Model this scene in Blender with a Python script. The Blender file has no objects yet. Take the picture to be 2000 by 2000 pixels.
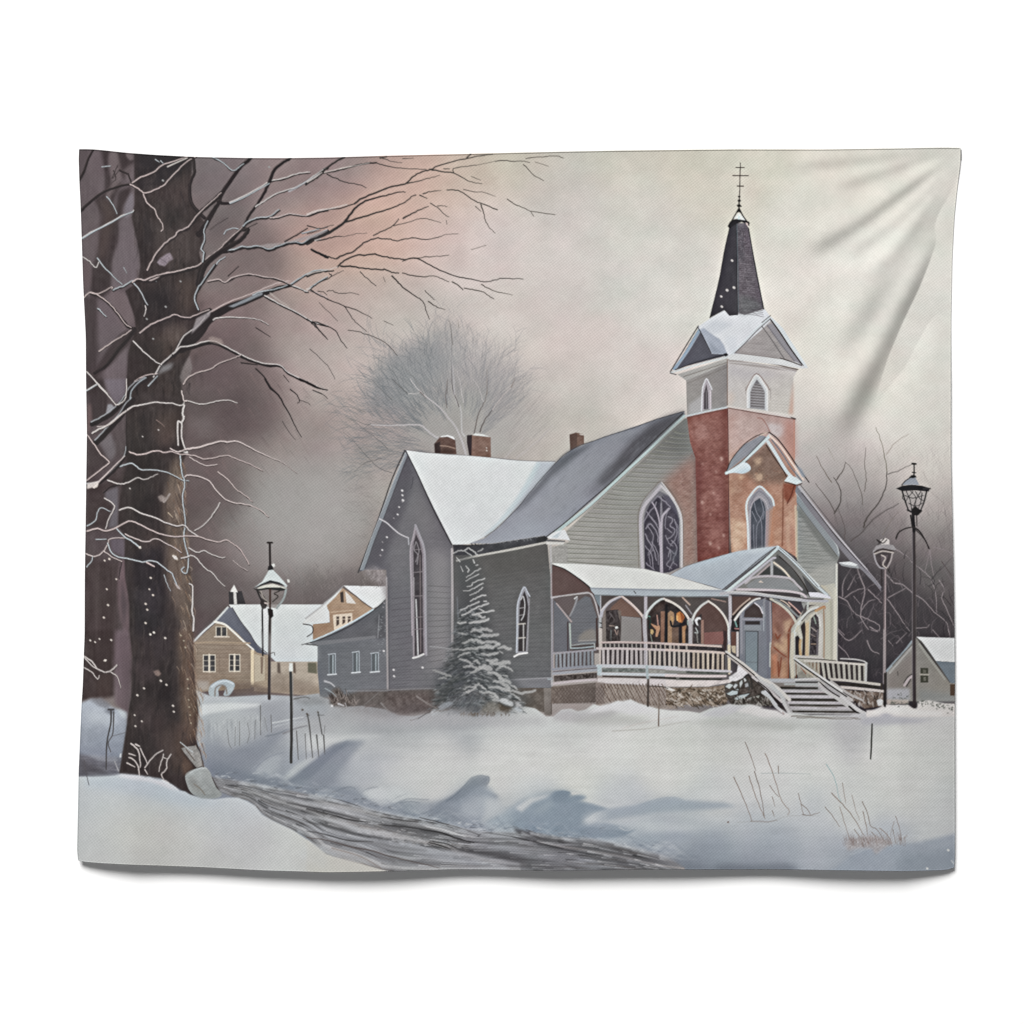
import numpy as np, math
X0,Y0,CW,CH=140,275,1752,1440
rng=np.random.RandomState(7)
IMG=np.zeros((CH,CW,3),np.float32)
TILES={'A1':(140,270),'A2':(600,270),'A3':(1050,270),'A4':(1400,270),
       'B1':(140,740),'B2':(600,740),'B3':(1050,740),'B4':(1400,740),
       'E1':(140,1200,1.932),'D1':(1070,1120,7.728),'D2':(1300,1120,7.728),'D3':(1480,1150,7.728),'D4':(840,1050,7.728),'D5':(820,1200,7.728),'D6':(1680,1200,9.66),
       'C1':(140,1230),'C2':(600,1230),'C3':(1050,1230),'C4':(1400,1230)}
Z=3.864
def pts(t,s):
    # print coordinates in millimetres of cloth, measured in local tiles
    if isinstance(s,str):
        s=[float(v) for v in s.replace(',',' ').split()]
    a=np.asarray(s,np.float64).reshape(-1,2)
    if t is None: return a-[X0,Y0]
    o=TILES[t]
    return a/(o[2] if len(o)>2 else Z)+[o[0]-X0,o[1]-Y0]
def box1(a,r,ax):
    if r<1: return a
    pad=[(0,0)]*a.ndim; pad[ax]=(r+1,r)
    c=np.cumsum(np.pad(a,pad,mode='edge'),axis=ax,dtype=np.float64)
    n=a.shape[ax]
    hi=np.take(c,np.arange(2*r+1,2*r+1+n),axis=ax); lo=np.take(c,np.arange(0,n),axis=ax)
    return ((hi-lo)/(2*r+1)).astype(np.float32)
def gblur(a,s):
    if s<=0: return a
    if s<1.2:
        k=np.array([-2,-1,0,1,2],np.float32); k=np.exp(-k*k/(2*s*s)); k/=k.sum()
        for ax in (0,1):
            pad=[(0,0)]*a.ndim; pad[ax]=(2,2); p=np.pad(a,pad,mode='edge'); n=a.shape[ax]
            a=sum(k[i]*np.take(p,np.arange(i,i+n),axis=ax) for i in range(5))
        return a
    r=max(1,int(round(s*1.0)))
    for _ in range(3):
        a=box1(box1(a,r,0),r,1)
    return a
def noise(sx,sy,seed,oct=1):
    r=np.random.RandomState(seed); out=np.zeros((CH,CW),np.float32); amp=1.;tot=0
    for o in range(oct):
        gx,gy=int(CW/sx)+4,int(CH/sy)+4
        g=r.uniform(-1,1,(gy,gx)).astype(np.float32)
        yy=np.arange(CH)/sy; xx=np.arange(CW)/sx
        yi=yy.astype(int);xi=xx.astype(int); fy=yy-yi;fx=xx-xi
        fy=(fy*fy*(3-2*fy))[:,None].astype(np.float32);fx=(fx*fx*(3-2*fx))[None,:].astype(np.float32)
        a=g[yi][:,xi];b=g[yi][:,xi+1];c=g[yi+1][:,xi];d=g[yi+1][:,xi+1]
        out+=amp*((a*(1-fx)+b*fx)*(1-fy)+(c*(1-fx)+d*fx)*fy); tot+=amp
        amp*=.6;sx/=2.;sy/=2.
    return out/tot
NF={'f':noise(3,3,1,1),'m':noise(9,9,2,2),'l':noise(40,40,3,3),'h':noise(22,3,4,2),'v':noise(4,34,5,2),'H':noise(90,9,6,3),'b':noise(7,4,8,1)}
def cov(P,pad=0):
    P=np.asarray(P)
    x0=int(max(0,math.floor(P[:,0].min())-pad-1));x1=int(min(CW,math.ceil(P[:,0].max())+pad+1))
    y0=int(max(0,math.floor(P[:,1].min())-pad-1));y1=int(min(CH,math.ceil(P[:,1].max())+pad+1))
    if x1<=x0 or y1<=y0: return None
    ss=3; n=(y1-y0)*ss
    ys=y0+(np.arange(n)+.5)/ss
    A=P;B=np.roll(P,-1,0)
    m=np.full((n,len(P)),1e6)
    for i in range(len(P)):
        ax,ay=A[i];bx,by=B[i]
        if ay==by: continue
        s=(ys>=min(ay,by))&(ys<max(ay,by))
        m[s,i]=ax+(ys[s]-ay)*(bx-ax)/(by-ay)
    m.sort(axis=1)
    xs=np.arange(x0,x1)[None,:]; c=np.zeros((n,x1-x0),np.float32)
    for k in range(0,len(P)-1,2):
        a=m[:,k:k+1];b=m[:,k+1:k+2]; ok=(b[:,0]<1e5)
        if not ok.any(): break
        c[ok]+=np.clip(np.minimum(xs+1,b[ok])-np.maximum(xs,a[ok]),0,1)
    return c.reshape(y1-y0,ss,-1).mean(1),x0,y0,x1,y1
def comp(mask,x0,y0,x1,y1,col,a):
    R=IMG[y0:y1,x0:x1]; m=(mask*a)[...,None]
    R+=m*(col-R)
def colour(c,x0,y0,x1,y1,c2,g,t,n):
    c=np.asarray(c,np.float32)
    if c2 is not None:
        q=pts(t,g); d=q[1]-q[0]; L=(d**2).sum()
        yy,xx=np.mgrid[y0:y1,x0:x1]
        f=np.clip(((xx-q[0][0])*d[0]+(yy-q[0][1])*d[1])/L,0,1)[...,None].astype(np.float32)
        col=c*(1-f)+np.asarray(c2,np.float32)*f
    else: col=np.broadcast_to(c,(y1-y0,x1-x0,3)).astype(np.float32)
    if n:
        col=col.copy()
        for k,am in n.items(): col+=am*NF[k][y0:y1,x0:x1,None]
    return col
def smooth(p,closed=False,k=5):
    p=np.asarray(p)
    if len(p)<3: return p
    q=np.vstack([p[-1:],p,p[:2]]) if closed else np.vstack([2*p[0]-p[1],p,2*p[-1]-p[-2]])
    out=[]
    t=np.arange(k)/k
    m=len(p) if closed else len(p)-1
    for i in range(m):
        a,b,c,d=q[i],q[i+1],q[i+2],q[i+3]
        for u in t: out.append(.5*((2*b)+(-a+c)*u+(2*a-5*b+4*c-d)*u*u+(-a+3*b-3*c+d)*u**3))
    if not closed: out.append(p[-1])
    return np.array(out)
def P(t,c,s,a=1.,bl=0.,c2=None,g=None,n=None,sm=False,nm=0):
    p=pts(t,s)
    if sm: p=smooth(p,True,4)
    r=cov(p,int(bl*3)+1)
    if r is None: return
    m,x0,y0,x1,y1=r
    if bl>0: m=gblur(m,bl)
    if nm: m=np.clip(m*(1+nm*NF['m'][y0:y1,x0:x1]+.5*nm*NF['f'][y0:y1,x0:x1]),0,1)
    comp(m,x0,y0,x1,y1,colour(c,x0,y0,x1,y1,c2,g,t,n),a)
def S(t,c,s,w0=2.,w1=None,a=1.,bl=0.,sm=True,off=(0,0),n=None,jit=0,mid=None):
    if w1 is None: w1=w0
    p=pts(t,s)+np.asarray(off)
    if sm and len(p)>2: p=smooth(p,False,4)
    if jit:
        p=p.copy(); p[1:-1]+=rng.normal(0,jit,p[1:-1].shape)
    L=np.r_[0,np.cumsum(np.hypot(*(p[1:]-p[:-1]).T))]; L=L/max(L[-1],1e-6)
    if mid is None: w=(w0+(w1-w0)*L)/2
    else: w=np.interp(L,[0,.5,1],[w0,mid,w1])/2
    fade=np.minimum(1,w/.5); w=np.maximum(w,.5)
    pad=max(w)+2+bl*3
    x0=int(max(0,p[:,0].min()-pad));x1=int(min(CW,p[:,0].max()+pad+1));y0=int(max(0,p[:,1].min()-pad));y1=int(min(CH,p[:,1].max()+pad+1))
    if x1<=x0 or y1<=y0: return
    M=np.zeros((y1-y0,x1-x0),np.float32)
    for i in range(len(p)-1):
        a_,b_=p[i],p[i+1]; pd=max(w[i],w[i+1])+1.5
        u0=int(max(x0,min(a_[0],b_[0])-pd));u1=int(min(x1,max(a_[0],b_[0])+pd+1.5));v0=int(max(y0,min(a_[1],b_[1])-pd));v1=int(min(y1,max(a_[1],b_[1])+pd+1.5))
        if u1<=u0 or v1<=v0: continue
        yy,xx=np.mgrid[v0:v1,u0:u1]; d=b_-a_; LL=max((d**2).sum(),1e-6)
        px=xx+.5-a_[0];py=yy+.5-a_[1]
        h=np.clip((px*d[0]+py*d[1])/LL,0,1)
        ds=np.hypot(px-d[0]*h,py-d[1]*h); rr=w[i]+(w[i+1]-w[i])*h
        mm=np.clip(rr-ds+.5,0,1)*(fade[i]+(fade[i+1]-fade[i])*h)
        V=M[v0-y0:v1-y0,u0-x0:u1-x0]; np.maximum(V,mm,out=V)
    if bl>0: M=gblur(M,bl)
    col=np.asarray(c,np.float32)
    if n: col=colour(c,x0,y0,x1,y1,None,None,None,n)
    comp(M,x0,y0,x1,y1,col,a)
DK=(52,47,48); HL=(186,176,176)
def BR(t,s,w0,w1,dark=DK,hl=HL,ha=.9,hw=1.5,off=(-.35,-.45),a=1.,jit=.35):
    # bare branch: dark body with a snow lit upper rim
    S(t,dark,s,w0,w1,a,jit=jit)
    if ha>0:
        o=(off[0]*max(w0,1.5)*.6,off[1]*max(w0,1.5)*.9)
        S(t,hl,s,min(hw*1.2,w0),min(hw,w1)*.8,ha*a,off=o,jit=jit)
def LN(t,c,q0,q1,n,w=1.,a=1.,jit=.4,bl=0,gam=1.):
    A=pts(t,q0);B=pts(t,q1)
    for i in range(n):
        f=(i/(n-1.))**gam if n>1 else 0; p=A*(1-f)+B*f
        q=p+rng.normal(0,jit,p.shape)
        S(None,c,(q+[X0,Y0]).ravel(),w,w*.8,a*rng.uniform(.6,1),bl=bl,sm=False)
def field(cp,sig,mask_y=None):
    # smooth colour wash through measured paint colours
    st=8; ys=np.arange(0,CH+st,st);xs=np.arange(0,CW+st,st)
    yy,xx=np.meshgrid(ys+Y0,xs+X0,indexing='ij')
    num=np.zeros(yy.shape+(3,));den=np.zeros(yy.shape)
    for (x,y,r,g,b) in cp:
        d2=((xx-x)**2+(yy-y)**2)/sig**2
        w=np.exp(-d2/2)+1e-4/(1+d2)**2
        num+=w[...,None]*np.array([r,g,b]);den+=w
    f=num/den[...,None]
    yi=np.arange(CH)/st;xi=np.arange(CW)/st;y_=yi.astype(int);x_=xi.astype(int);fy=(yi-y_)[:,None,None];fx=(xi-x_)[None,:,None]
    return ((f[y_][:,x_]*(1-fx)+f[y_][:,x_+1]*fx)*(1-fy)+(f[y_+1][:,x_]*(1-fx)+f[y_+1][:,x_+1]*fx)*fy).astype(np.float32)
def dots(t,s,c=(205,195,190),r=1.6):
    for x,y in pts(t,s)+[X0,Y0]: S(None,c,[x-.5,y,x+.5,y+.6],r*2*rng.uniform(.8,1.15),a=.9,bl=.4,sm=False)
# ---------------------------------------------------------------- sky wash
SKY=[(420,330,116,107,109),(425,425,112,102,102),(580,309,140,124,124),(554,386,138,124,124),(619,425,172,148,141),(502,529,124,111,110),
(632,542,175,155,146),(476,658,127,113,112),(399,697,100,88,88),(580,658,160,146,143),(632,736,176,162,157),(476,749,113,100,100),
(626,322,140,124,124),(678,342,139,125,126),(781,342,178,152,144),(729,399,192,165,152),(768,425,197,171,159),(716,508,190,162,149),(660,470,180,150,140),
(833,361,200,176,163),(910,348,195,180,168),(1014,335,198,192,176),(1066,348,196,191,183),(859,451,199,180,175),(962,451,203,193,190),
(1066,399,203,195,192),(1066,503,205,199,194),(755,581,192,182,176),(703,555,188,176,170),(652,600,168,153,149),(626,710,172,160,157),
(678,697,188,178,173),(988,606,201,193,188),(1066,606,203,196,191),(1079,710,196,190,184),(800,640,190,183,178),(950,540,202,192,188),
(1128,399,200,197,192),(1257,425,206,203,196),(1205,322,200,198,186),(1360,335,208,203,190),(1386,399,213,208,197),(1335,477,213,211,205),
(1179,580,201,198,193),(1102,606,203,194,190),(1283,606,212,210,204),(1205,710,205,199,195),(1102,736,200,195,190),(1309,736,209,201,197),
(1478,309,216,212,199),(1633,309,218,213,203),(1736,335,220,217,208),(1581,425,221,219,210),(1659,503,220,218,211),(1555,555,222,218,211),
(1840,658,220,219,212),(1607,710,219,216,208),(1750,560,221,219,212),(1850,400,222,220,212),(1700,740,220,217,209),(1850,800,218,216,209),
(1581,792,213,208,202),(1581,850,206,200,195),(1814,830,215,213,205),(1581,915,170,163,163),(1659,905,190,184,181),(1736,895,204,199,194),
(1814,921,206,201,195),(1633,973,138,131,132),(1736,999,150,142,142),(1840,999,184,176,173),(1685,1050,110,103,105),(1840,1063,134,126,126),
(1736,1128,89,83,85),(1840,1128,104,97,98),(1736,1200,80,75,78),(1659,1180,70,66,70),(1850,1200,92,86,88),(1600,1100,80,76,80),(1680,1290,64,60,64),
(399,818,96,86,86),(476,843,116,104,103),(554,818,140,127,125),(606,818,164,153,150),(502,947,120,113,111),(580,973,156,153,151),(540,1040,148,144,143),(560,1080,142,137,136),(620,1060,150,146,144),(600,1010,156,153,151),(640,1000,160,157,155),(500,1000,138,132,131),(530,990,150,146,144),
(606,1050,148,144,142),(399,999,90,79,78),(450,960,104,93,92),(476,1025,124,117,117),(399,1128,80,69,70),(450,1128,103,93,93),(528,1025,144,140,138),(580,1115,128,121,120),
(540,1150,112,104,104),(540,960,144,139,136),(600,960,154,150,147),(500,1060,128,121,119),(570,1130,122,115,114),(650,1080,140,134,131),(560,920,138,131,128),(626,818,172,160,156),(626,869,163,148,147),(626,973,156,149,146),(652,1038,152,147,143),(626,1110,120,113,112),(678,947,166,160,155),(690,1080,135,129,127),
(988,818,174,169,164),(1066,818,192,186,180),(936,843,165,161,157),(1128,792,196,190,183),(1231,770,207,199,193),(1128,850,190,183,177),(1000,870,180,175,170),
(560,860,135,124,121),(540,900,128,121,118),(600,900,158,148,146),(640,1150,112,106,105),(430,880,96,85,86),(400,760,90,80,81),(440,700,104,92,94),(600,860,158,148,145),(640,930,160,154,152),(560,840,142,131,129)]
IMG[:]=field(SKY,46)
IMG+=noise(120,80,31,3)[...,None]*np.array([9,8,8.])+noise(70,46,33,3)[...,None]*np.array([2,-1.5,-1.])+NF['l'][...,None]*np.array([6,5.5,5.5])+NF['m'][...,None]*1.5
# washes in the mauve sky behind the big tree
for (x,y,rx,ry,c,a) in [(560,350,60,30,(128,112,112),.5),(600,440,60,26,(180,156,148),.35),(700,505,60,18,(202,166,150),.45),(740,405,80,16,(204,172,156),.35),(690,455,50,14,(168,146,140),.4),(800,450,60,14,(188,170,162),.3),(500,480,60,30,(112,100,100),.35),
     (555,640,40,50,(150,136,133),.3),(470,700,60,70,(98,86,86),.35),(450,790,70,60,(95,84,84),.35),(530,770,40,60,(120,105,104),.3),(640,480,50,20,(150,125,120),.3),(1130,660,80,60,(206,192,188),.4),(1100,560,50,80,(206,196,194),.4)]:
    th=np.linspace(0,2*np.pi,14)[:-1]
    P(None,c,np.c_[x+rx*np.cos(th),y+ry*np.sin(th)].ravel(),a,bl=18)
# directional brush streaks fanning away from the tree
for i in range(420):
    x=rng.uniform(400,1000);y=rng.uniform(320,1080)
    an=math.atan2(y-760,x-250)+rng.normal(0,.12); L=rng.uniform(15,60)
    base=IMG[int(min(max(y-Y0,0),CH-1)),int(x-X0)]
    S(None,base+rng.uniform(-9,9),[x,y,x+L*math.cos(an),y+L*math.sin(an)],rng.uniform(1.5,6),.5,.35,bl=1.5)
for i in range(260):   # rosy streaks along the edge of the dark mass
    x=rng.uniform(400,600);y=rng.uniform(720,1120); L=rng.uniform(10,40)
    S(None,[(150,126,124),(84,74,75),(128,108,108),(132,124,124)][rng.randint(4)],[x,y,x+L*.6,y+L*rng.uniform(.3,1.2)],rng.uniform(1,3),.5,.22,bl=.8)
P('B1',(74,64,66),'1250 60 1400 60 1560 200 1600 330 1560 420 1400 470 1200 450 1080 300 1150 150',.4,bl=16); P('B1',(84,72,74),'1000 700 1250 700 1330 900 1200 1080 1000 1050',.35,bl=14); P('B1',(128,124,124),'880 300 1050 280 1100 380 1000 440 900 400',.3,bl=10)
P('A1',(96,84,86),'900 1650 1200 1650 1250 1800 1100 1932 900 1932',.4,bl=12); P('A1',(96,88,90),'1000 700 1100 600 1200 560 1150 680 1060 760',.3,bl=6)
P('B1',(158,156,155),'1400 820 1750 700 2150 800 2150 1300 1700 1420 1400 1350 1350 1100',.55,bl=24)
P(None,(163,160,158),'500 930 540 900 620 880 690 900 700 1000 680 1080 600 1110 530 1080 490 1010',.5,bl=24)
P('B1',(140,134,133),'1250 1150 1500 1200 1700 1400 1500 1520 1250 1450 1180 1300',.4,bl=18)
# ---------------------------------------------------------------- round bare tree behind the church
P(None,(134,136,140),'735 830 730 770 745 735 775 700 810 682 850 665 885 650 915 655 945 680 985 705 1020 730 1045 775 1045 830 1000 885 900 900 780 900',.2,bl=28)
P(None,(126,130,135),'712 800 722 735 758 698 805 672 850 650 880 640 905 660 900 720 870 790 800 830',.28,bl=11,nm=.7)
P(None,(124,129,134),'720 800 728 740 765 695 815 672 860 660 880 700 860 740 820 770 790 800',.5,bl=13)
P(None,(150,150,153),'880 640 960 680 1010 720 1000 800 930 800 890 740',.3,bl=18)
cx,cy=900,885
for i in range(2000):
    an=rng.uniform(math.pi*.93,math.pi*1.78); 
    R=265 if an<math.pi*1.45 else 265-(an-math.pi*1.45)*60
    R*= (1+.07*math.sin(an*11+1)+.05*math.sin(an*23+2))*rng.uniform(.88,1.1)*(0.80+.2*math.sin(min(1,(an-math.pi*.93)/(math.pi*.25))*math.pi/2))
    r1=R*rng.uniform(.45,1.05); r0=r1-rng.uniform(14,42); b=rng.normal(0,.06)
    left=an<math.pi*1.42
    c=(112,116,120) if left else (136,136,139)
    S(None,np.array(c)+rng.uniform(-12,12),[cx+r0*math.cos(an),cy+r0*math.sin(an),cx+(r0+r1)/2*math.cos(an+b*.4),cy+(r0+r1)/2*math.sin(an+b*.4),cx+r1*math.cos(an+b),cy+r1*math.sin(an+b)],1.4,.5,.32 if left else .27)
for i in range(300):     # fine drooping twigs left of the crown
    x=rng.uniform(662,760);y=rng.uniform(770,1050)
    if x>800-abs(y-850)*.4: continue
    an=math.pi+rng.normal(0,.5)+(y-850)*.001
    L=rng.uniform(8,30)
    S(None,(128,124,122),[x+L,y-L*math.sin(an)*.6,x+L*.4,y+rng.normal(0,3),x,y+rng.normal(0,5)],1.1,.4,.3)
for i in range(60):
    x=rng.uniform(1000,1085);y=rng.uniform(770,850)
    S(None,(150,147,145),[x-18,y+22,x,y,x+12,y-16],1.1,.4,.3)
for s,w,c in [('1000 455 930 410 850 350 740 348 620 352 480 345',3.4,(158,155,156)),('1200 575 1145 410 1080 310 1000 215 850 95 780 0',3.6,(160,157,158)),('850 95 900 150',1.6,(110,100,98)),('1185 430 1165 380 1160 220 1130 180 1090 0',3.2,(160,158,158)),('1145 210 1110 110 1085 0',1.8,(118,112,112)),
    ('1260 410 1300 250 1340 170 1358 95',2.2,(120,112,110)),('1305 400 1340 310 1400 235',2.4,(108,100,98)),('1400 235 1450 160 1570 30',1.8,(160,154,152)),('1490 600 1560 520 1630 440',3,(160,156,154)),('1580 600 1700 500 1780 430 1850 350',3,(163,158,156)),
    ('1055 220 1045 130 1060 0',1.4,(125,118,116)),('760 115 700 60 640 0',1.5,(100,98,98)),('760 115 830 110 860 90',1.5,(165,162,162)),('640 160 540 60 480 0',1.2,(112,114,116)),('480 340 440 345 330 300',1.3,(120,118,118)),('640 710 540 670 430 560 350 470 270 400',1.2,(112,110,110)),('560 600 430 640 350 710',1.2,(112,110,110)),
    ('610 530 500 430 380 340 290 280',1.1,(118,116,116)),('440 250 330 215 200 200 110 130',1.0,(135,130,128)),('1180 180 1160 60 1130 -60',1.2,(168,164,164)),('1330 170 1300 80 1250 0',1.1,(165,160,160))]:
    S('B2',np.minimum(np.array(c)*(1.12 if c[0]>145 else .95),205),s,w*1.15,w*.45,.95,jit=.4)
for s,w,c in [('1105 1932 1090 1780 1090 1600 1085 1400',1.6,(110,108,110)),('1110 1932 1100 1750 1085 1600',2.6,(172,170,172)),('1055 1932 1060 1820',1.5,(100,96,96)),('1358 1932 1358 1740',1.4,(135,126,120)),('1540 1880 1570 1810',2,(135,125,120)),('880 1932 820 1830 740 1740',1.3,(120,118,118)),('760 1932 700 1860 640 1750 490 1635',1.2,(112,116,118)),('1100 1560 1080 1420 1070 1370',1.2,(120,116,112)),('1145 1430 1137 1370',1.1,(130,126,120))]:
    S('A2',c,s,w,w*.4,.8,jit=.4)
# dim woods low on the horizon behind the houses
P('B2',(112,105,104),'0 1420 90 1500 250 1470 400 1430 480 1490 600 1500 600 1720 0 1720',.7,bl=7)
P('B1',(104,96,96),'950 1400 1200 1480 1500 1560 1932 1560 1932 1720 950 1720',.5,bl=9)
for i in range(160):
    x=rng.uniform(560,760);y=rng.uniform(1105,1180); 
    S(None,(100,94,94) if rng.rand()<.6 else (150,142,140),[x,y,x+rng.normal(0,4),y-rng.uniform(4,14)],1.2,.4,.4)
# right hand thicket
P('B4',(58,55,59),'905 1400 1100 1420 1250 1500 1500 1600 1800 1750 1800 2400 880 2400',.65,bl=14)
for i in range(900):
    x=rng.uniform(1630,1880);y=rng.uniform(880,1330); L=rng.uniform(12,45); an=rng.uniform(-2.2,-.9)
    S(None,(96,89,91) if y>1000 else (165,158,156),[x,y,x+L*math.cos(an),y+L*math.sin(an)],1.2,.4,.22)
tw=[('1545 300 1545 300',0)]
for s,w,c in [('890 1010 830 900 745 790',1.8,(92,84,82)),('865 780 800 680 750 580',1.6,(110,100,92)),('885 1015 935 920 925 820 880 745',2.6,(78,72,70)),('905 760 950 690 972 628',2.2,(88,80,76)),('890 1010 890 1090',1.5,(110,102,102)),('965 1210 960 1110 915 980',1.7,(96,88,88)),
    ('1100 950 1090 870 1020 690 972 632',1.7,(110,103,100)),('1112 850 1125 760 1115 650 1125 520',1.7,(115,108,104)),('1105 1120 1130 1050 1215 940 1270 830 1283 700',3.2,(84,78,76)),('1283 700 1270 600 1245 480 1205 365',1.7,(125,120,108)),('1290 720 1380 690 1480 640',1.8,(105,100,98)),
    ('1010 1225 1100 1150 1200 1040 1370 940',2.8,(92,86,86)),('1250 1180 1300 1090 1370 1000',1.5,(120,112,108)),('1280 570 1350 480 1450 415',1.3,(150,140,132)),('1350 1210 1380 1150 1480 1120',2.2,(60,56,56)),('1480 1120 1560 1200 1610 1290',2.8,(72,68,68)),
    ('1700 1380 1780 1490',1.6,(84,74,74)),('840 520 890 620',1.2,(160,154,146)),('1700 1000 1780 1080',1,(150,142,140)),('1560 700 1640 870',1,(178,170,166))]:
    S('B4',c,s,w,w*.5,.95,jit=.5)
LB=(140,131,134)
for s,w in [('1340 1280 1420 1330 1490 1400 1560 1450 1620 1520 1650 1620 1660 1760',2.6),('1610 1290 1620 1400 1640 1490',2.2),('1610 1290 1570 1460',1.8),('1640 1270 1720 1290 1790 1330',1.8),('1280 1480 1340 1540 1400 1550 1480 1620 1560 1670 1640 1760 1730 1830 1760 1932',2.6),
    ('1680 1520 1722 1590 1700 1650 1740 1740 1790 1860',2.6),('1280 1660 1340 1740 1400 1830 1450 1900',2.2),('1290 1650 1420 1580',2),('1140 1590 1190 1640 1240 1690',2.6),('1050 1400 1080 1500 1115 1600 1090 1700 1085 1800 1140 1890',2.8),('965 1650 1040 1600 1110 1575',2),
    ('945 1640 950 1540 1010 1430',2.2),('910 1640 980 1680 1020 1750 1085 1800',2.4),('985 1590 1040 1490 1070 1470',1.8),('1090 1740 1140 1680 1190 1665',1.8),('1085 1790 1150 1820 1220 1860 1215 1900 1160 1875',2.2),('1150 1870 1210 1905',2),('1500 1880 1580 1875 1605 1855',1.8),
    ('1130 1440 1180 1510 1230 1590',3.2),('905 1880 960 1932',2),('960 1660 900 1640',1.8),('1030 1640 1080 1700',1.5)]:
    S('B4',LB,s,w,w*.6,.85,jit=.4); 
for s,w in [('905 0 990 80 1090 0',2.4),('1130 80 1160 150 1220 180',2.6),('905 110 970 170 1000 225',2.2),('1290 80 1325 120',1.6),('1350 100 1430 20',1.8),('1160 0 1210 15',1.6),('1630 0 1700 80 1740 180 1800 250',1.8),('1750 0 1780 120',1.5)]:
    S('C4',LB,s,w,w*.6,.8,jit=.4)

for i in range(150):   # layered undergrowth
    x=rng.uniform(1636,1875);y=rng.uniform(1080,1325);a_=rng.uniform(-2.6,-.5);L=rng.uniform(14,50);b_=a_+rng.normal(0,.7)
    p=[x,y,x+L*.5*math.cos(a_),y+L*.5*math.sin(a_),x+L*.5*math.cos(a_)+L*.5*math.cos(b_),y+L*.5*math.sin(a_)+L*.5*math.sin(b_)]
    S(None,[(118,110,114),(48,44,48),(96,88,92)][rng.randint(3)],p,rng.uniform(1.2,2.6),.7,.5,jit=.3)
# ================================================================ far houses, left
W8=(208,210,210)
P('C1',(206,209,209),'1188 -192 1932 -192 1932 240 1545 240 1480 180 1390 130 1300 -20',c2=(196,202,204),g='1500 -190 1500 230',n={'m':4})
P('C1',(170,160,148),'1440 238 1875 238 1875 500 1380 460 1380 300',n={'h':7,'m':6})
for x0,x1,c in [(1555,1575,(90,80,74)),(1675,1690,(92,80,72)),(1785,1850,(92,92,80))]:
    P('C1',c,[x0,245,x1,245,x1+5,330,x0,320],.8,bl=.8)
P('C1',(120,106,96),'1550 320 1932 440 1932 500 1380 480 1390 420',.5,bl=4,n={'m':10})
P('C1',(156,142,126),'1360 130 1490 190 1490 440 1360 430',n={'h':8})
P('C1',(196,188,170),'1380 180 1460 205 1460 380 1385 390',.55)
P('C1',(208,194,170),'1352 150 1378 150 1378 415 1352 415')
P('C1',(120,104,92),'1428 200 1450 205 1445 330 1430 330',.8)
P('C1',(140,127,114),'1180 -130 920 100 930 470 1355 440 1355 150 1250 10',n={'h':8,'m':6})
LN('C1',(116,98,86),'940 110 1350 120','935 430 1350 425',11,1.,.6)
LN('C1',(176,158,140),'940 100 1350 112','935 400 1350 395',6,1.,.5)
P('C1',(112,114,124),'1176 -175 1215 -165 1280 -60 1345 25 1405 120 1480 190 1400 170 1340 110 1250 20 1190 -25 1080 -60 1120 -110',c2=(96,98,108),g='1100 -100 1400 150',n={'m':5})
S('C1',(198,200,200),'920 92 1000 10 1090 -70 1180 -170',3.4)
S('C1',(96,90,90),'915 80 1000 -12 1100 -100 1176 -178',1.6)
S('C1',(214,212,206),'1082 -62 1160 -40 1230 20 1300 85 1375 148',4.2,3)
S('C1',(84,82,86),'1215 -168 1280 -62 1345 22 1400 110 1480 175',1.6)
S('C1',(160,144,126),'930 100 1060 92 1350 100',2.4)
def win(t,x0,y0,x1,y1,nx,ny,fr=(206,198,184),gl=(78,76,76),fw=1.6,bw=1.1):
    P(t,fr,[x0-6,y0-6,x1+6,y0-6,x1+6,y1+8,x0-6,y1+8]); P(t,gl,[x0,y0,x1,y0,x1,y1,x0,y1],n={'m':14})
    for i in range(1,nx): S(t,fr,[x0+(x1-x0)*i/nx,y0,x0+(x1-x0)*i/nx,y1],fw,sm=False)
    for j in range(1,ny): S(t,fr,[x0,y0+(y1-y0)*j/ny,x1,y0+(y1-y0)*j/ny],bw,a=.8,sm=False)
win('C1',1000,192,1084,310,2,3); win('C1',1196,188,1270,308,2,3); S('C1',(206,198,184),'1042 185 1042 315',3.5,a=.9);S('C1',(206,198,184),'1232 185 1232 312',3.5,a=.9)
win('C1',1096,-20,1170,45,2,1); S('C1',(120,105,94),'1118 190 1118 320',2,a=.5)
S('C1',(200,190,178),'1080 52 1190 52',2.4)
P('C1',(112,98,90),'1230 400 1350 395 1500 440 1500 470 1230 480',.6,bl=2,n={'m':10})
# chimney of that house
P('B1',(66,64,66),'1188 1605 1285 1600 1316 1700 1190 1702'); P('B1',(190,188,186),'1222 1600 1242 1600 1250 1700 1228 1700'); P('B1',(206,204,202),'1198 1606 1228 1552 1256 1610')
S('B1',(112,106,108),'1250 1540 1330 1640 1400 1700',2,a=.5); S('B1',(104,98,98),'1190 1460 1140 1560 1185 1610',2,a=.4)
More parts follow.
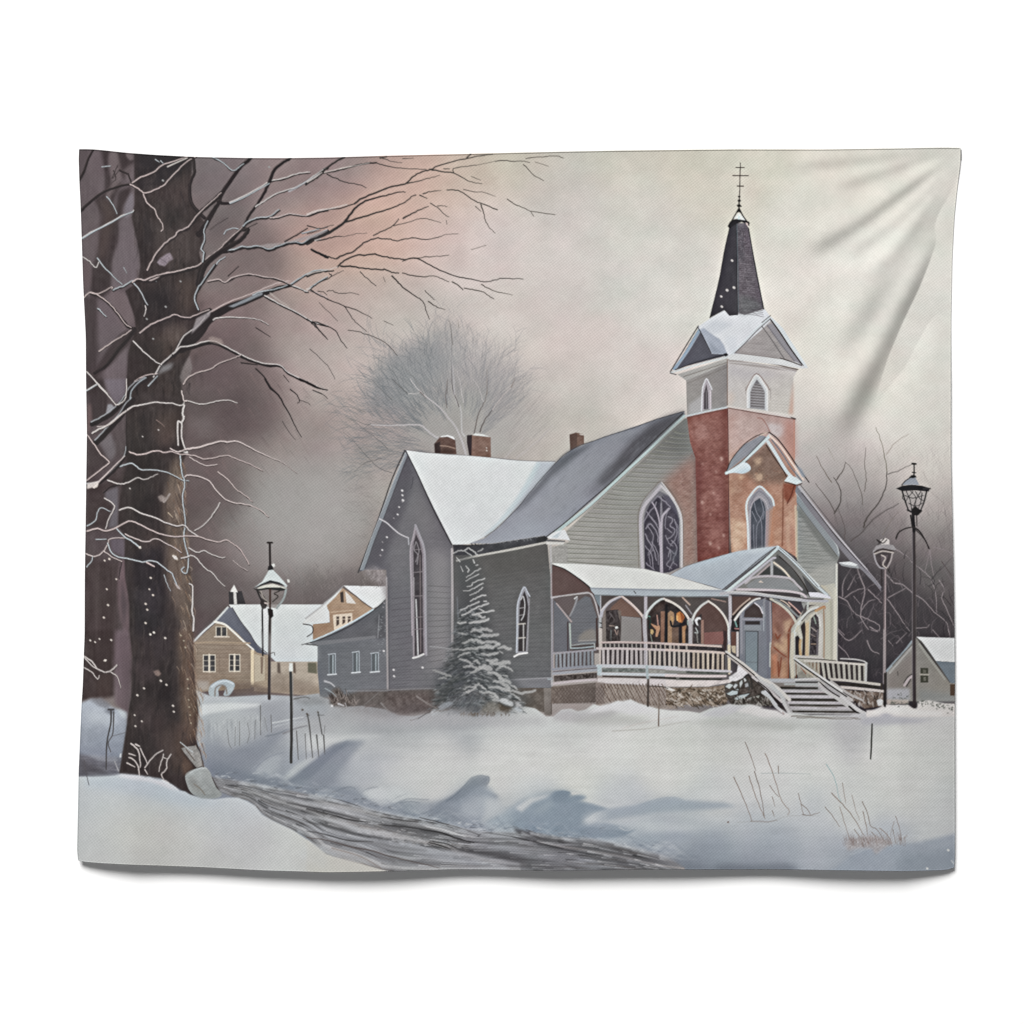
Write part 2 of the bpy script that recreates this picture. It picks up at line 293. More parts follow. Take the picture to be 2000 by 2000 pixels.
# ochre house
P('B2',(206,209,210),'0 1705 130 1705 0 1815')
P('B2',(166,145,126),'270 1578 505 1735 330 1850 190 1920 110 1960 45 1990 45 1850 175 1838 160 1740 145 1700',c2=(150,128,110),g='250 1600 100 1932',n={'h':6,'m':6})
LN('B2',(150,118,94),'200 1660 420 1680','190 1930 330 1850',8,1.,.5)
P('B2',(207,208,207),'272 1572 130 1690 0 1812 -40 1850 0 1838 172 1836 168 1755 145 1712 215 1645',n={'m':4})
P('B2',(214,215,216),'278 1560 612 1565 612 1660 560 1700 500 1732 420 1675 350 1620',n={'m':3})
S('B2',(110,98,92),'278 1575 360 1630 430 1690 500 1735',1.8); S('B2',(150,146,146),'275 1560 140 1690 -10 1808',1.5)
P('B2',(80,72,68),'250 1612 275 1602 279 1686 256 1686'); P('B2',(206,200,194),'288 1600 330 1640 372 1696 300 1690')
P('B2',(205,192,176),'196 1780 342 1765 344 1830 206 1898'); 
for x0 in (222,268,308): P('B2',(92,80,74),[x0,1792,x0+22,1790,x0+22,1850-(x0-222)*.3,x0,1868-(x0-222)*.3])
S('B2',(205,192,176),'215 1815 335 1808',1.2)
S('B2',(196,178,158),'180 1760 350 1745',2,a=.7)
P('C1',(150,126,108),'1830 -5 1932 -40 1932 -5 1870 25 1830 30',n={'m':5})
S('C1',(80,74,74),'1750 -45 1815 -30 1820 20 1780 50',2); 
# grey annex
P('B2',(98,99,103),'606 1650 500 1745 330 1850 120 1950 10 1990 80 2012 520 1958 606 1950',n={'h':4,'m':4})
P('B2',(104,107,112),'80 2008 520 1955 608 1945 612 2385 470 2370 280 2400 100 2400 80 2200',c2=(112,113,118),g='80 2008 500 2350',n={'h':5,'m':3})
LN('B2',(94,96,101),'90 2050 600 2010','100 2370 600 2350',15,1.,.4)
P('B2',(122,123,127),'20 1985 520 1935 520 1955 85 2010',.8)
S('B2',(190,202,208),'500 1738 400 1800 300 1856 170 1920 30 1980',3.2,2.4); S('B2',(60,58,60),'610 1648 500 1748 330 1862 120 1958 -40 2006',1.6)
S('B2',(64,62,64),'-10 2000 80 2010',2.2)
for x0,x1,y0,y1 in [(168,215,2078,2225),(348,395,2062,2210),(488,540,2070,2205)]:
    P('B2',(92,96,100),[x0,y0,x1,y0,x1,y1,x0,y1]); S('B2',(158,165,172),[x1,y0,x1,y1],1.8); S('B2',(132,138,145),[x0,y0,x0,y1],1.6); S('B2',(196,200,204),[x0-10,y1+6,x1+8,y1],2.4); S('B2',(170,176,182),[x0-6,y0,x1,y0-8],1.8); S('B2',(170,180,186),[(x0+x1)/2+6,y0+8,(x0+x1)/2+6,y1-6],2.2,a=.8)
P('B2',(84,84,88),'520 1790 600 1740 600 1950 530 1960',.7,bl=2,n={'m':12})
for _ in range(25): S('B2',(160,165,168),[rng.uniform(535,595),rng.uniform(1760,2050)]*1+[rng.uniform(545,600),rng.uniform(1770,2050)] if 0 else (lambda x,y:[x,y,x+8,y+4])(rng.uniform(535,592),rng.uniform(1770,2100)),1.5,a=.5)
S('B2',(140,142,146),'545 1780 535 1950',2,a=.7)
# ================================================================ church wing
P('B2',(96,95,101),'745 548 600 900 480 1210 395 1455 440 1440 600 1440 612 2360 1100 2360 1095 1250',n={'m':4,'h':2})
P('B2',(112,111,115),'815 700 780 850 640 1180 605 1360 612 1500 614 2350 1098 2350 1095 1260',bl=7,a=.95,n={'m':3,'h':3})
P('B2',(124,122,124),'830 850 930 1000 960 1150 900 1200 840 1080 790 1000',.6,bl=12)
P('B2',(136,134,136),'920 1280 1080 1330 1085 2200 930 2200',.75,bl=9)
P('B2',(96,97,104),'615 1600 780 1500 790 2300 620 2350',.35,bl=14)
P('B2',(88,86,92),'750 600 700 800 560 1160 450 1400 560 1400 640 1180 720 1000 780 800',.75,bl=6)
LN('B2',(88,86,91),'640 1660 785 1640','640 2310 785 2290',16,1.3,.9,.5,.3)
LN('B2',(94,92,94),'915 1560 1085 1570','915 2140 1085 2110',14,1.2,.9,.5,.3)
LN('B2',(92,90,95),'630 1240 760 1230','640 1620 785 1600',9,1.,.4,.5,.5)
LN('B2',(90,90,94),'680 2190 1000 2180','640 2320 1060 2310',4,1.2,.8)
P('B2',(148,142,144),'440 1440 490 1410 540 1425 580 1445 600 1560 600 1700 560 1560 430 1470',.6,bl=3,n={'f':18,'m':18})
for _ in range(50): S('B2',(104,98,96) if rng.rand()<.6 else (165,160,158),(lambda x,y:[x,y,x+rng.normal(0,14),y-rng.uniform(10,40)])(rng.uniform(400,600),rng.uniform(1450,1580)),1.2,.5,.6)
S('B2',(58,58,62),'738 540 640 760 540 1050 470 1240 385 1462',2.4,2,jit=.2)
S('B2',(132,137,143),'748 565 680 740 580 1010 500 1210 420 1436',6,5.4,jit=.2)
S('B2',(168,172,176),'744 560 664 745 566 1000 484 1210 404 1440',1.6,1.4)
S('B2',(78,77,82),'758 600 700 740 600 1000 520 1200 438 1430',1.5,1.5,a=.8)
# corner boards
S('B2',(150,146,148),'600 1500 604 1900 610 2360',3.4); S('B2',(84,84,88),'616 1560 622 2340',1.3,a=.7)
# side wall
P('B2',(94,93,92),'1100 1320 1290 1330 1812 1240 1835 1500 1850 2370 1500 2370 1098 2350',c2=(102,103,106),g='1400 1300 1400 2300',n={'m':4,'h':4})
P('B2',(106,106,108),'1100 1380 1200 1400 1180 1700 1250 1932 1100 1932',.5,bl=8)
P('B2',(82,80,78),'1330 1350 1810 1260 1820 1500 1400 1540',.45,bl=12)
LN('B2',(84,84,86),'1400 1480 1830 1400','1420 2230 1845 2240',24,1.2,.6,.5)
LN('B2',(114,114,116),'1400 1495 1830 1415','1420 2245 1845 2255',24,.9,.35,.5)
P('B2',(70,70,74),'1100 1250 1220 1252 1400 1243 1800 1182 1815 1226 1560 1275 1290 1330 1110 1330',n={'m':10})
for x in range(1240,1800,26): S('B2',(120,122,126) if rng.rand()<.5 else (52,52,56),[x,1240-(x-1240)*.09,x+8,1256-(x-1240)*.09],2.2,a=.7)
S('B2',(178,176,172),'1130 1372 1300 1332 1560 1285 1812 1232',3.6,4)
S('B2',(166,162,164),'1093 1285 1096 1600 1096 2230',4.4,4.4); S('B2',(90,88,90),'1108 1330 1112 1900 1110 2200',1.4,a=.8)
S('B2',(150,149,150),'1836 1260 1845 1600 1848 2300',3.6,4)
P('B2',(118,118,122),'1530 2265 1850 2250 1850 2325 1560 2330',n={'h':5}); S('B2',(142,142,146),'1520 2270 1850 2252',2.4)
# foundation, wing
P('B2',(96,90,88),'400 2350 1110 2330 1110 2480 960 2500 700 2530 560 2500 280 2480 300 2380',n={'m':12,'f':6},bl=2.5)
S('B2',(134,134,138),'300 2352 610 2350',2,a=.7); S('B2',(128,127,130),'612 2345 860 2335 1010 2335',2.4,a=.8)
P('B2',(100,93,88),'1500 2330 1850 2330 1845 2530 1700 2490 1540 2480',n={'m':14,'f':8}); P('B2',(124,118,114),'1785 2330 1842 2330 1838 2540 1790 2530',n={'m':10})
# lancet windows of wing and side
def lancet(t,ap,L,R,bl_,br,fr,gl,fw):
    # ap apex, L/R shoulder lists, bl_/br bottom corners
    p=[*bl_]+[v for q in reversed(L) for v in q]+[*ap]+[v for q in R for v in q]+[*br]
    P(t,gl,p,n={'m':10}); return p
lancet('B2',(822,1110),[(795,1210),(785,1300)],[(865,1210),(885,1300)],(800,2100),(900,2080),0,(134,128,134),0)
lancet('B2',(822,1170),[(806,1230),(802,1300)],[(850,1230),(868,1320)],(812,2090),(880,2070),0,(76,72,76),0)
S('B2',(158,152,158),'795 1932 788 1600 780 1300 800 1200 820 1105',3,3); S('B2',(152,150,156),'818 1105 852 1190 880 1270 890 1400 896 1932 900 2080',4.4,4.4)
S('B2',(150,146,150),'806 2090 806 1500',2); S('B2',(176,176,178),'822 1665 830 1850 838 2080',2.6,3); S('B2',(120,112,114),'852 1330 856 1700 858 2060',1.8)
for y in (1290,1460,1640,1800,1890): S('B2',(126,120,124),[806,y,872,y-6],1.6)
S('B2',(138,134,138),'822 1230 808 1290 838 1330 830 1400',1.6);S('B2',(138,134,138),'825 1230 845 1300 820 1380',1.4)
S('B2',(206,206,206),'800 2104 840 2094 880 2074',3.2)
lancet('B2',(1636,1570),[(1600,1640),(1588,1720)],[(1665,1625),(1675,1700)],(1575,2070),(1660,2070),0,(142,142,148),0)
lancet('B2',(1640,1600),[(1612,1660),(1602,1720)],[(1658,1650),(1668,1720)],(1592,2055),(1650,2055),0,(66,62,64),0)
S('B2',(172,176,184),'1580 2060 1584 1900 1586 1720 1605 1640 1637 1570 1665 1615 1680 1640',3,2.4); S('B2',(136,134,138),'1676 1660 1668 1900 1662 2050',2.2)
S('B2',(182,182,184),'1612 1665 1630 1640 1642 1700 1635 1780 1615 1820',1.8); S('B2',(160,158,160),'1600 1730 1640 1725',1.2);S('B2',(170,168,168),'1632 1850 1632 2050',2.2); S('B2',(178,174,170),'1590 1850 1645 1845',2.4);S('B2',(178,174,170),'1590 1955 1645 1950',2.2); S('B2',(160,158,160),'1600 1785 1640 1775',1.2)
S('B2',(212,210,210),'1562 2094 1600 2075 1660 2066',3.4)
# bits of snow blown under the gable, a cable
dots('B2','718 842 720 877 724 915 695 966 684 1022 603 1193 568 1290 655 2192 658 2240 580 2050 872 2175',(206,204,206),1.7)
dots('B2','720 925 655 1050 555 1330 570 1230 583 1690 575 1720',(150,146,150),1.3)
S('B2',(184,182,186),'545 1055 600 1085 650 1130 700 1170 765 1200',2.6,2.2); S('B2',(170,170,176),'765 1200 768 1250',2)
S('B2',(74,74,80),'800 740 795 790 780 830',1.6,a=.7)
# wing roof
P('B2',(213,216,216),'748 540 900 560 1180 575 1500 605 1735 625 1870 625 1840 680 1700 850 1500 1050 1340 1192 1220 1246 1098 1250 960 980 850 750',c2=(207,210,212),g='900 600 1200 1250',n={'m':3,'l':3})
P('B2',(176,182,190),'1738 628 1880 625 1800 740 1600 960 1400 1150 1240 1235 1330 1180 1450 1080 1560 940 1660 780',.9,bl=2.2)
P('B2',(190,202,206),'1735 628 1760 640 1660 840 1520 1030 1400 1150 1330 1190 1440 1080 1580 900',.8,bl=2.5)
P('B2',(196,206,208),'770 560 900 780 900 640',.4,bl=8)
S('B2',(70,68,72),'745 545 840 735 950 980 1090 1250',2.2,2.4); S('B2',(120,116,118),'750 535 980 562 1300 585 1600 615 1870 622',1.4,a=.8)
# chimneys
P('B2',(104,86,80),'960 490 1000 440 1060 425 1118 455 1128 570 965 562',n={'b':10,'m':12}); P('B2',(62,54,54),'960 490 1005 470 1010 560 965 560',.85,bl=1); P('B2',(70,58,54),'1010 520 1110 535 1110 565 1010 560',.7,bl=1.5); S('B2',(160,140,128),'1005 505 1060 510 1115 525',2,a=.8)
P('B2',(212,212,212),'1000 442 1020 430 1062 424 1105 438 1118 462 1060 436',n={'m':3})
P('B2',(126,104,95),'1240 425 1385 440 1388 595 1222 580',n={'b':10,'m':6}); P('B2',(66,58,60),'1205 425 1245 422 1240 580 1222 578 1205 480'); P('B2',(210,210,208),'1250 425 1268 412 1330 420 1386 440 1330 432'); dots('B2','1353 520 1355 540','200 195 190' and (200,195,190),1.2)
P('B3',(118,98,90),'240 420 290 404 350 420 350 490 245 542',n={'b':10}); P('B3',(84,70,66),'240 420 292 412 300 430 295 520 245 542',.6); S('B3',(205,200,195),'320 420 350 424',1.5)
# ================================================================ main nave roof
P('B3',(132,134,142),'1105 243 900 305 700 370 430 465 250 540 150 620 0 800 -130 950 -290 1120 -395 1200 -520 1242 -350 1242 50 1182 75 1195 400 930 800 560 1112 275',c2=(148,151,160),g='700 400 200 1100',n={'l':6,'m':3})
P('B3',(144,146,153),'650 400 450 480 300 640 150 800 0 960 -100 1080 60 1050 250 930 450 700 600 560',.6,bl=12)
P('B3',(78,77,82),'1105 245 960 290 860 340 700 470 600 600 450 780 500 800 780 570 1100 275',.9,bl=5)
P('B3',(96,96,102),'560 640 420 800 330 900 440 870 640 690',.6,bl=8)
P('B3',(82,84,90),'250 540 150 620 0 800 -130 950 -200 1040 -60 920 100 740 300 580 430 480',.75,bl=4)
P('B3',(156,161,170),'-120 1060 -300 1180 -400 1215 -200 1210 40 1170 160 1080 60 1080',.6,bl=7)
P('B3',(150,152,158),'700 372 560 430 480 480 600 440 760 390',.6,bl=4)
for i in range(70):
    u=rng.uniform(0,1);v=rng.uniform(0,1); a=np.array([1050-u*900,300+u*330]);b=np.array([1050-u*900,340+u*820])
    p=a*(1-v)+b*v; S('B3',np.array((124,126,133))+rng.uniform(-14,14),[p[0],p[1],p[0]-60,p[1]+75],3,1,.3,bl=1.2)
S('B3',(70,70,76),'1105 245 900 305 730 365 430 465 250 540 150 620 0 790 -150 970 -300 1120 -400 1195',1.6,1.2,jit=.3)
S('B3',(58,56,56),'1095 262 950 395 800 540 600 740 400 915 200 1090 60 1196',2.2,2.2); 
S('B3',(176,190,191),'1106 280 960 420 800 575 600 760 400 948 240 1078 100 1190',4.6,5.6); S('B3',(92,96,96),'1112 300 960 438 800 592 600 778 400 966 220 1112',1.3,a=.9)
# gable wall, clapboard
P('B3',(126,125,124),'1112 298 1135 300 1150 480 1180 560 1205 640 1205 1395 1080 1425 980 1460 780 1438 110 1400 100 1275 235 1230 215 1150 400 975 800 600',c2=(158,157,153),g='1050 400 300 1300',n={'h':4,'m':3})
P('B3',(150,150,147),'760 700 1020 640 1050 760 900 800 700 950 500 1050',.5,bl=10)
P('B3',(98,98,97),'1110 300 1150 480 1100 600 960 560 860 600 960 430',.7,bl=9)
def clapB3(n=30):
    for i in range(n):
        y=395+i*34
        xl=max(232,1085-(y-330)*1.045); xr=1150
        if y>1140: xl=215
        for xa,xb in ([(xl,xr)] if y<770 else [(xl,770 if y>960 else 770+ (960-y)*.5)]):
            S('B3',(118,118,110),[xa+6,y+rng.uniform(-6,6),(xa+xb)/2,y+12+rng.uniform(-6,6),xb,y+10+i*.4],1.6,1.0,.85,bl=.3)
            S('B3',(182,182,172),[xa+16,y+11,(xa+xb)/2,y+22,xb,y+22],1.2,.8,.4,bl=.3)
clapB3()
# brick bleeding through next to the tower
P('B3',(150,114,104),'1100 640 1205 560 1205 1395 1085 1425 1075 1000 1000 860 940 780',.75,bl=8,n={'b':10,'m':8})
for i in range(120):
    x=rng.uniform(1060,1200);y=rng.uniform(660,1400); S('B3',(176,160,152) if rng.rand()<.5 else (112,84,80),[x,y,x+rng.uniform(8,24),y+rng.uniform(-12,12)],1.3,.6,.5)
# tower lower, left face
P('B3',(134,92,86),'1125 285 1432 220 1440 700 1440 1330 1300 1380 1205 1400 1190 600 1150 480',c2=(124,80,75),g='1300 400 1300 1350',n={'m':12,'b':9,'l':8})
P('B3',(92,52,50),'1190 600 1235 620 1240 1380 1205 1395',.55,bl=4); P('B3',(98,58,54),'1390 240 1436 225 1442 1320 1400 1320',.55,bl=4); P('B3',(150,112,104),'1150 300 1380 250 1380 480 1180 520',.35,bl=10)
for i in range(900):
    x=rng.uniform(1145,1422);y=rng.uniform(300,1340)
    if x<1200 and y>560: continue
    y=round(y/13)*13+ (1430-x)*.16; S('B3',[(150,110,102),(104,62,58),(128,92,86),(90,58,56)][rng.randint(4)],[x,y,x+13,y-2],1.8,1.8,.18,sm=False)
for i in range(150):
    x=rng.uniform(1145,1430);y=rng.uniform(300,1340)
    if x<1200 and y>560: continue
    S('B3',(164,124,114) if rng.rand()<.55 else (96,52,50),[x,y,x+rng.uniform(5,20),y+rng.uniform(-9,9)],1.4,.6,.4)
for x,y,r in [(1385,600,4),(1240,930,3.4),(1300,1240,4),(1400,1180,3),(1325,860,2.2),(1300,1020,3),(1365,1275,2.5),(1345,700,2),(1245,640,2)]:
    P('B3',(190,160,152),[x-r*3,y-r*4,x+r*4,y-r*2,x+r*2,y+r*5,x-r*2,y+r*4],.75,bl=1.2,nm=.4)
# tower lower, right face (B4)
P('B4',(180,158,153),'80 210 592 300 588 640 606 1000 606 1350 470 1262 110 1320 85 700',c2=(172,136,120),g='300 420 320 760',n={'m':9,'l':8})
P('B4',(196,188,188),'360 330 520 350 500 420 460 440 400 410',.8,bl=3,nm=.3); P('B4',(176,126,114),'500 310 590 320 588 620 540 560 510 440',.6,bl=6); P('B4',(164,118,108),'85 260 140 300 150 440 90 500',.5,bl=7)
S('B4',(140,96,88),'305 295 340 300 370 340 400 400',2,a=.6,bl=.6)
P('B4',(148,108,92),'85 740 200 700 260 720 250 830 150 900 100 1060',.6,bl=7,n={'m':14}); P('B4',(190,154,130),'100 1050 200 1080 230 1280 110 1310',.7,bl=5,n={'m':12}); P('B4',(158,114,92),'410 1000 500 860 500 1260 400 1270',.55,bl=6,n={'m':14})
P('B4',(116,98,88),'390 470 240 600 200 700 260 740 320 800 420 780 500 800 545 740 470 600',.8,bl=5,n={'m':12,'f':6})
for i in range(900):
    x=rng.uniform(92,585);y=rng.uniform(690,1320)
    y=round(y/13)*13+(x-90)*.1; S('B4',[(186,160,144),(140,100,84),(160,128,112),(122,84,72),(170,150,140)][rng.randint(5)],[x,y,x+13,y+1.5],1.8,1.8,.18,sm=False)
for i in range(260):
    x=rng.uniform(95,600);y=rng.uniform(660,1320)
    S('B4',np.array([(196,166,146),(132,84,66),(150,110,92)][rng.randint(3)]),[x,y,x+rng.uniform(4,16),y+rng.uniform(-10,10)],1.6,.6,.4)
for x,y,r in [(120,845,4),(320,740,8),(180,740,5),(310,620,8),(150,1120,7),(160,1210,6)]:
    P('B4',(206,180,156),[x-r*4,y-r*3,x+r*4,y-r*4,x+r*3,y+r*3,x-r*2,y+r*5],.6,bl=1.6,nm=.5)
S('B4',(108,66,52),'498 830 498 1000 492 1260',2.4,a=.7,bl=.7); S('B4',(212,194,170),'530 1060 540 1300',5,a=.35,bl=2)
P('B4',(132,80,66),'500 790 625 795 580 880 535 940 505 900',.85,bl=1.2,n={'m':12}); S('B4',(90,52,44),'585 800 560 880 530 940',2.2,a=.8)
S('B4',(196,178,160),'592 960 600 1340',4,a=.9)
S('B3',(86,50,48),'1434 225 1440 700 1442 1330',1.6,a=.8)
S('B4',(188,140,124),'582 310 585 600',2,a=.7)
for pl,c,a in [('110 1060 210 1070 225 1180 190 1290 110 1300',(206,184,164),.55),('95 760 180 740 190 860 120 900',(176,146,130),.45),('430 1150 490 1120 480 1250 430 1260',(196,170,150),.35),('110 320 300 300 330 420 200 500 100 560',(196,178,174),.4),('520 980 590 1000 590 1120 530 1100',(196,168,146),.4)]: P('B4',c,pl,a,bl=3,n={'b':10,'m':10},nm=.7)
for pl,c,a in [('1240 860 1330 800 1400 900 1330 1040 1250 1000',(168,128,120),.35),('1150 320 1260 300 1300 420 1180 470',(168,134,128),.35),('1290 1120 1400 1090 1410 1240 1310 1290',(160,118,110),.35)]: P('B3',c,pl,a,bl=4,n={'b':10,'m':10},nm=.7)
# front lancet of tower
lancet('B4',(322,820),[(250,890),(232,950)],[(400,880),(425,950)],(244,1290),(395,1285),0,(150,146,152),0)
P('B4',(176,134,112),'395 990 432 960 420 1280 380 1285',.8,bl=2)
lancet('B4',(322,900),[(275,930),(256,985)],[(352,930),(368,985)],(256,1290),(360,1285),0,(84,86,94),0)
S('B4',(202,206,208),'238 1290 232 1100 222 950 260 870 322 812 385 865 420 910 430 955',4.4,3.6); S('B4',(128,124,132),'250 960 285 880 325 850 380 900 402 950',1.8); S('B4',(172,166,172),'250 1270 250 1000 280 920 322 890 365 925 385 980',1.8); S('B4',(160,142,142),'378 1000 375 1280',3)
for s in ['280 930 300 1010 335 1080 340 1280','330 910 350 990 330 1060 300 1120 296 1280','265 1000 300 1080','360 1000 345 1060','275 1100 280 1280']:
    S('B4',(150,150,160),s,1.4,1.2,.8)
# small tower gable
P('B4',(142,143,149),'330 425 200 500 110 610 72 700 120 665 200 600 300 520 385 440',n={'m':5}); S('B4',(62,52,50),'390 405 300 430 200 500 110 610 72 700',1.8); S('B4',(206,190,178),'330 425 380 405',2)
S('B4',(74,62,58),'350 490 240 600 170 680 90 705',2.4); S('B4',(196,206,208),'398 430 330 500 220 605 130 680 70 712',6,5.4); S('B4',(60,54,54),'368 440 280 530 190 620 100 690',1.6,a=.9)
S('B4',(198,204,206),'385 475 440 560 520 690 560 735',6.4,6); S('B4',(62,52,50),'372 500 430 590 500 690 525 740',1.8); S('B4',(214,196,186),'400 430 480 510 570 640 650 760',3.6,3.6); S('B4',(64,56,56),'398 405 460 455 540 560 600 650 695 780',2.4,2); S('B4',(118,122,130),'415 460 490 560 560 670 640 770',2.2)
P('B4',(206,212,216),'66 715 130 668 200 630 245 650 252 685 200 714 130 708',n={'m':4},sm=True); P('B4',(178,190,200),'100 708 200 712 252 690 240 675 160 695',.7,bl=1.5)
P('B4',(206,212,214),'508 772 545 722 600 745 642 780 600 798 540 778',n={'m':4}); S('B4',(78,60,56),'515 780 600 800 640 790',1.8)
P('B4',(150,156,166),'600 650 640 680 670 740 640 740',.8,bl=1)
# ================================================================ belfry
P('A3',(152,148,146),'1120 1828 1432 1665 1432 2031 1127 2090',c2=(138,134,134),g='1120 1900 1430 1800',n={'m':5,'h':3})
P('A3',(170,168,166),'1055 1782 1432 1660 1432 1700 1120 1830',n={'h':5}); S('A3',(112,104,100),'1100 1800 1432 1692',1.6,a=.7); S('A3',(110,104,100),'1130 1850 1432 1728',1.4,a=.5)
P('A3',(176,174,176),'1140 2010 1240 1940 1240 2070 1140 2085',.7,bl=2.4)
P('A4',(188,184,184),'84 1665 612 1742 578 1805 576 2085 84 2024',c2=(196,192,186),g='200 1700 400 2100',n={'m':6,'l':6})
P('A4',(160,154,152),'84 1668 612 1742 600 1765 90 1700',.8); S('A4',(110,100,96),'90 1668 350 1690 612 1745',2.2); S('A4',(206,204,204),'90 1690 350 1712 600 1766',1.6,a=.7)
P('A4',(176,172,176),'560 1780 470 1790 380 1760 200 1740 100 1720 100 1780 220 1830',.5,bl=4); P('A4',(202,180,168),'84 1900 130 1940 110 2020 84 2020',.5,bl=4); P('A4',(196,164,150),'560 1950 577 1830 576 2085 540 2080',.8,bl=1.5)
S('A3',(98,78,70),'1432 1670 1432 2031',1.6,a=.8)
LN('A4',(166,160,154),'400 1930 560 1945','400 2050 560 2065',6,.9,.5)
P('B3',(168,162,168),'1232 240 1240 100 1245 60 1275 0 1305 55 1312 100 1312 225'); P('B3',(92,86,90),'1252 232 1254 110 1273 40 1286 110 1288 228'); S('B3',(204,204,208),'1236 240 1242 100 1250 50 1275 0 1300 45 1316 80',2.6,2.2); S('B3',(200,192,196),'1302 90 1304 230',2); S('B3',(128,124,128),'1272 90 1274 230',1.4)
P('B4',(196,198,200),'226 218 228 100 240 60 300 -31 360 45 385 90 387 240'); P('B4',(150,148,150),'250 222 252 100 264 62 302 4 342 55 362 95 362 232')
for i in range(9): S('B4',(96,90,90),[258+max(0,3-i)*9,44+i*20,358-max(0,3-i)*9,52+i*20],1.9,1.5,.9)
P('B4',(116,114,118),'302 4 282 36 324 38',.8)
S('B4',(214,214,214),'232 215 233 105 245 55 300 -28 360 48 380 95 380 240',3.,3.); S('B4',(120,96,90),'218 90 240 40 300 -40 370 35 400 85',1.4,a=.8); S('B4',(150,146,144),'405 70 405 150',2,a=.5); S('B4',(150,146,144),'216 60 216 120',1.8,a=.5)
S('B3',(190,193,196),'1122 282 1280 245 1434 214',3,3); S('B3',(98,72,66),'1125 296 1434 228',1.4,a=.8)
S('B4',(204,196,192),'80 208 300 245 592 296',3.2,3.2); S('B4',(92,66,60),'84 220 300 258 592 306',1.5,a=.8); S('B4',(60,50,48),'560 290 594 302',1.8)
# belfry roof
P('A3',(211,213,218),'1205 1425 1300 1362 1410 1298 1446 1338 1520 1316 1562 1332 1715 1290 1755 1345 1930 1650 1480 1640 1432 1655 1312 1625 1225 1480',n={'m':3,'l':4})
P('A3',(190,194,202),'1230 1440 1330 1370 1480 1400 1330 1490 1260 1470',.6,bl=3)
P('A3',(162,168,181),'1222 1450 1250 1430 1330 1490 1372 1515 1405 1560 1432 1630 1312 1628 1270 1550',.92,bl=1,n={'m':4}); P('A3',(138,144,156),'1285 1520 1360 1600 1420 1625 1312 1628',.7,bl=2)
P('A3',(92,92,101),'1212 1440 1240 1480 1312 1628 1420 1632 1432 1640 1030 1745',n={'m':4}); S('A3',(58,56,60),'1212 1418 1130 1550 1002 1762',2.2); S('A3',(146,162,178),'1218 1448 1130 1600 1030 1742',4.6,4.6); S('A3',(182,192,204),'1226 1460 1140 1605 1046 1738',1.5,a=.8)
S('A3',(62,60,64),'1210 1425 1260 1520 1310 1622',1.5); P('A3',(52,50,54),'1400 1628 1425 1620 1440 1635 1420 1655'); S('A3',(52,50,54),'1040 1748 1200 1690 1400 1636',1.8)
S('A3',(196,200,202),'1010 1768 1200 1712 1432 1652',3,4); S('A3',(92,90,94),'1000 1772 1045 1785',2)
P('A4',(162,157,157),'405 1380 330 1450 140 1620 480 1665 660 1725 560 1570',n={'h':5,'m':5}); LN('A4',(140,134,134),'330 1460 430 1470','180 1610 560 1650',6,1,.6)
S('A4',(112,108,110),'340 1420 420 1530 520 1680',2.2,a=.8); P('A4',(148,146,152),'372 1410 420 1400 520 1540 650 1720 590 1690 480 1560',.9); S('A4',(118,114,118),'378 1410 490 1560 600 1700',1.4)
P('A4',(208,213,216),'405 1342 500 1435 560 1530 600 1590 690 1735 655 1725 560 1590 420 1385'); S('A4',(62,52,52),'408 1372 480 1470 560 1590 655 1722',2.8,2.4)
S('A4',(68,60,60),'405 1362 300 1455 220 1540 135 1622',1.6); S('A4',(204,210,214),'400 1352 290 1448 200 1540 110 1630',3,2.4); S('A4',(70,62,62),'405 1338 340 1392',1.6,a=.8)
P('A4',(206,207,208),'78 1650 110 1628 250 1632 480 1662 600 1688 690 1735 640 1738 480 1712 200 1680 90 1672',n={'m':2}); S('A4',(72,60,58),'480 1660 560 1685 640 1715',2); S('A4',(96,84,82),'140 1622 300 1640 480 1664',1.2,a=.7)
P('A4',(196,202,210),'140 1622 100 1640 82 1620 60 1500 150 1500',.35,bl=3)
# ================================================================ spire
P('A3',(67,65,71),'1450 668 1505 640 1512 1335 1446 1340 1410 1298 1298 1358 1370 1080 1410 850',n={'m':4,'v':3}); P('A3',(112,106,113),'1505 640 1570 640 1596 680 1640 950 1706 1290 1562 1334 1520 1318 1510 1325',n={'m':12,'f':9})
P('A3',(92,92,98),'1512 650 1545 650 1560 900 1530 950 1512 900',.6,bl=3,n={'f':15})
for i in range(44):
    y=680+i*15; xr=1583+ (y-680)*.19
    S('A3',(72,64,70),[1512,y,(1512+xr)/2,y+7+rng.normal(0,3),xr,y+3+(y-680)*.03],1.4,1.1,.55,jit=.5)
for i in range(110):
    y=rng.uniform(670,1300); x=rng.uniform(1515,1575+(y-680)*.18); S('A3',(150,142,148) if rng.rand()<.5 else (64,58,64),[x,y,x+rng.uniform(-8,10),y+rng.uniform(8,24)],1.3,.6,.5)
P('A3',(106,112,112),'1515 1180 1600 1200 1680 1240 1700 1288 1562 1332 1515 1320',.5,bl=4,n={'f':14}); S('A3',(88,98,104),'1505 650 1512 1000 1515 1310',1.6,a=.8); S('A3',(46,44,48),'1500 700 1503 1000 1508 1330',1.4,a=.7)
S('A3',(48,46,52),'1450 672 1410 850 1370 1070 1300 1355',1.6); S('A3',(50,50,54),'1592 680 1640 950 1706 1290',2.2)
dots('A3','1468 922 1482 1126 1430 1146 1386 1193 1390 1270',(208,204,202),2.)
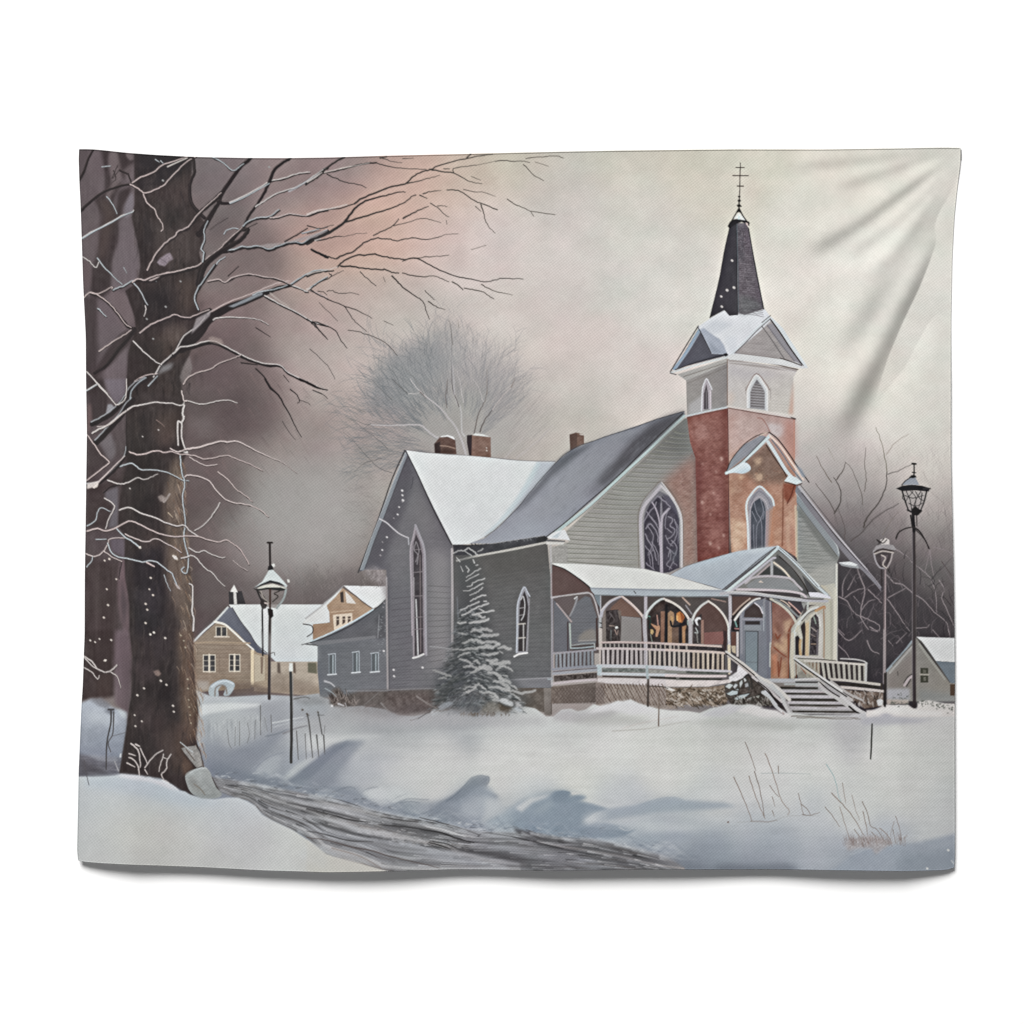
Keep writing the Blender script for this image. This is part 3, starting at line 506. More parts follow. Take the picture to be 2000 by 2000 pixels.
P('A3',(54,52,56),'1438 662 1462 630 1500 612 1530 610 1580 626 1595 655 1572 645 1540 632 1505 645 1452 678'); S('A3',(44,42,46),'1440 662 1465 625 1520 612 1590 632 1594 656',2.6,2.4); S('A3',(40,38,42),'1442 668 1456 676',2.6); P('A3',(204,190,186),'1568 636 1590 640 1586 668'); 
P('A3',(216,218,216),'1520 562 1480 605 1500 608 1578 622'); S('A3',(44,42,46),'1518 530 1496 570 1466 622',2.4,2.2); S('A3',(44,42,46),'1522 530 1550 585 1590 640',2.6,2.2); P('A3',(46,44,48),'1520 520 1500 565 1520 556 1542 570'); S('A3',(170,200,205),'1520 590 1520 612',1.2)
S('A3',(62,48,46),'1521 530 1526 380 1530 185',1.7,1.7,jit=.1); 
for y,x0,x1,w in [(220,1497,1560,1.7),(281,1474,1590,1.8),(360,1507,1553,2.2)]: S('A3',(66,50,48),[x0,y,x1,y+1],w,sm=False)
for x,y,r in [(1522,470,3.4),(1520,508,4.2),(1522,440,2.6)]: S('A3',(48,44,46),[x-4,y,x+4,y],r*1.3,sm=False)
S('A3',(48,44,46),'1508 510 1536 512',2.4,sm=False); S('A3',(50,52,52),'1521 480 1521 520',3)
# ================================================================ great window
def arch(t,outer,c,n=None): P(t,c,outer,n=n,sm=False)
P('B3',(150,148,150),'930 775 850 850 790 930 764 1020 762 1100 770 1240 778 1436 800 1436 935 1470 985 1470 1090 1420 1090 1100 1085 1040 1050 950 1000 860',n={'m':3})
P('B3',(118,116,122),'915 845 850 910 815 970 800 1040 798 1100 806 1432 930 1468 1068 1425 1070 1060 1045 960 990 880')
P('B3',(72,69,78),'905 885 850 940 820 1000 804 1060 802 1120 808 1430 920 1458 926 1000 930 900',n={'m':8,'f':6})
P('B3',(76,72,82),'935 880 1000 950 1045 1010 1066 1060 1068 1425 990 1460 944 1464 946 1080',n={'m':8,'f':6})
P('B3',(88,84,96),'940 870 985 960 1060 1040 1040 960 990 890',.7)
S('B3',(176,172,178),'790 1430 780 1240 776 1100 782 1020 810 950 870 880 928 812',6,6); S('B3',(186,182,184),'928 806 1000 880 1050 960 1082 1050 1086 1200 1086 1420',4.4,4.4); S('B3',(104,90,86),'762 1420 756 1100 762 1000 800 910 870 830 930 775 1010 855 1070 960 1096 1060 1098 1400',1.2,a=.6)
S('B3',(206,202,202),'935 780 980 840 1030 910',2,a=.8)
S('B3',(166,160,170),'934 1470 930 1250 932 1100 945 1030 990 980',5.6,4); S('B3',(160,154,164),'920 1250 918 1080 890 980 862 930',3.4,2.6)
for s,w in [('800 1080 840 1010 880 965 895 930',2.4),('820 1000 900 1110 920 1180',2.2),('905 885 950 920 1000 965',3.),('905 885 860 935',2.2),('930 940 928 1080',2.4),('1000 970 975 1010 960 1080 965 1130',2),
    ('815 1130 850 1095 900 1160 905 1230',2.6),('830 1110 870 1180 860 1260 830 1330',1.8),('810 1170 845 1240 880 1300 895 1370',2.4),('870 1290 840 1330 850 1400',1.6),('810 1260 860 1330 870 1430',2),('860 1230 905 1310 910 1400',1.8),('820 1390 850 1420 880 1440',2.4),('855 1040 900 1100',1.8),
    ('985 1040 1020 1060 1000 1110 1035 1140 1010 1190 975 1210',2.4),('1030 1060 1050 1120 1040 1200 1000 1260',2),('975 1130 1010 1160',2),('1010 1220 1050 1270 1030 1320 1000 1290 985 1340',2.2),('975 1270 1000 1300 1000 1360 970 1400 1010 1430',2),('1045 1310 1020 1370 1050 1410',2),('1020 1380 990 1440',1.8),('1040 1080 1062 1130 1058 1240',1.6),('965 1180 990 1240 1020 1260',1.6)]:
    S('B3',(142,138,148),s,w,w*.8,.85,jit=.4)
P('B3',(92,98,104),'1000 1290 1060 1290 1062 1380 1000 1380',.35,bl=3)
# ================================================================ right hand wall and eaves
P('B4',(146,147,145),'602 955 640 975 780 1130 925 1330 905 1385 898 2140 800 2140 640 1700 604 1500',n={'h':5,'m':3})
LN('B4',(108,110,106),'612 1040 660 1045','612 1560 880 1570',16,1.4,.8); LN('B4',(104,106,102),'612 1010 640 1010','640 1380 900 1370',11,1.3,.7); LN('B4',(170,170,164),'612 1055 680 1060','612 1575 880 1585',16,1,.5)
P('B4',(114,116,114),'610 960 700 1060 830 1220 920 1330 905 1380 800 1280 700 1140 610 1010',.8,bl=2); S('B4',(186,180,160),'604 1000 606 1360',3,a=.6)
P('B4',(168,167,163),'640 1500 760 1420 890 1400 898 2140 804 2140 804 1700 870 1650',.7,bl=3,n={'h':4})
P('B4',(138,143,147),'605 870 700 990 820 1140 905 1260 925 1310 920 1345 850 1260 740 1120 640 990 600 930',n={'m':3}); S('B4',(176,180,182),'600 862 720 1010 850 1180 905 1262 918 1320',3,2); S('B4',(96,96,94),'606 940 720 1090 850 1260 905 1340',1.4,a=.8)
P('B4',(128,126,132),'600 800 700 940 900 1200 1100 1420 1160 1470 1240 1570 1230 1590 1100 1450 1000 1370 900 1250 700 1000 590 850',n={'m':4}); S('B4',(176,173,178),'618 812 700 920 850 1110 1000 1290 1130 1440',3.8,3.2); S('B4',(70,66,70),'640 860 760 1010 900 1190 1050 1360 1130 1450',1.8,1.6); S('B4',(88,84,88),'630 800 750 950 900 1140 1030 1300',1.4,a=.8)
S('B4',(112,108,116),'1120 1440 1180 1500 1215 1560 1235 1600',3,1.6); S('B4',(150,147,152),'1130 1440 1190 1510 1225 1560',1.4,.8)
P('B4',(160,163,166),'915 1386 1000 1378 1058 1404 1072 1430 1000 1424 940 1410'); P('B4',(206,208,210),'918 1384 1010 1380 1060 1402 1040 1412 960 1400'); P('B4',(72,68,72),'905 1400 950 1412 1060 1430 1060 1500 905 1500',.5,bl=3)
S('B4',(196,195,190),'902 1400 900 1700 898 2130',4,4.4); S('B4',(74,72,76),'912 1420 908 2120',1.4,a=.7)
# ================================================================ porch interior
P('D1',(96,88,88),'40 370 600 300 800 280 1932 300 1932 1200 60 1200',n={'m':3})
P('D1',(104,105,111),'90 400 330 660 330 1180 90 1180',n={'h':3}); P('D1',(100,92,92),'110 380 600 320 420 420 330 640',.95); P('D1',(106,107,112),'340 640 440 430 560 340 640 360 720 600 760 720 740 1040 340 1060',n={'h':4}); LN('D1',(88,86,88),'350 680 740 680','350 1010 740 1010',7,1.4,.5,.3)
P('D1',(138,132,126),'460 950 560 860 660 830 720 850 740 1010 460 1010',.75,bl=1.6); S('D1',(150,146,144),'460 1016 720 1000',2)
S('D1',(78,70,72),'300 730 300 1180',3); 
P('D1',(112,92,84),'960 500 1100 370 1300 520 1400 660 1100 640 930 560',n={'m':3}); P('D1',(134,130,129),'1090 640 1400 670 1420 1020 1080 1020',n={'m':3}); P('D1',(66,60,60),'860 560 1060 540 1090 760 1080 1030 870 1030',n={'f':16,'m':10}); P('D1',(124,116,112),'820 560 870 540 876 1030 820 1030'); P('D1',(112,104,98),'1050 560 1100 560 1110 700 1080 700',.8); S('D1',(82,66,62),'1410 660 1420 1020',1.8); S('D1',(78,70,68),'1100 640 1096 900 1086 1020',1.8)
for s,c in [('930 590 1000 700 940 760',(104,98,98)),('960 620 920 700',(96,90,92)),('930 785 1000 790',(176,160,150)),('1010 850 1040 920 1060 850',(170,150,142)),('950 850 950 1010',(120,124,124)),('1020 560 1030 660',(90,84,84))]: S('D1',c,s,2,1.2,.8)
P('D1',(200,200,198),'1010 800 1050 795 1060 820 1020 835')
# bay 3 (window with warm light)
P('D1',(62,54,53),'1500 640 1620 440 1740 380 1932 420 2100 560 2180 700 2180 1050 1500 1040',n={'m':10,'f':8}); P('D1',(104,84,76),'1560 560 1700 440 1740 480 1680 580',.4,bl=3)
for pl,c in [('1700 570 1760 570 1750 1040 1700 1040',(128,100,86)),('1820 600 1850 560 1890 600 1880 700 1860 760 1870 1040 1810 1040',(150,122,98)),('1540 745 1640 790 1680 780 1690 830 1650 950 1620 950 1630 850',(166,132,108)),('1545 840 1580 840 1595 880 1570 920 1545 900',(172,152,116)),('1635 620 1650 620 1670 780 1650 780',(160,128,118))]:
    P('D1',c,pl,n={'m':10})
P('D2',(60,54,54),'0 420 200 460 320 640 340 720 340 1040 0 1040',n={'m':8,'f':8})
for pl,c in [('30 600 70 560 120 590 130 680 100 800 90 1050 20 1050 30 800',(146,120,98)),('90 810 190 800 190 1050 90 1050',(106,88,78)),('245 800 310 780 290 860 290 1050 250 1050',(158,126,98)),('160 600 210 570 260 610 285 660 240 740 190 730 160 690',(176,124,80)),('210 580 240 600 280 660 235 735 225 640',(136,84,56)),('320 700 340 700 340 800 320 760',(150,160,156)),('70 640 110 650 110 720 80 720',(170,140,104))]:
    P('D2',c,pl,n={'m':12})
S('D2',(206,166,116),'168 640 172 700',3); S('D2',(40,40,42),'70 720 90 790 180 790 280 740',4); S('D2',(42,38,40),'218 800 218 1040',4); S('D1',(40,38,40),'1785 480 1785 1040',5); S('D1',(46,60,56),'1500 680 1545 700 1530 820',2.4); S('D1',(120,160,150),'1510 640 1540 650',1.6); S('D1',(130,136,128),'1545 920 1575 1040',1.6)
# bay 4
P('D2',(92,74,70),'420 700 470 520 640 410 820 520 900 680 940 860 920 1060 400 1060',n={'m':5}); P('D2',(126,92,88),'575 890 900 870 900 1070 575 1070',n={'m':5}); P('D2',(70,64,64),'410 700 540 600 540 1060 410 1060',n={'f':14}); P('D2',(206,206,208),'430 700 470 660 520 660 530 690 490 690 470 720 490 790 460 770'); P('D2',(144,118,108),'530 700 570 700 570 1060 530 1060'); S('D2',(168,172,170),'450 820 480 890 440 890',2); S('D2',(132,128,124),'465 900 480 1040',2)
P('D2',(70,56,56),'860 850 920 870 910 1180 840 1170 870 1000',n={'m':8})
# shaded head of the arcade
DKP=(86,80,79)
P('D1',DKP,'800 300 1450 310 1450 640 1250 450 1110 330 930 420 800 560',n={'m':4}); P('D1',DKP,'1500 320 1932 330 1932 450 1740 375 1600 470 1500 600',n={'m':4}); P('D2',DKP,'0 350 940 350 940 700 860 560 640 405 480 540 400 680 320 600 140 450 0 390',n={'m':5})
P('D2',(92,76,72),'1000 345 1400 350 1200 500 1100 650 1000 830 1000 600',n={'m':4})
for s,w,c in [('250 360 360 470',3,(180,160,150)),('300 480 390 610',2.6,(150,146,150)),('690 380 900 425',2.4,(148,130,124)),('750 365 900 390',2,(70,78,78))]: S('D2',c,s,w,w,.9)
# door bay
P('D2',(120,122,130),'1110 640 1180 520 1330 420 1480 380 1590 430 1600 900 1590 1590 1450 1590 1340 1500 1110 1290',n={'v':3,'m':3})
P('D2',(74,66,66),'1175 660 1190 560 1330 440 1430 500 1465 600 1465 670',n={'m':4}); P('D2',(62,58,60),'1195 715 1420 715 1420 770 1195 770'); P('D2',(132,136,142),'1180 780 1440 780 1440 860 1180 860'); P('D2',(118,126,134),'1200 870 1380 880 1380 1450 1340 1480 1200 1370',c2=(126,136,142),g='1200 870 1300 1400',n={'m':3}); S('D2',(74,76,80),'1195 868 1390 872 1385 1480',1.8,sm=False);S('D2',(98,104,110),'1200 870 1200 1360',1.4); S('D2',(150,154,160),'1450 500 1475 620 1475 860',2.4); S('D2',(144,142,150),'1170 690 1465 690',3.4); S('D2',(160,158,164),'1140 620 1140 1200',4,a=.5); S('D2',(108,104,112),'1530 440 1545 1000 1550 1580',6,a=.55,bl=1); S('D2',(150,144,148),'1575 430 1585 1040',3); S('D2',(172,172,168),'1580 1050 1570 1400',4.4,3); S('D2',(104,106,112),'1200 1330 1370 1340',1.4,a=.7)
P('D2',(150,156,160),'1200 1400 1330 1500 1480 1590 1300 1590 1180 1450',.4,bl=4)
S('D2',(190,184,184),'1080 890 1080 1240',4.6,4.6); P('D2',(104,80,74),'985 880 1060 880 1060 1090 985 1090',n={'m':8}); P('D2',(176,164,146),'985 1090 1055 1090 1055 1210 1000 1180',n={'m':8}); P('D2',(54,50,52),'990 640 1040 600 1110 640 1110 870 1060 880 990 860',n={'f':14}); S('D2',(120,150,146),'1045 720 1070 800',2.6); S('D2',(170,130,130),'1040 830 1100 835',2)
# brick wall right of the door
P('D3',(128,96,88),'210 200 400 260 560 420 590 560 480 760 460 1360 190 1360 190 900 215 700',c2=(152,120,102),g='400 300 330 1300',n={'m':14,'v':8}); 
for pl,c in [('380 480 440 480 500 440 510 520 450 650 400 760 340 800 330 760 400 680',(174,146,124)),('250 800 420 860 450 1000 380 960 250 880',(184,156,130)),('360 760 450 740 450 900 380 860',(186,158,132)),('220 570 240 570 285 660 260 670',(176,140,124)),('470 1080 540 1040 560 1340 480 1350',(186,172,148)),('350 1100 420 1060 430 1320 350 1330',(170,136,112)),('220 1000 290 960 280 1300 220 1300',(172,120,96))]: P('D3',c,pl,.85,bl=1.6,n={'v':8,'m':8})
for s in ['240 880 330 960 430 1030','300 1100 310 1320','350 1040 330 1200 310 1320','265 680 290 760','460 640 500 560','455 680 460 1100 455 1350','300 740 340 690']: S('D3',(120,66,48),s,3,2,.75,bl=.5)
# bay with white window at the right
P('D3',(172,169,160),'500 600 760 200 1190 100 1180 1100 860 1080 500 1360 470 1100',n={'v':3,'m':3}); P('D3',(58,52,54),'560 720 600 700 640 760 620 860 620 1000 560 1000'); P('D3',(66,58,58),'640 560 700 480 720 600 705 1010 660 1010 670 720'); P('D3',(74,68,70),'790 560 800 440 870 360 910 420 920 560 900 1000 770 1000',n={'f':22,'m':14}); P('D3',(70,64,66),'720 240 880 240 800 260 740 300 720 360 640 420',.8)
for s,w,c in [('640 760 630 860 640 1000',4.6,(176,150,116)),('740 500 740 640 735 1000',6.5,(186,166,138)),('800 400 740 500 720 480',3,(186,180,166)),('940 400 950 640 930 1060',7,(186,182,178)),('990 300 995 640 990 1040',2,(150,120,96)),('880 380 920 440 935 560',2.6,(202,200,196)),('880 350 800 420',3,(200,196,186)),('840 420 870 520',2.4,(150,160,150)),('800 580 880 640',2.4,(156,146,142)),('790 680 860 720',2,(140,128,124)),('800 830 870 830',2.4,(146,128,114)),('900 620 890 980',4,(112,106,110)),('1060 200 1050 1080',10,(180,178,166)),('1160 0 1160 500 1150 1080',6,(196,193,182)),('1100 200 1105 1080',4,(166,164,152))]: S('D3',c,s,w,w,.9)
# posts & arches
PC=(172,168,174); PW=(196,194,196)
S('D1',(142,140,146),'60 340 66 900 66 1440',4.2,4.6); S('D1',(150,140,142),'55 0 60 310',3); 
S('D1',(170,166,168),'60 360 300 310 560 290 640 300 700 380 740 520 770 640 785 700',4.6,3.4); S('D1',(72,60,62),'640 250 690 320 750 470 780 620',2.4)
S('D1',(160,150,150),'130 450 220 560 300 660 355 725',2.6,3); S('D1',(140,140,144),'440 380 390 520 330 640',3.4,2.6); S('D1',(190,190,190),'400 380 440 350',2.4); S('D1',(164,172,168),'330 760 335 900 342 1120',3.2,2.8)
P('D1',(120,128,134),'700 290 790 290 790 520 740 440 700 340'); S('D1',(172,172,178),'795 290 795 700',2); S('D1',(164,166,168),'790 640 785 800 790 1040',5,6); S('D1',(180,172,168),'792 840 795 1380',6.5,6); S('D1',(74,60,58),'735 680 740 1100',3.4); S('D1',(56,56,56),'780 740 812 750',2); S('D1',(56,56,56),'790 810 820 820',2)
S('D1',(168,167,174),'800 640 830 540 930 430 1020 380 1110 340',6.4,3.6); S('D1',(206,198,194),'800 560 900 440 1000 375 1110 336',1.8,a=.7); S('D1',(186,172,168),'1110 340 1210 420 1320 520 1410 620 1450 690',4,4.6); S('D1',(212,200,194),'1110 332 1240 430 1350 540 1420 640',1.6,a=.8)
S('D1',(170,166,172),'1474 300 1472 640',6,6); S('D1',(166,162,166),'1455 640 1462 900 1470 1040 1478 1560',7.6,6); S('D1',(204,196,194),'1490 1050 1490 1400',1.4,a=.7)
S('D1',(192,196,196),'1480 660 1500 580 1600 460 1700 390 1750 380',4.6,3.6); S('D1',(196,188,184),'1750 380 1850 420 1932 470',3.4,3.4)
S('D2',(198,192,186),'0 400 120 450 230 530 320 640 365 730',3.8,4.6); S('D2',(164,160,162),'370 700 370 1060',7.4,7.4); S('D2',(196,196,194),'400 700 440 600 530 490 640 415',4.4,3.4); S('D2',(200,194,188),'640 415 760 500 860 610 920 720 950 820',3.6,4.2); S('D2',(176,180,178),'405 690 405 760',2)
S('D2',(178,174,178),'968 345 970 700 950 860 955 1100',6.4,5); S('D2',(196,186,168),'952 1090 955 1500',6,5.4); S('D2',(200,202,198),'940 760 950 1000',2.4)
S('D2',(206,204,202),'1040 700 1120 590 1240 470 1340 395 1420 375',4.4,3); S('D2',(56,50,50),'1000 680 1120 540 1250 420',4,2.4); S('D2',(176,160,150),'1010 620 1130 490 1270 375',2.6,2.6); S('D2',(150,150,154),'1500 370 1480 440 1490 640',4,3,a=.6); S('D2',(204,200,206),'1340 445 1420 510 1460 600',2.2)
S('D3',(186,182,172),'190 150 330 230 460 340 560 480 610 620 650 740',4.4,5); S('D3',(134,136,136),'250 160 400 230 540 360 610 420',4,4); S('D3',(72,62,62),'350 180 500 280 610 390',3.4); S('D3',(190,160,152),'460 200 560 290 640 370',2.4); S('D3',(190,176,164),'340 165 420 210 480 270',2.2)
S('D3',(196,197,194),'520 760 560 640 620 500 720 380 800 310 900 275',6,4); S('D3',(84,74,70),'660 480 760 370 870 310',1.8); S('D3',(176,150,120),'870 330 990 270',5,5); S('D3',(170,126,98),'900 300 1000 262 1010 300',1.8); S('D3',(188,182,168),'600 560 570 640',4); S('D3',(186,178,164),'520 680 510 1000 520 1360',6.5,6.5); S('D3',(110,74,52),'568 1040 572 1340',1.8); S('D3',(176,180,176),'755 180 745 300',4)
# ================================================================ porch roof
P('B3',(96,80,78),'108 1405 200 1430 300 1500 400 1580 430 1630 380 1605 110 1642',n={'m':4}); 
P('B3',(208,209,207),'102 1390 250 1394 420 1402 790 1432 985 1476 1200 1536 1395 1592 1380 1598 400 1576 320 1510 210 1440',n={'m':3,'l':4}); S('B3',(56,52,52),'115 1405 200 1434 300 1500 380 1562 420 1610',2,2.6); S('B3',(150,150,148),'102 1388 400 1398 780 1430',1.3,a=.7)
P('B3',(166,173,179),'395 1574 900 1584 1420 1592 1445 1612 1440 1640 900 1636 430 1628 405 1600',n={'m':3}); S('B3',(140,144,152),'400 1580 900 1592 1400 1600',2.4,a=.8); S('B3',(120,126,130),'430 1630 900 1640 1440 1645',1.6,a=.9); S('B3',(70,66,66),'725 1600 740 1618',1.6)
P('B3',(176,183,191),'995 1478 1100 1420 1200 1385 1500 1302 1650 1280 1812 1260 1700 1350 1550 1470 1402 1592 1300 1560',c2=(168,176,184),g='1300 1350 1350 1560',n={'m':4,'l':3}); P('B3',(158,168,178),'1300 1500 1500 1400 1560 1450 1400 1580 1300 1560',.4,bl=7); S('B3',(110,100,98),'995 1478 1100 1420 1200 1386 1400 1328',1.4,a=.6); P('B3',(200,206,210),'1500 1300 1812 1258 1790 1285 1500 1330',.6,bl=3)
# porch gable
P('B4',(124,124,122),'455 1290 80 1600 250 1600 400 1600 600 1620 830 1640 640 1430',n={'m':4,'h':4})
P('B4',(84,84,84),'455 1320 520 1380 620 1500 700 1620 660 1640 600 1560 500 1440 430 1370',.9,bl=1); S('B4',(60,56,54),'470 1340 560 1420 650 1540 700 1640',2.6); S('B4',(128,126,126),'480 1330 590 1440 680 1560 730 1640',4,a=.8)
P('B4',(74,76,76),'310 1484 400 1408 402 1484'); P('B4',(74,76,76),'424 1484 426 1404 480 1440 540 1495'); S('B4',(170,160,162),'300 1486 400 1396',2.8); S('B4',(164,166,168),'413 1380 413 1486',4.4); S('B4',(206,198,184),'430 1386 500 1440 560 1510',3.2)
S('B4',(176,172,176),'215 1540 270 1500 380 1488 500 1496 560 1510 600 1550 640 1590',4.4,4); P('B4',(136,138,140),'220 1560 290 1512 400 1500 520 1508 600 1560 620 1600 400 1588 250 1590',n={'h':4}); P('B4',(196,186,178),'310 1535 330 1520 350 1538')
S('B4',(192,184,188),'150 1588 300 1590 450 1596 560 1605 640 1622 670 1645',4.6,4); S('B4',(84,76,76),'120 1606 300 1606 480 1615 620 1635',2,a=.8)
S('B4',(182,180,188),'90 1610 190 1540 300 1450 410 1360 440 1350',4,3.6); S('B4',(64,56,54),'75 1590 200 1500 330 1395 460 1290',1.8); S('B4',(196,206,208),'72 1604 200 1500 330 1395 455 1282',5.4,5); S('B4',(58,52,50),'42 1590 190 1470 320 1360 440 1272',1.8,a=.9)
S('B4',(190,198,202),'455 1268 540 1340 640 1440 740 1550 830 1630',5,4.4); S('B4',(214,220,222),'460 1262 560 1345 680 1470 770 1560',2.4,a=.8); S('B4',(60,52,50),'470 1275 600 1390 700 1500 760 1570',1.2,a=.7); P('B4',(80,80,82),'640 1480 700 1540 760 1610 690 1610',.9); P('B4',(206,206,212),'690 1610 770 1612 850 1640 860 1658 700 1642'); S('B4',(188,182,166),'790 1560 870 1640',3,a=.9); S('B4',(176,146,120),'810 1560 860 1620',1.4,a=.8); P('B4',(186,184,174),'800 1560 890 1540 890 1680 860 1650',.8)
S('B4',(172,172,176),'30 1622 100 1612 250 1618 420 1640 600 1666 830 1676',6.4,5.4); S('B4',(200,198,196),'80 1606 250 1610 420 1632 640 1656',2,a=.8); S('B4',(80,74,74),'440 1626 600 1646 690 1660 800 1662',2.4,a=.8); S('B4',(64,60,60),'100 1636 300 1640 480 1662 660 1690',1.2,a=.5)
# nave corner snow and gutter
P('B3',(208,210,212),'70 1197 110 1165 150 1148 203 1138 246 1218 200 1212 150 1208 90 1206'); P('B3',(170,180,186),'100 1195 180 1150 150 1200',.7,bl=1); P('B3',(108,108,110),'70 1210 210 1222 205 1232 60 1226'); P('B3',(196,195,192),'62 1228 200 1232 195 1250 66 1250'); P('B3',(150,148,146),'112 1262 225 1262 232 1380 112 1384',.6,n={'f':14,'m':10}); S('B3',(172,170,170),'98 1256 102 1380',3)
P('B3',(60,60,62),'-10 1200 50 1184 80 1200 60 1228 -10 1240',.9)
# ================================================================ railings
def rails(t,top,bot,n,c,w,dark,seed=0):
    A=pts(t,top)+[X0,Y0];B=pts(t,bot)+[X0,Y0]
    P(None,dark,np.r_[A[0],A[1],B[1],B[0]],.95,n={'f':10})
    for i in range(n):
        f=(i+.5)/n; a=A[0]*(1-f)+A[1]*f;b=B[0]*(1-f)+B[1]*f
        S(None,np.array(c)+rng.uniform(-9,9),[a[0]+rng.normal(0,.25),a[1],b[0]+rng.normal(0,.25),b[1]],w,w,sm=False)
rails('D1','100 1220 700 1160','100 1420 700 1390',10,(136,140,146),4.2,(84,78,80)); 
S('D1',(144,148,150),'350 1082 520 1060 700 1050',2.4); S('D1',(150,160,164),'350 1125 520 1120 700 1095',2.8); S('D1',(66,60,60),'360 1104 700 1076',1.8,a=.8); S('D1',(64,62,62),'380 1150 520 1135 600 1130',2); S('D1',(148,146,152),'80 1200 350 1180 520 1165 720 1148',3.4); S('D1',(138,140,148),'80 1446 400 1415 740 1395',5,5); S('D1',(104,100,106),'80 1480 400 1450 740 1425',2); S('D1',(152,154,160),'80 1508 400 1480 740 1450',5,5); S('D1',(158,160,160),'700 1060 705 1130',2.4)
P('D1',(86,80,78),'90 1540 740 1490 740 1570 90 1630',n={'f':26,'m':12}); S('D1',(178,170,172),'60 1662 400 1620 720 1600',4.6,4); S('D1',(166,164,166),'55 1580 62 1690',3.4); S('D1',(150,156,160),'0 1590 60 1590',3)
rails('D1','800 1150 1440 1155','800 1365 1440 1380',9,(172,166,166),4.8,(62,56,58)); rails('D1','1500 1165 2230 1190','1500 1385 2230 1410',10,(176,168,162),4.6,(58,54,56)); rails('D2','380 1190 890 1215','380 1430 890 1460',7,(180,168,156),4.4,(58,52,54))
P('D1',(66,62,64),'830 1055 1440 1060 1440 1120 830 1115',.9,n={'f':14}); P('D1',(64,58,60),'1500 1065 1932 1080 1932 1140 1500 1130',.9,n={'f':14}); P('D2',(62,56,58),'0 1080 420 1090 860 1110 900 1180 400 1150 0 1135',.95,n={'f':16,'m':12})
for i in range(9): S('D1',(164,160,156),[870+i*66,1065,872+i*66,1115],2.6,2.4,.9,sm=False)
for i in range(6): S('D1',(170,160,152),[1560+i*68,1075,1562+i*68,1130],2.8,2.6,.9,sm=False)
for i in range(3): S('D2',(172,164,158),[70+i*120,1080,72+i*120,1140],3.4,3.2,.9,sm=False)
S('D1',(182,168,166),'800 1038 1100 1034 1440 1040 1932 1062',3.6,3.6); S('D2',(190,174,168),'0 1060 400 1075 860 1100',3.8,3.6); S('D1',(184,174,174),'740 1128 1100 1130 1440 1138 1932 1158',4.2,4.2); S('D2',(190,176,170),'0 1148 400 1168 700 1182 890 1200',4.4,4)
S('D1',(182,184,188),'750 1390 1100 1395 1440 1400 1932 1425',6.4,6.4); S('D2',(186,182,186),'0 1428 400 1455 900 1470 980 1480',5.6,4.6)
P('D1',(120,124,122),'820 1420 1470 1430 1470 1490 820 1480',n={'f':24,'m':16}); P('D1',(146,146,142),'1510 1450 1932 1460 1932 1500 1510 1495',n={'f':14}); P('D2',(92,94,90),'300 1465 960 1490 900 1525 460 1510 300 1500',n={'f':22}); P('D2',(134,134,130),'0 1460 300 1470 300 1500 0 1500')
P('D1',(172,182,186),'745 1380 810 1380 810 1540 745 1530'); S('D1',(186,190,194),'800 1508 1200 1515 1480 1520 1932 1530',5,5); S('D2',(200,190,190),'0 1535 500 1545 900 1545',5,4.6); P('D1',(84,76,74),'820 1535 1490 1550 1490 1575 820 1560',n={'f':12}); P('D2',(62,62,58),'200 1565 860 1580 830 1605 200 1595',n={'f':14}); P('D2',(112,110,106),'0 1570 200 1575 200 1600 0 1595'); P('D1',(70,66,62),'1540 1545 1932 1560 1932 1590 1540 1575')
P('D1',(196,190,190),'760 1575 1100 1575 1500 1585 1932 1600 1932 1700 1600 1690 1300 1670 900 1650 740 1625',n={'m':5},nm=.25); P('D2',(202,194,192),'0 1600 400 1610 850 1610 980 1590 1000 1640 850 1660 640 1700 300 1700 0 1700',n={'m':5},nm=.25)
S('D1',(160,170,172),'1490 1400 1495 1520 1505 1590',5,4.4)
S('D2',(70,60,62),'860 1100 900 1180',5,a=.9)
# lattice skirting
P('D1',(122,112,106),'50 1700 720 1640 720 1940 50 1960',c2=(104,96,92),g='60 1700 700 1900',n={'f':10,'m':6})
P('D1',(144,134,128),'720 1640 860 1660 1490 1690 1932 1720 1932 2040 720 2040',n={'f':10,'m':8}); P('D1',(128,118,114),'720 1640 850 1660 850 1960 720 1960',.8)
P('D2',(132,118,106),'0 1720 640 1710 880 1680 1000 1780 900 1960 0 1980',n={'f':20,'m':12})
for i in range(15):
    x=70+i*50; S('D1',(86,76,72),[x,1720,x+190,1960],1.6,1.2,.6,jit=.5); S('D1',(84,74,70),[x+150,1700,x-40,1960],1.6,1.2,.5,jit=.5)
for i in range(20):
    x=800+i*48; S('D1',(96,80,72),[x,1670+rng.normal(0,8),x+60,1780,x+170,1980],2.2,1.6,.75,jit=.6)
    if i%2: S('D1',(176,166,158),[x+24,1680,x+150,1960],1.8,1.3,.6,jit=.6)
for i in range(16):
    x=900+i*50; S('D1',(170,160,152),[x+60,1700,x-60,1900],1.4,1,.45,jit=.6)
for i in range(260):   # tangle of snowy lattice under the steps
    x=rng.uniform(0,900);y=rng.uniform(1730,1990); an=rng.uniform(.3,1.1)*(1 if rng.rand()<.7 else -1); L=rng.uniform(20,90)
    c=[(184,176,168),(92,80,68),(74,66,58),(150,138,126)][rng.randint(4)]
    S('D2',c,[x,y,x+L*math.cos(an),y+L*math.sin(an)],3.2,1.6,.75)
P('D2',(204,200,196),'0 1700 60 1720 150 1760 90 1770 0 1740')
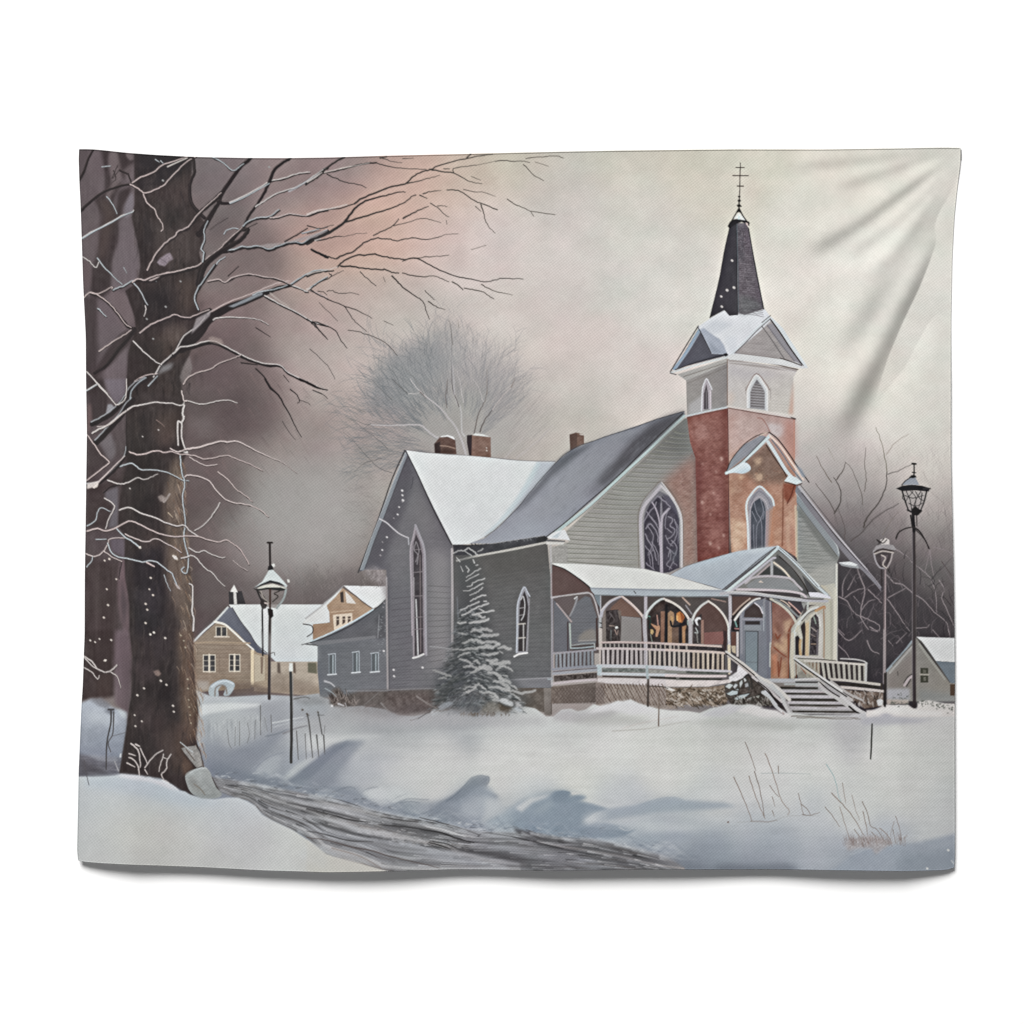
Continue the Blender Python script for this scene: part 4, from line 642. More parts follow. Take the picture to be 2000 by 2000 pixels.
# rocks and shrubs by the steps
P('D2',(78,72,68),'880 1700 1000 1620 1200 1540 1330 1580 1500 1740 1640 1900 1700 1990 1000 1990 900 1850',n={'f':20,'m':12})
for pl,c in [('890 1700 950 1650 1020 1680 960 1740',(180,184,184)),('1010 1700 1050 1650 1090 1680 1040 1740',(176,178,180)),('1110 1640 1150 1590 1160 1650 1120 1730',(180,184,184)),('1170 1580 1210 1560 1220 1610 1190 1640',(186,188,188)),('1190 1660 1240 1640 1250 1700 1200 1720',(150,152,154)),('910 1810 1000 1760 1090 1770 1080 1820 980 1840',(172,180,182)),('1020 1880 1120 1830 1280 1800 1180 1880 1060 1910',(164,172,174)),('1040 1750 1090 1730 1100 1760',(160,166,168)),('1220 1890 1300 1850 1290 1900',(150,150,148)),('1440 1780 1500 1750 1640 1900 1720 1990 1660 1990 1560 1880',(186,186,190)),('1340 1850 1420 1830 1400 1880',(150,150,144))]:
    P('D2',c,pl,n={'m':6}); S('D2',(58,58,56),pl,1.4,1.2,.7,sm=False)
P('D2',(206,204,206),'950 1560 1070 1480 1090 1370 1240 1500 1180 1560 1060 1620 960 1620',n={'m':4},nm=.2); S('D2',(60,58,56),'1180 1560 1240 1525 1290 1620 1300 1740',3); S('D2',(70,70,68),'1200 1570 1260 1660 1250 1760',3)
for i in range(120):
    x=rng.uniform(1000,1600);y=rng.uniform(1840,1990); S('D2',[(54,52,48),(120,118,112),(176,174,170)][rng.randint(3)],[x,y,x+rng.uniform(-30,30),y+rng.uniform(10,50)],2.4,1.4,.6)
# ================================================================ right porch rail, deck and stairs
rails('D3','720 1100 930 1120','720 1320 930 1340',4,(160,155,145),4,(128,110,96)); rails('D3','930 1110 1640 1140','960 1330 1640 1390',9,(166,163,156),4.8,(62,56,56))
P('D3',(154,150,141),'570 1080 720 1100 900 1240 960 1340 600 1340',.85,n={'m':14,'f':12}); S('D3',(140,80,60),'640 1180 720 1280',2,a=.6); S('D3',(196,160,116),'700 1220 820 1300',2.4,a=.7)
S('D3',(185,180,176),'545 1010 720 1025 970 1045',4.4,4.4); S('D3',(60,54,52),'600 1045 900 1060 1170 1080',1.6); S('D3',(188,183,177),'700 1085 1000 1095 1350 1120 1600 1140',4.2,4); S('D3',(175,173,173),'1240 1052 1450 1060 1580 1085 1640 1120',2.4); S('D3',(173,172,172),'1625 1130 1618 1390',4); S('D3',(70,66,66),'1240 1070 1340 1075 1360 1110',1.4)
S('D3',(179,174,168),'1100 1360 1400 1385 1830 1440',4.8,4.8); P('D3',(58,54,50),'1130 1410 1500 1430 1820 1465 1820 1500 1500 1470 1200 1440',n={'f':10}); S('D3',(183,176,172),'1250 1480 1500 1500 1880 1540',5.4,5); P('D3',(64,58,54),'1840 1420 1870 1420 1870 1520 1840 1520')
P('D3',(110,98,90),'1290 1520 1880 1560 1880 1760 1600 1800 1430 1680',n={'f':26,'m':18}); 
for i in range(60):
    x=rng.uniform(1300,1860);y=rng.uniform(1530,1740); S('D3',[(165,160,156),(58,52,48)][rng.randint(2)],[x,y,x+rng.uniform(-30,50),y+rng.uniform(20,70)],3,1.6,.7)
P('D3',(194,194,194),'1780 1680 1840 1650 1880 1680 1870 1760 1800 1760',bl=.6)
P('D3',(160,158,159),'0 1340 60 1350 550 1350 900 1340 1100 1400 1600 1900 450 1880 330 1640 100 1460',n={'h':6})
P('D3',(128,122,118),'110 1410 560 1420 560 1490 340 1500 200 1450',n={'h':10}); S('D3',(168,168,170),'60 1372 300 1376 560 1385',5,4.6); S('D3',(188,186,185),'560 1365 900 1350 1010 1360',3.4); S('D3',(56,54,52),'570 1405 940 1405',3); S('D3',(161,164,164),'400 1435 850 1442 880 1490',3.4,2.4)
for y0,y1,c,dk in [(1470,1510,0,1),(1530,1555,1,0),(1560,1592,0,1),(1600,1640,1,0),(1645,1690,0,1),(1695,1725,1,0),(1735,1765,0,1),(1775,1800,1,0),(1830,1860,0,1)]:
    xa=330+(y0-1470)*.5; xb=900+(y0-1470)*1.75
    P('D3',(56,52,48) if dk else (179,175,179),[xa,y0,(xa+xb)/2,y0+4,min(xb,1560),y0+8,min(xb,1590),y1+6,(xa+xb)/2,y1+4,xa+10,y1],.95,n={'f':18 if dk and y0>1700 else 6,'m':5},bl=.5,nm=.3 if y0>1600 else .1)
S('D3',(158,146,146),'800 1550 1010 1560',3,a=.5); S('D3',(120,116,112),'560 1762 900 1775 1180 1780',2,a=.7)
# stair hand rails
S('D3',(178,177,176),'920 1420 1000 1530 1120 1600 1250 1690 1400 1790 1600 1880',6,8); P('D3',(172,168,169),'890 1440 940 1430 1150 1600 1300 1640 1250 1650 1030 1540 960 1500',n={'m':4})
S('D3',(50,46,44),'930 1400 1010 1480 1130 1570 1220 1620',2.4); S('D3',(48,44,42),'1370 1770 1470 1850 1560 1885',4,3); S('D3',(185,184,184),'1250 1620 1400 1740 1520 1830 1610 1880',6,7)
S('D3',(166,163,161),'1100 1400 1240 1500 1400 1600 1560 1670',6,4); S('D3',(175,173,172),'1000 1370 1130 1470 1270 1580 1400 1670',5,6)
S('D3',(44,40,38),'552 1065 700 1180 900 1320 1080 1450 1240 1560 1330 1620',3.6,2.4); S('D3',(181,177,172),'560 1110 700 1215 860 1335 1000 1440',2.2,a=.8); S('D3',(195,194,193),'545 1045 700 1155 900 1295 1080 1420 1260 1540',3.6,4)
# left stair rail
S('D2',(192,189,186),'910 1180 1000 1245 1150 1350 1330 1500 1420 1570 1560 1640 1700 1740 1860 1900',4.6,7); S('D2',(52,46,46),'905 1205 1000 1275 1150 1385 1330 1530',3,3); S('D2',(174,168,165),'930 1240 1100 1370 1250 1490 1330 1560',3,3.4)
S('D2',(56,50,50),'1300 1580 1450 1700 1600 1830 1720 1940',2.6); S('D2',(183,179,179),'1310 1560 1450 1670 1600 1800 1750 1932',4.6,5)
S('D3',(181,180,180),'0 1330 60 1390 200 1480 340 1590 380 1700 430 1800 480 1880',5,6); S('D3',(52,48,46),'0 1400 150 1520 270 1680 400 1830',2.4,2.4); S('D3',(178,179,179),'200 1460 300 1560 370 1640 390 1740',8,5); S('D3',(176,178,179),'70 1560 180 1640 260 1760 380 1860 440 1900',6,5); S('D3',(54,50,48),'190 1600 260 1690 350 1800 420 1830',1.8); S('D3',(90,60,52),'370 1860 410 1915',2)
# ================================================================ cottage at the far right
P('D6',(132,130,127),'1050 440 490 1060 490 1600 1100 1640 1960 1640 1960 1330 1690 1290',c2=(140,136,130),g='700 700 1500 1500',n={'m':4,'h':3})
P('D6',(122,112,110),'500 1150 980 700 980 1400 500 1400',.5,bl=3); P('D6',(134,138,140),'1080 1400 1800 1520 1800 1640 1080 1640',.6,bl=5)
P('D6',(208,209,210),'1050 420 1240 430 1960 455 1960 915 1430 880 1260 640 1150 500',n={'m':3}); P('D6',(116,124,132),'1420 880 1960 915 1960 1330 1690 1290 1560 1100',n={'m':4}); S('D6',(96,94,90),'1060 450 1170 540 1280 700 1430 900 1560 1080 1700 1290',2,1.6); S('D6',(154,153,148),'1110 560 1250 760 1420 980 1600 1220',4,3.4)
S('D6',(142,150,156),'980 490 830 680 640 890 490 1060',3.6,4); S('D6',(160,158,156),'980 600 800 800 540 1100',3.4,3); S('D6',(92,90,88),'970 560 800 740 600 960',1.8)
P('D6',(74,74,66),'1130 1005 1280 1010 1280 1285 1130 1285'); P('D6',(118,116,108),'1180 1040 1240 1045 1240 1100 1180 1100',.7); S('D6',(160,156,148),'1120 1130 1290 1135',3); P('D6',(130,128,120),'1190 1180 1235 1180 1235 1250 1190 1250',.7)
P('D6',(88,74,64),'1705 1320 1800 1320 1800 1540 1705 1535'); S('D6',(86,82,80),'690 1080 700 1140',3,a=.6)
S('D6',(176,166,168),'985 1150 900 1220 820 1330',5,5); S('D6',(54,52,52),'985 1110 880 1180 810 1290',1.8); S('D6',(60,58,58),'940 1220 860 1350',2.2)
# ================================================================ snow ground
GR=[(451,1372,192,196,198),(502,1359,166,169,173),(425,1390,170,174,177),(412,1415,158,163,167),(476,1385,158,162,167),(528,1437,146,150,158),(450,1476,134,139,149),(528,1489,148,153,161),(580,1411,166,169,172),
(619,1437,178,181,181),(606,1502,150,156,165),(632,1522,142,149,160),(626,1398,164,166,170),(703,1398,152,152,156),(626,1427,172,176,178),(755,1411,152,155,158),(678,1437,188,191,191),(729,1450,180,183,185),(807,1432,174,177,179),
(703,1476,172,175,180),(781,1476,190,192,192),(859,1476,198,199,198),(652,1489,160,163,170),(639,1520,150,155,163),(729,1515,180,182,186),(833,1515,201,201,199),(781,1528,192,194,194),(988,1463,205,206,204),(988,1424,189,191,191),
(910,1411,160,163,167),(1066,1416,188,189,189),(1040,1450,203,204,202),(1040,1489,206,207,204),(988,1528,203,204,202),(1040,1553,190,195,198),(781,1561,172,177,184),(910,1590,160,166,175),(988,1605,150,156,164),(1066,1592,140,149,159),
(1128,1437,196,197,196),(1179,1476,206,207,205),(1283,1450,205,206,203),(1438,1450,199,200,197),(1309,1424,199,200,197),(1438,1406,182,184,182),(1309,1515,206,207,204),(1128,1515,206,207,203),(1464,1528,204,204,203),
(1335,1592,184,189,193),(1257,1605,180,185,191),(1464,1605,182,187,191),(1309,1631,160,167,176),(1386,1657,151,159,169),(1490,1644,162,169,178),(1360,1690,124,131,142),(1516,1683,150,157,166),
(1659,1411,180,180,182),(1814,1390,196,195,195),(1840,1450,198,199,197),(1736,1463,202,203,200),(1581,1463,204,205,203),(1581,1411,188,189,188),(1762,1553,202,203,201),(1840,1592,196,198,198),(1659,1579,200,201,200),
(1581,1605,188,192,195),(1529,1644,165,171,179),(1478,1690,136,143,153),(1607,1657,168,173,181),(1736,1640,176,181,187),(1659,1690,154,160,169),(1827,1640,190,193,195),(1200,1560,190,194,197),(1400,1560,200,203,203),(1520,1560,200,202,201)]
GF=field(GR,30)
gp='C1',
edge=pts('C1','930 452 1040 495 1200 505 1480 488 1700 500 1870 478').tolist()+pts('C2','100 500 160 520 280 578 420 570 600 598 690 640 800 650 930 625 1100 600 1200 645 1400 625 1530 590 1640 575 1720 590 1790 640').tolist()+\
 pts('C3','60 650 120 650 180 600 250 592 300 612 360 600 420 558 470 572 540 560 600 532 640 540 700 522 760 552 840 575 900 592 1000 606 1130 610 1220 625 1300 590 1360 580 1440 558 1520 566 1600 560 1700 585').tolist()+\
 pts('C4','320 590 450 610 500 640 540 620 700 640 1000 640 1080 625 1120 628 1200 590 1260 575 1370 562 1480 600 1560 560 1620 548 1700 560 1800 565').tolist()
edge=np.array(edge+[[CW+5,edge[-1][1]]]); 
r=cov(np.vstack([edge,[[CW,edge[-1][1]],[CW,CH],[0,CH],[0,190+1000]]]),4)
m,x0,y0,x1,y1=r; m=gblur(m,.7)
R=IMG[y0:y1,x0:x1]; G=GF[y0:y1,x0:x1]+(NF['l'][y0:y1,x0:x1,None]*2.5+NF['H'][y0:y1,x0:x1,None]*4.5+NF['m'][y0:y1,x0:x1,None]*1.2)
R+=m[...,None]*(G-R)
# right yard bank under the cottage, scribbled stubble
P('D6',(168,168,174),'490 1400 920 1390 930 1610 490 1600',.85,bl=1.5); P('D6',(150,150,150),'1050 1600 1800 1570 1800 1650 1060 1650',.7,bl=2)
P('D6',(204,200,198),'300 1790 420 1700 520 1690 680 1710 880 1690 960 1750 1060 1790 1080 1640 1300 1620 1600 1680 1800 1690 1800 1930 100 1930 100 1800',n={'m':4},bl=1)
P('D6',(196,186,178),'480 1600 900 1610 900 1680 490 1690',.8,bl=1)
for i in range(70):
    if i<26: x=rng.uniform(500,900);y=rng.uniform(1470,1600) if i<12 else rng.uniform(1640,1690)
    else: x=rng.uniform(1060,1780);y=1640+ (x-1060)*.2+rng.normal(0,30)
    S('D6',(96,98,94),[x,y,x+rng.uniform(-14,18),y+rng.uniform(-22,26),x+rng.uniform(0,34),y+rng.uniform(-10,20)],1.7,1.1,.6,jit=.3)
P('D6',(60,58,56),'680 1740 720 1710 735 1730 700 1750')
P('D6',(160,162,172),'340 1900 420 1860 520 1865 600 1900 500 1920',.7,bl=2)
# drifts against the house
P('C3',(170,168,170),'110 650 180 604 250 596 300 616 360 606 440 600 560 590 640 610 520 660 300 700 120 680',.75,bl=3); P('C3',(204,203,205),'370 630 430 590 520 556 610 536 700 526 770 556 880 592 900 620 700 640 560 606 450 620',.9,bl=1.6); P('C3',(168,168,166),'280 690 420 640 560 620 700 650 880 690 700 720 400 720',.55,bl=5); P('C3',(206,206,206),'780 590 900 600 1150 620 1300 640 1250 690 1000 700 850 680',.6,bl=4)
S('C3',(168,166,160),'560 760 800 745 920 725 1050 700 1150 685',1.8,1,.7,bl=.7); S('C3',(190,180,176),'640 740 780 700 1050 650',1.4,1,.5,bl=.6)
P('C3',(186,184,190),'1220 640 1340 590 1450 566 1560 578 1480 620 1380 660',.6,bl=2); P('C3',(212,208,208),'1500 610 1580 570 1640 560 1720 590 1850 600 1932 660 1700 660',.6,bl=2.4); P('C3',(170,172,168),'1100 690 1400 670 1700 690 1932 710 1932 760 1600 730 1300 710',.5,bl=4)
P('C4',(168,168,176),'1070 680 1180 650 1270 632 1350 650 1500 670 1650 680 1500 700 1250 715 1100 710',.7,bl=3); P('C4',(160,162,160),'250 680 600 700 1000 720 1300 730 1000 760 600 740 300 720',.3,bl=6); P('C4',(214,213,212),'1120 640 1250 590 1370 570 1480 606 1700 620 1700 650 1350 640 1270 622 1180 640',.7,bl=2)
for s in ['560 650 700 652 900 658 1060 662','600 660 800 664 1000 668 1080 670']: S('C4',(104,96,90),s,2.2,1.2,.65,jit=.6,bl=.4)
P('C2',(150,149,153),'130 560 300 580 600 610 760 660 560 700 300 720 60 770 0 700 0 620',.35,bl=8); P('C2',(176,180,184),'0 520 100 505 170 530 100 570 0 600',.7,bl=2); P('C2',(148,151,155),'200 770 500 700 900 680 1300 690 1700 690 1500 740 1100 760 700 760 400 780',.4,bl=7); P('C2',(204,206,206),'0 785 200 800 420 790 600 790 400 830 200 850 100 900 0 920',.55,bl=4)
P('C2',(196,198,198),'1000 790 1300 740 1600 700 1850 690 1932 710 1932 780 1500 790',.6,bl=5)
# back lawn on the left
P('C1',(204,207,208),'985 560 1200 545 1440 552 1400 580 1200 605 1050 630 970 650 960 600',.85,bl=2.5); P('C1',(178,182,186),'930 445 1050 500 1200 512 1480 500 1600 520 1400 545 980 540',.8,bl=2); P('C1',(150,154,160),'1440 560 1700 520 1932 500 1932 620 1700 700 1500 780 1350 850 1400 650',.55,bl=5)
P('C1',(176,180,182),'975 720 1200 640 1420 620 1430 760 1300 860 1180 910 980 860',.5,bl=5)
P('C1',(128,134,144),'985 850 1080 840 1160 890 1230 920 1400 850 1500 790 1640 740 1500 900 1400 1040 1300 1100 1040 1080 1000 980',.55,bl=5); P('C1',(112,119,130),'1010 1030 1200 1060 1400 1090 1640 1130 1932 1200 1932 1260 1500 1190 1080 1120',.6,bl=5)
P('C1',(172,177,182),'1380 1060 1450 980 1560 930 1600 950 1540 1060 1500 1110 1400 1100',.5,bl=4); S('C1',(126,132,144),'1380 1060 1440 990 1520 945 1600 925',2,1,.7,bl=.8)
P('C1',(194,198,198),'1600 1130 1640 1070 1700 1010 1800 960 1900 940 1932 960 1800 1040 1700 1110',.6,bl=3)
P('C1',(124,131,143),'1620 1150 1700 1090 1800 1050 1900 1000 1932 990 1932 1200 1800 1190',.6,bl=3.5)
for s,c in [('1520 700 1600 685 1750 655',(194,198,200)),('1530 730 1650 700 1760 690',(172,176,180)),('1600 780 1700 740 1780 720',(122,122,126)),('1470 800 1560 780 1640 745',(120,126,134)),('1680 520 1760 505 1800 515',(96,94,92))]: S('C1',c,s,3,2,.8,bl=.7)
P('C1',(110,108,108),'1690 520 1780 500 1932 480 1932 560 1800 570 1700 545',.35,bl=3,n={'m':20})
# arched snowy shrub
P('C1',(168,176,180),'1045 495 1042 430 1095 388 1160 372 1225 395 1232 430 1195 490 1150 492 1165 440 1140 420 1110 450 1110 498',n={'m':8},sm=True); S('C1',(130,122,116),'1085 495 1090 440 1130 415 1165 430 1175 480',3,a=.8); S('C1',(196,202,206),'1060 430 1110 395 1170 385 1220 405',3,a=.9); P('C1',(166,160,154),'935 385 1040 385 1045 450 980 460 935 440',.8,bl=1.5)
# left hump and dark hump on the verge
P('C2',(120,127,138),'-60 1080 0 1045 80 975 150 905 210 865 300 838 380 845 330 870 260 920 200 1000 120 1060 0 1110',.75,bl=3); P('C2',(146,151,160),'0 1060 150 950 260 900 340 960 300 1080 180 1180 0 1200',.6,bl=7)
S('C2',(118,124,134),'-30 1062 60 995 150 905 220 862 310 836',2.2,1,.7,bl=.8)
P('C2',(130,137,147),'1010 1290 1100 1240 1180 1180 1250 1110 1310 1095 1370 1105 1378 1130 1350 1165 1370 1180 1330 1200 1440 1250 1400 1330 1300 1420 1000 1460 900 1380',.7,bl=2,n={'m':5}); P('C2',(168,174,182),'1160 1240 1300 1180 1400 1240 1440 1330 1300 1400 1100 1420 1000 1360',.7,bl=5); S('C2',(104,112,124),'1050 1290 1120 1240 1190 1170 1240 1115 1310 1096 1372 1108',2.4,1.4,.75,bl=.6); S('C2',(112,120,130),'1372 1110 1370 1145 1350 1165',1.8,a=.7,bl=.5)
P('C2',(120,134,148),'1290 1430 1400 1370 1500 1330 1600 1340 1700 1290 1850 1235 1932 1215 1960 1560 1700 1520 1500 1470',.55,bl=4); P('C2',(178,186,192),'1380 1450 1480 1370 1600 1330 1800 1260 1870 1240 1700 1330 1500 1450',.6,bl=3); S('C2',(112,124,136),'1280 1430 1400 1370 1500 1335',2,1,.7,bl=.7); S('C2',(112,122,134),'1370 1450 1450 1390 1520 1350',1.8,1,.7,bl=.7)
for s,w in [('120 1185 150 1200 175 1215',3),('210 1225 260 1195 330 1180 365 1195',4),('420 1215 470 1190 540 1180',2.4),('660 1310 760 1270 870 1275 920 1275',2.4),('700 1300 780 1290 850 1300',2.4),('730 1370 800 1395 880 1380 950 1350',4),('940 1390 1010 1370',3),('640 1280 700 1250 760 1230',2.4)]: S('C2',(112,118,128),s,w,w*.5,.75,bl=.8)
P('C2',(112,119,130),'0 1190 200 1200 340 1190 420 1250 600 1320 760 1390 900 1420 700 1400 420 1340 200 1270 0 1250',.5,bl=5)
P('C3',(126,140,153),'-40 1270 60 1245 130 1215 200 1212 245 1225 225 1260 300 1245 370 1252 300 1290 250 1300 330 1295 400 1310 520 1345 420 1370 330 1420 300 1470 200 1480 150 1540 -40 1530',.8,bl=1.6,n={'m':6}); P('C3',(188,193,198),'0 1290 60 1260 110 1250 90 1280 20 1310 0 1320',.7,bl=2); P('C3',(182,188,194),'320 1400 400 1370 480 1380 440 1440 330 1450',.6,bl=4)
P('C3',(130,142,156),'180 1490 330 1480 450 1440 560 1460 690 1500 740 1495 660 1550 560 1570 420 1570 300 1540',.7,bl=2.2); S('C3',(120,132,145),'100 1240 180 1214 240 1222',2.4,a=.7,bl=.6); S('C3',(206,206,206),'615 1485 670 1510 720 1490',2.2,1.4,.8,bl=.5)
P('C3',(150,160,170),'430 1370 560 1345 740 1320 850 1290 950 1265 1030 1262 1120 1285 1250 1290 1400 1300 1500 1330 1300 1350 900 1370 600 1420 450 1450',.75,bl=3); S('C3',(150,160,170),'760 1320 850 1288 940 1264 1030 1260 1090 1276',2.4,1,.6,bl=.8)
P('C3',(190,195,198),'640 1480 800 1440 1100 1460 1400 1470 1100 1510 800 1520 700 1510',.5,bl=4); P('C3',(148,157,168),'700 1570 900 1530 1050 1520 1200 1550 1100 1590 800 1600',.5,bl=4); P('C3',(120,126,136),'560 1570 700 1600 850 1640 800 1650 620 1620',.5,bl=3)
P('C3',(112,118,128),'1000 1690 1100 1740 1300 1770 1600 1780 1932 1790 1932 1830 1000 1830',.6,bl=6); P('C4',(104,110,120),'0 1760 300 1775 500 1750 600 1780 600 1840 0 1840',.5,bl=5)
# lower right blue bank
P('C4',(150,158,169),'900 1780 1000 1700 1100 1640 1250 1620 1500 1600 1700 1560 1810 1540 1810 1850 800 1850',.8,bl=3,n={'m':4}); P('C4',(132,141,152),'1400 1680 1600 1660 1810 1650 1810 1840 1300 1840',.5,bl=8); S('C4',(176,182,188),'1000 1690 1150 1640 1300 1620',2,1,.6,bl=1)
S('C4',(196,200,204),'1350 1560 1440 1545 1520 1550',1.6,a=.6,bl=.7)
# ================================================================ road
road='C2','x'
top=pts('C1','1060 1108 1230 1135 1430 1172 1640 1210 1932 1262').tolist()+pts('C2','120 1262 280 1300 460 1348 700 1405 1000 1462 1300 1520 1580 1525 1880 1558').tolist()+pts('C3','200 1562 400 1572 620 1620 860 1680 1000 1730 1110 1795').tolist()
bot=pts('C1','1110 1210 1230 1255 1330 1280 1390 1320 1440 1375 1520 1430 1680 1505 1780 1560 1932 1690').tolist()+pts('C2','90 1660 190 1700 400 1750 560 1830 900 1850 1932 1850').tolist()+pts('C3','300 1850 900 1850').tolist()
top=smooth(np.array(top),False,5);bot=smooth(np.array(bot),False,5)
def rs(c,n=160):
    d=np.r_[0,np.cumsum(np.hypot(*(c[1:]-c[:-1]).T))];t=np.linspace(0,d[-1],n);return np.c_[np.interp(t,d,c[:,0]),np.interp(t,d,c[:,1])]
T=rs(top);B=rs(bot)
poly=np.vstack([top,bot[::-1]]); r=cov(poly,6); m,x0,y0,x1,y1=r; m=gblur(m,1.2)
comp(m,x0,y0,x1,y1,colour((132,130,131),x0,y0,x1,y1,(116,115,119),'900 1300 1932 1700','C2',{'h':8,'m':6}),1.)
def flow(v,u0,u1,wob=0):
    us=np.linspace(u0,u1,14); i=np.clip(us*159,0,159).astype(int)
    p=T[i]*(1-v)+B[i]*v; p[:,1]+=wob*np.sin(us*9+v*20); return p+[X0,Y0]
for i in range(420):
    v=rng.uniform(.02,1);u0=rng.uniform(0,.93);u1=u0+rng.uniform(.04,.22)
    k=.5+.5*math.sin(v*23+1.2*math.sin(u0*5)); c=np.array((76,77,81))*(1-k)+np.array((172,174,178))*k+rng.uniform(-14,14)
    S(None,c,flow(v,u0,min(1,u1),1.2).ravel(),rng.uniform(1,4.5)*(.5+u0),.6,.42,bl=.5,sm=False)
for v,u0,u1,w,c,a in [(.03,.0,.7,2.6,(92,90,92),.7),(.13,.08,.95,3,(84,82,85),.7),(.2,.3,.9,4,(178,176,176),.5),(.28,.12,.7,3.4,(96,92,92),.7),(.36,.05,.6,5,(178,175,170),.6),(.45,.15,.9,5,(94,91,92),.65),(.54,.1,.62,4,(172,172,174),.6),(.6,.2,.95,4.6,(84,80,82),.7),(.68,.12,.75,5,(184,184,186),.6),(.76,.15,.8,3,(96,84,80),.75),(.85,.2,.7,7,(182,179,174),.6),(.92,.3,.75,2.6,(110,96,92),.7)]:
    S(None,c,flow(v,u0,u1,1.5).ravel(),w*.6,w*1.1,a,bl=.7,sm=False)
P('C2',(88,86,89),'550 1455 700 1470 1000 1540 1250 1600 1000 1570 800 1530 600 1490',.6,bl=1.8); P('C2',(80,78,82),'920 1600 1100 1630 1500 1660 1932 1760 1932 1830 1700 1800 1400 1720 1150 1670',.6,bl=3,n={'m':10}); P('C2',(70,69,73),'1560 1490 1700 1530 1932 1570 1932 1650 1750 1620 1600 1560',.8,bl=2); P('C3',(84,82,84),'0 1530 200 1570 420 1590 600 1620 800 1680 950 1740 700 1700 400 1650 200 1630 0 1590',.75,bl=3,n={'m':6})
S('C3',(168,158,154),'0 1590 200 1632 450 1670 700 1720 900 1765 1100 1795',4,3,.8,bl=.8,jit=.4); S('C3',(66,66,70),'0 1610 200 1650 420 1690 600 1730',3,2,.8,bl=.7); P('C3',(150,152,162),'0 1670 200 1680 400 1720 520 1790 400 1800 200 1740 0 1710',.7,bl=2.4); S('C3',(74,72,74),'0 1720 160 1750 300 1800',4,2,.8,bl=1)
P('C3',(118,118,124),'760 1650 900 1680 1020 1720 1100 1790 950 1760 820 1710',.6,bl=4)
P('C2',(172,176,184),'300 1490 500 1530 800 1600 1000 1660 1200 1720 1100 1740 700 1650 400 1570',.35,bl=4)
for i in range(220):   # churned ruts
    x=rng.uniform(380,1200);y=1480+(x-380)*.22+rng.normal(0,28)
    S('C2',[(196,192,190),(72,68,68),(150,140,132)][rng.randint(3)],[x,y,x+rng.uniform(8,34),y+rng.uniform(0,12)],2.2,1,.6)
for s in ['910 1610 1000 1640 1090 1660','930 1590 1050 1610 1120 1640','860 1620 960 1650','1290 1555 1330 1530 1450 1530','0 1350 200 1400 420 1440']: S('C2',(56,52,54),s,3,1.6,.8,bl=.4)
S('C2',(204,204,204),'70 1235 100 1232 150 1245',3,2,.9); P('C1',(172,178,186),'1850 1230 1900 1200 1932 1190 1932 1250 1870 1250',.8,bl=1)
# grasses and posts in the snow
GC=(122,108,100)
for s,w in [('125 1108 180 1230 230 1350 262 1440',2.0),('240 1100 280 1230 320 1330 360 1420',2.0),('280 1065 320 1200 345 1330 355 1400',1.8),('210 845 250 940 290 1060',1.6),('360 930 410 1050 450 1180 490 1290 542 1360 530 1392',2.0),('395 1170 430 1220 465 1255',1.6),('415 1255 435 1330',1.3),('415 1360 430 1405',1.4),('610 1230 630 1310 650 1390',1.4),('630 1310 680 1350 700 1392',1.6),('640 1388 700 1394 770 1370',1.3),('460 1025 462 1082',1.8),
    ('810 1330 860 1390 900 1450 920 1480',1.6),('860 1225 920 1290 1000 1380 1060 1470 1100 1540',2.1),('920 1330 950 1430 1000 1590',1.5),('820 1010 880 1110 910 1240 930 1290',1.6),('940 1150 965 1300',1.4),('1010 1240 1040 1350 1070 1430',1.2),('1090 1290 1130 1380 1150 1470 1200 1500 1260 1590',1.6),('1095 1365 1115 1450 1130 1540',1.9),('1220 1490 1280 1540 1315 1605',1.8),('1340 1400 1370 1490 1385 1580',1.4),('1320 1500 1340 1600',1.4),('1030 1500 1080 1570 1100 1630',1.6),('1160 1520 1200 1560',1.8),('1330 1440 1300 1540',1.1),('1400 1570 1430 1545',1.4)]:
    S('C4',np.array(GC)+rng.uniform(-10,20) if 820!=float(s.split()[0]) else (140,168,170),s,w*.9,w*.55,.85,jit=.3)
P('C4',(164,157,156),'960 1600 1000 1570 1100 1550 1200 1550 1280 1590 1330 1600 1400 1580 1300 1610 1240 1650 1190 1690 1160 1640 1060 1640 980 1660',.6,bl=2,n={'f':20}); S('C4',(120,104,98),'250 1440 330 1440 380 1445 450 1432',1.3,a=.5); S('C4',(120,104,98),'80 1448 84 1446',3.4,a=.8); S('C4',(150,160,160),'330 1080 460 1078 600 1080 700 1085',1.2,a=.5)
for i in range(190):
    x=rng.uniform(950,1420);y=rng.uniform(1570,1630); S('C4',(120,104,100),[x,y,x-rng.uniform(-8,24),y-rng.uniform(15,70)],1.1,.5,.28)
S('C4',(150,148,144),'150 1450 250 1445 380 1450 540 1400 760 1400',1,a=.35)
S('C4',(62,62,58),'1165 708 1160 840 1153 968',3.2,3,jit=.1); S('C3',(84,76,72),'832 375 830 570',4.4,4.4,sm=False); S('C3',(120,114,110),'832 375 812 420',2,a=.6); S('C3',(124,112,104),'915 450 910 720',2.4,2.6); S('C3',(90,84,80),'840 422 930 425 980 440',1.8)
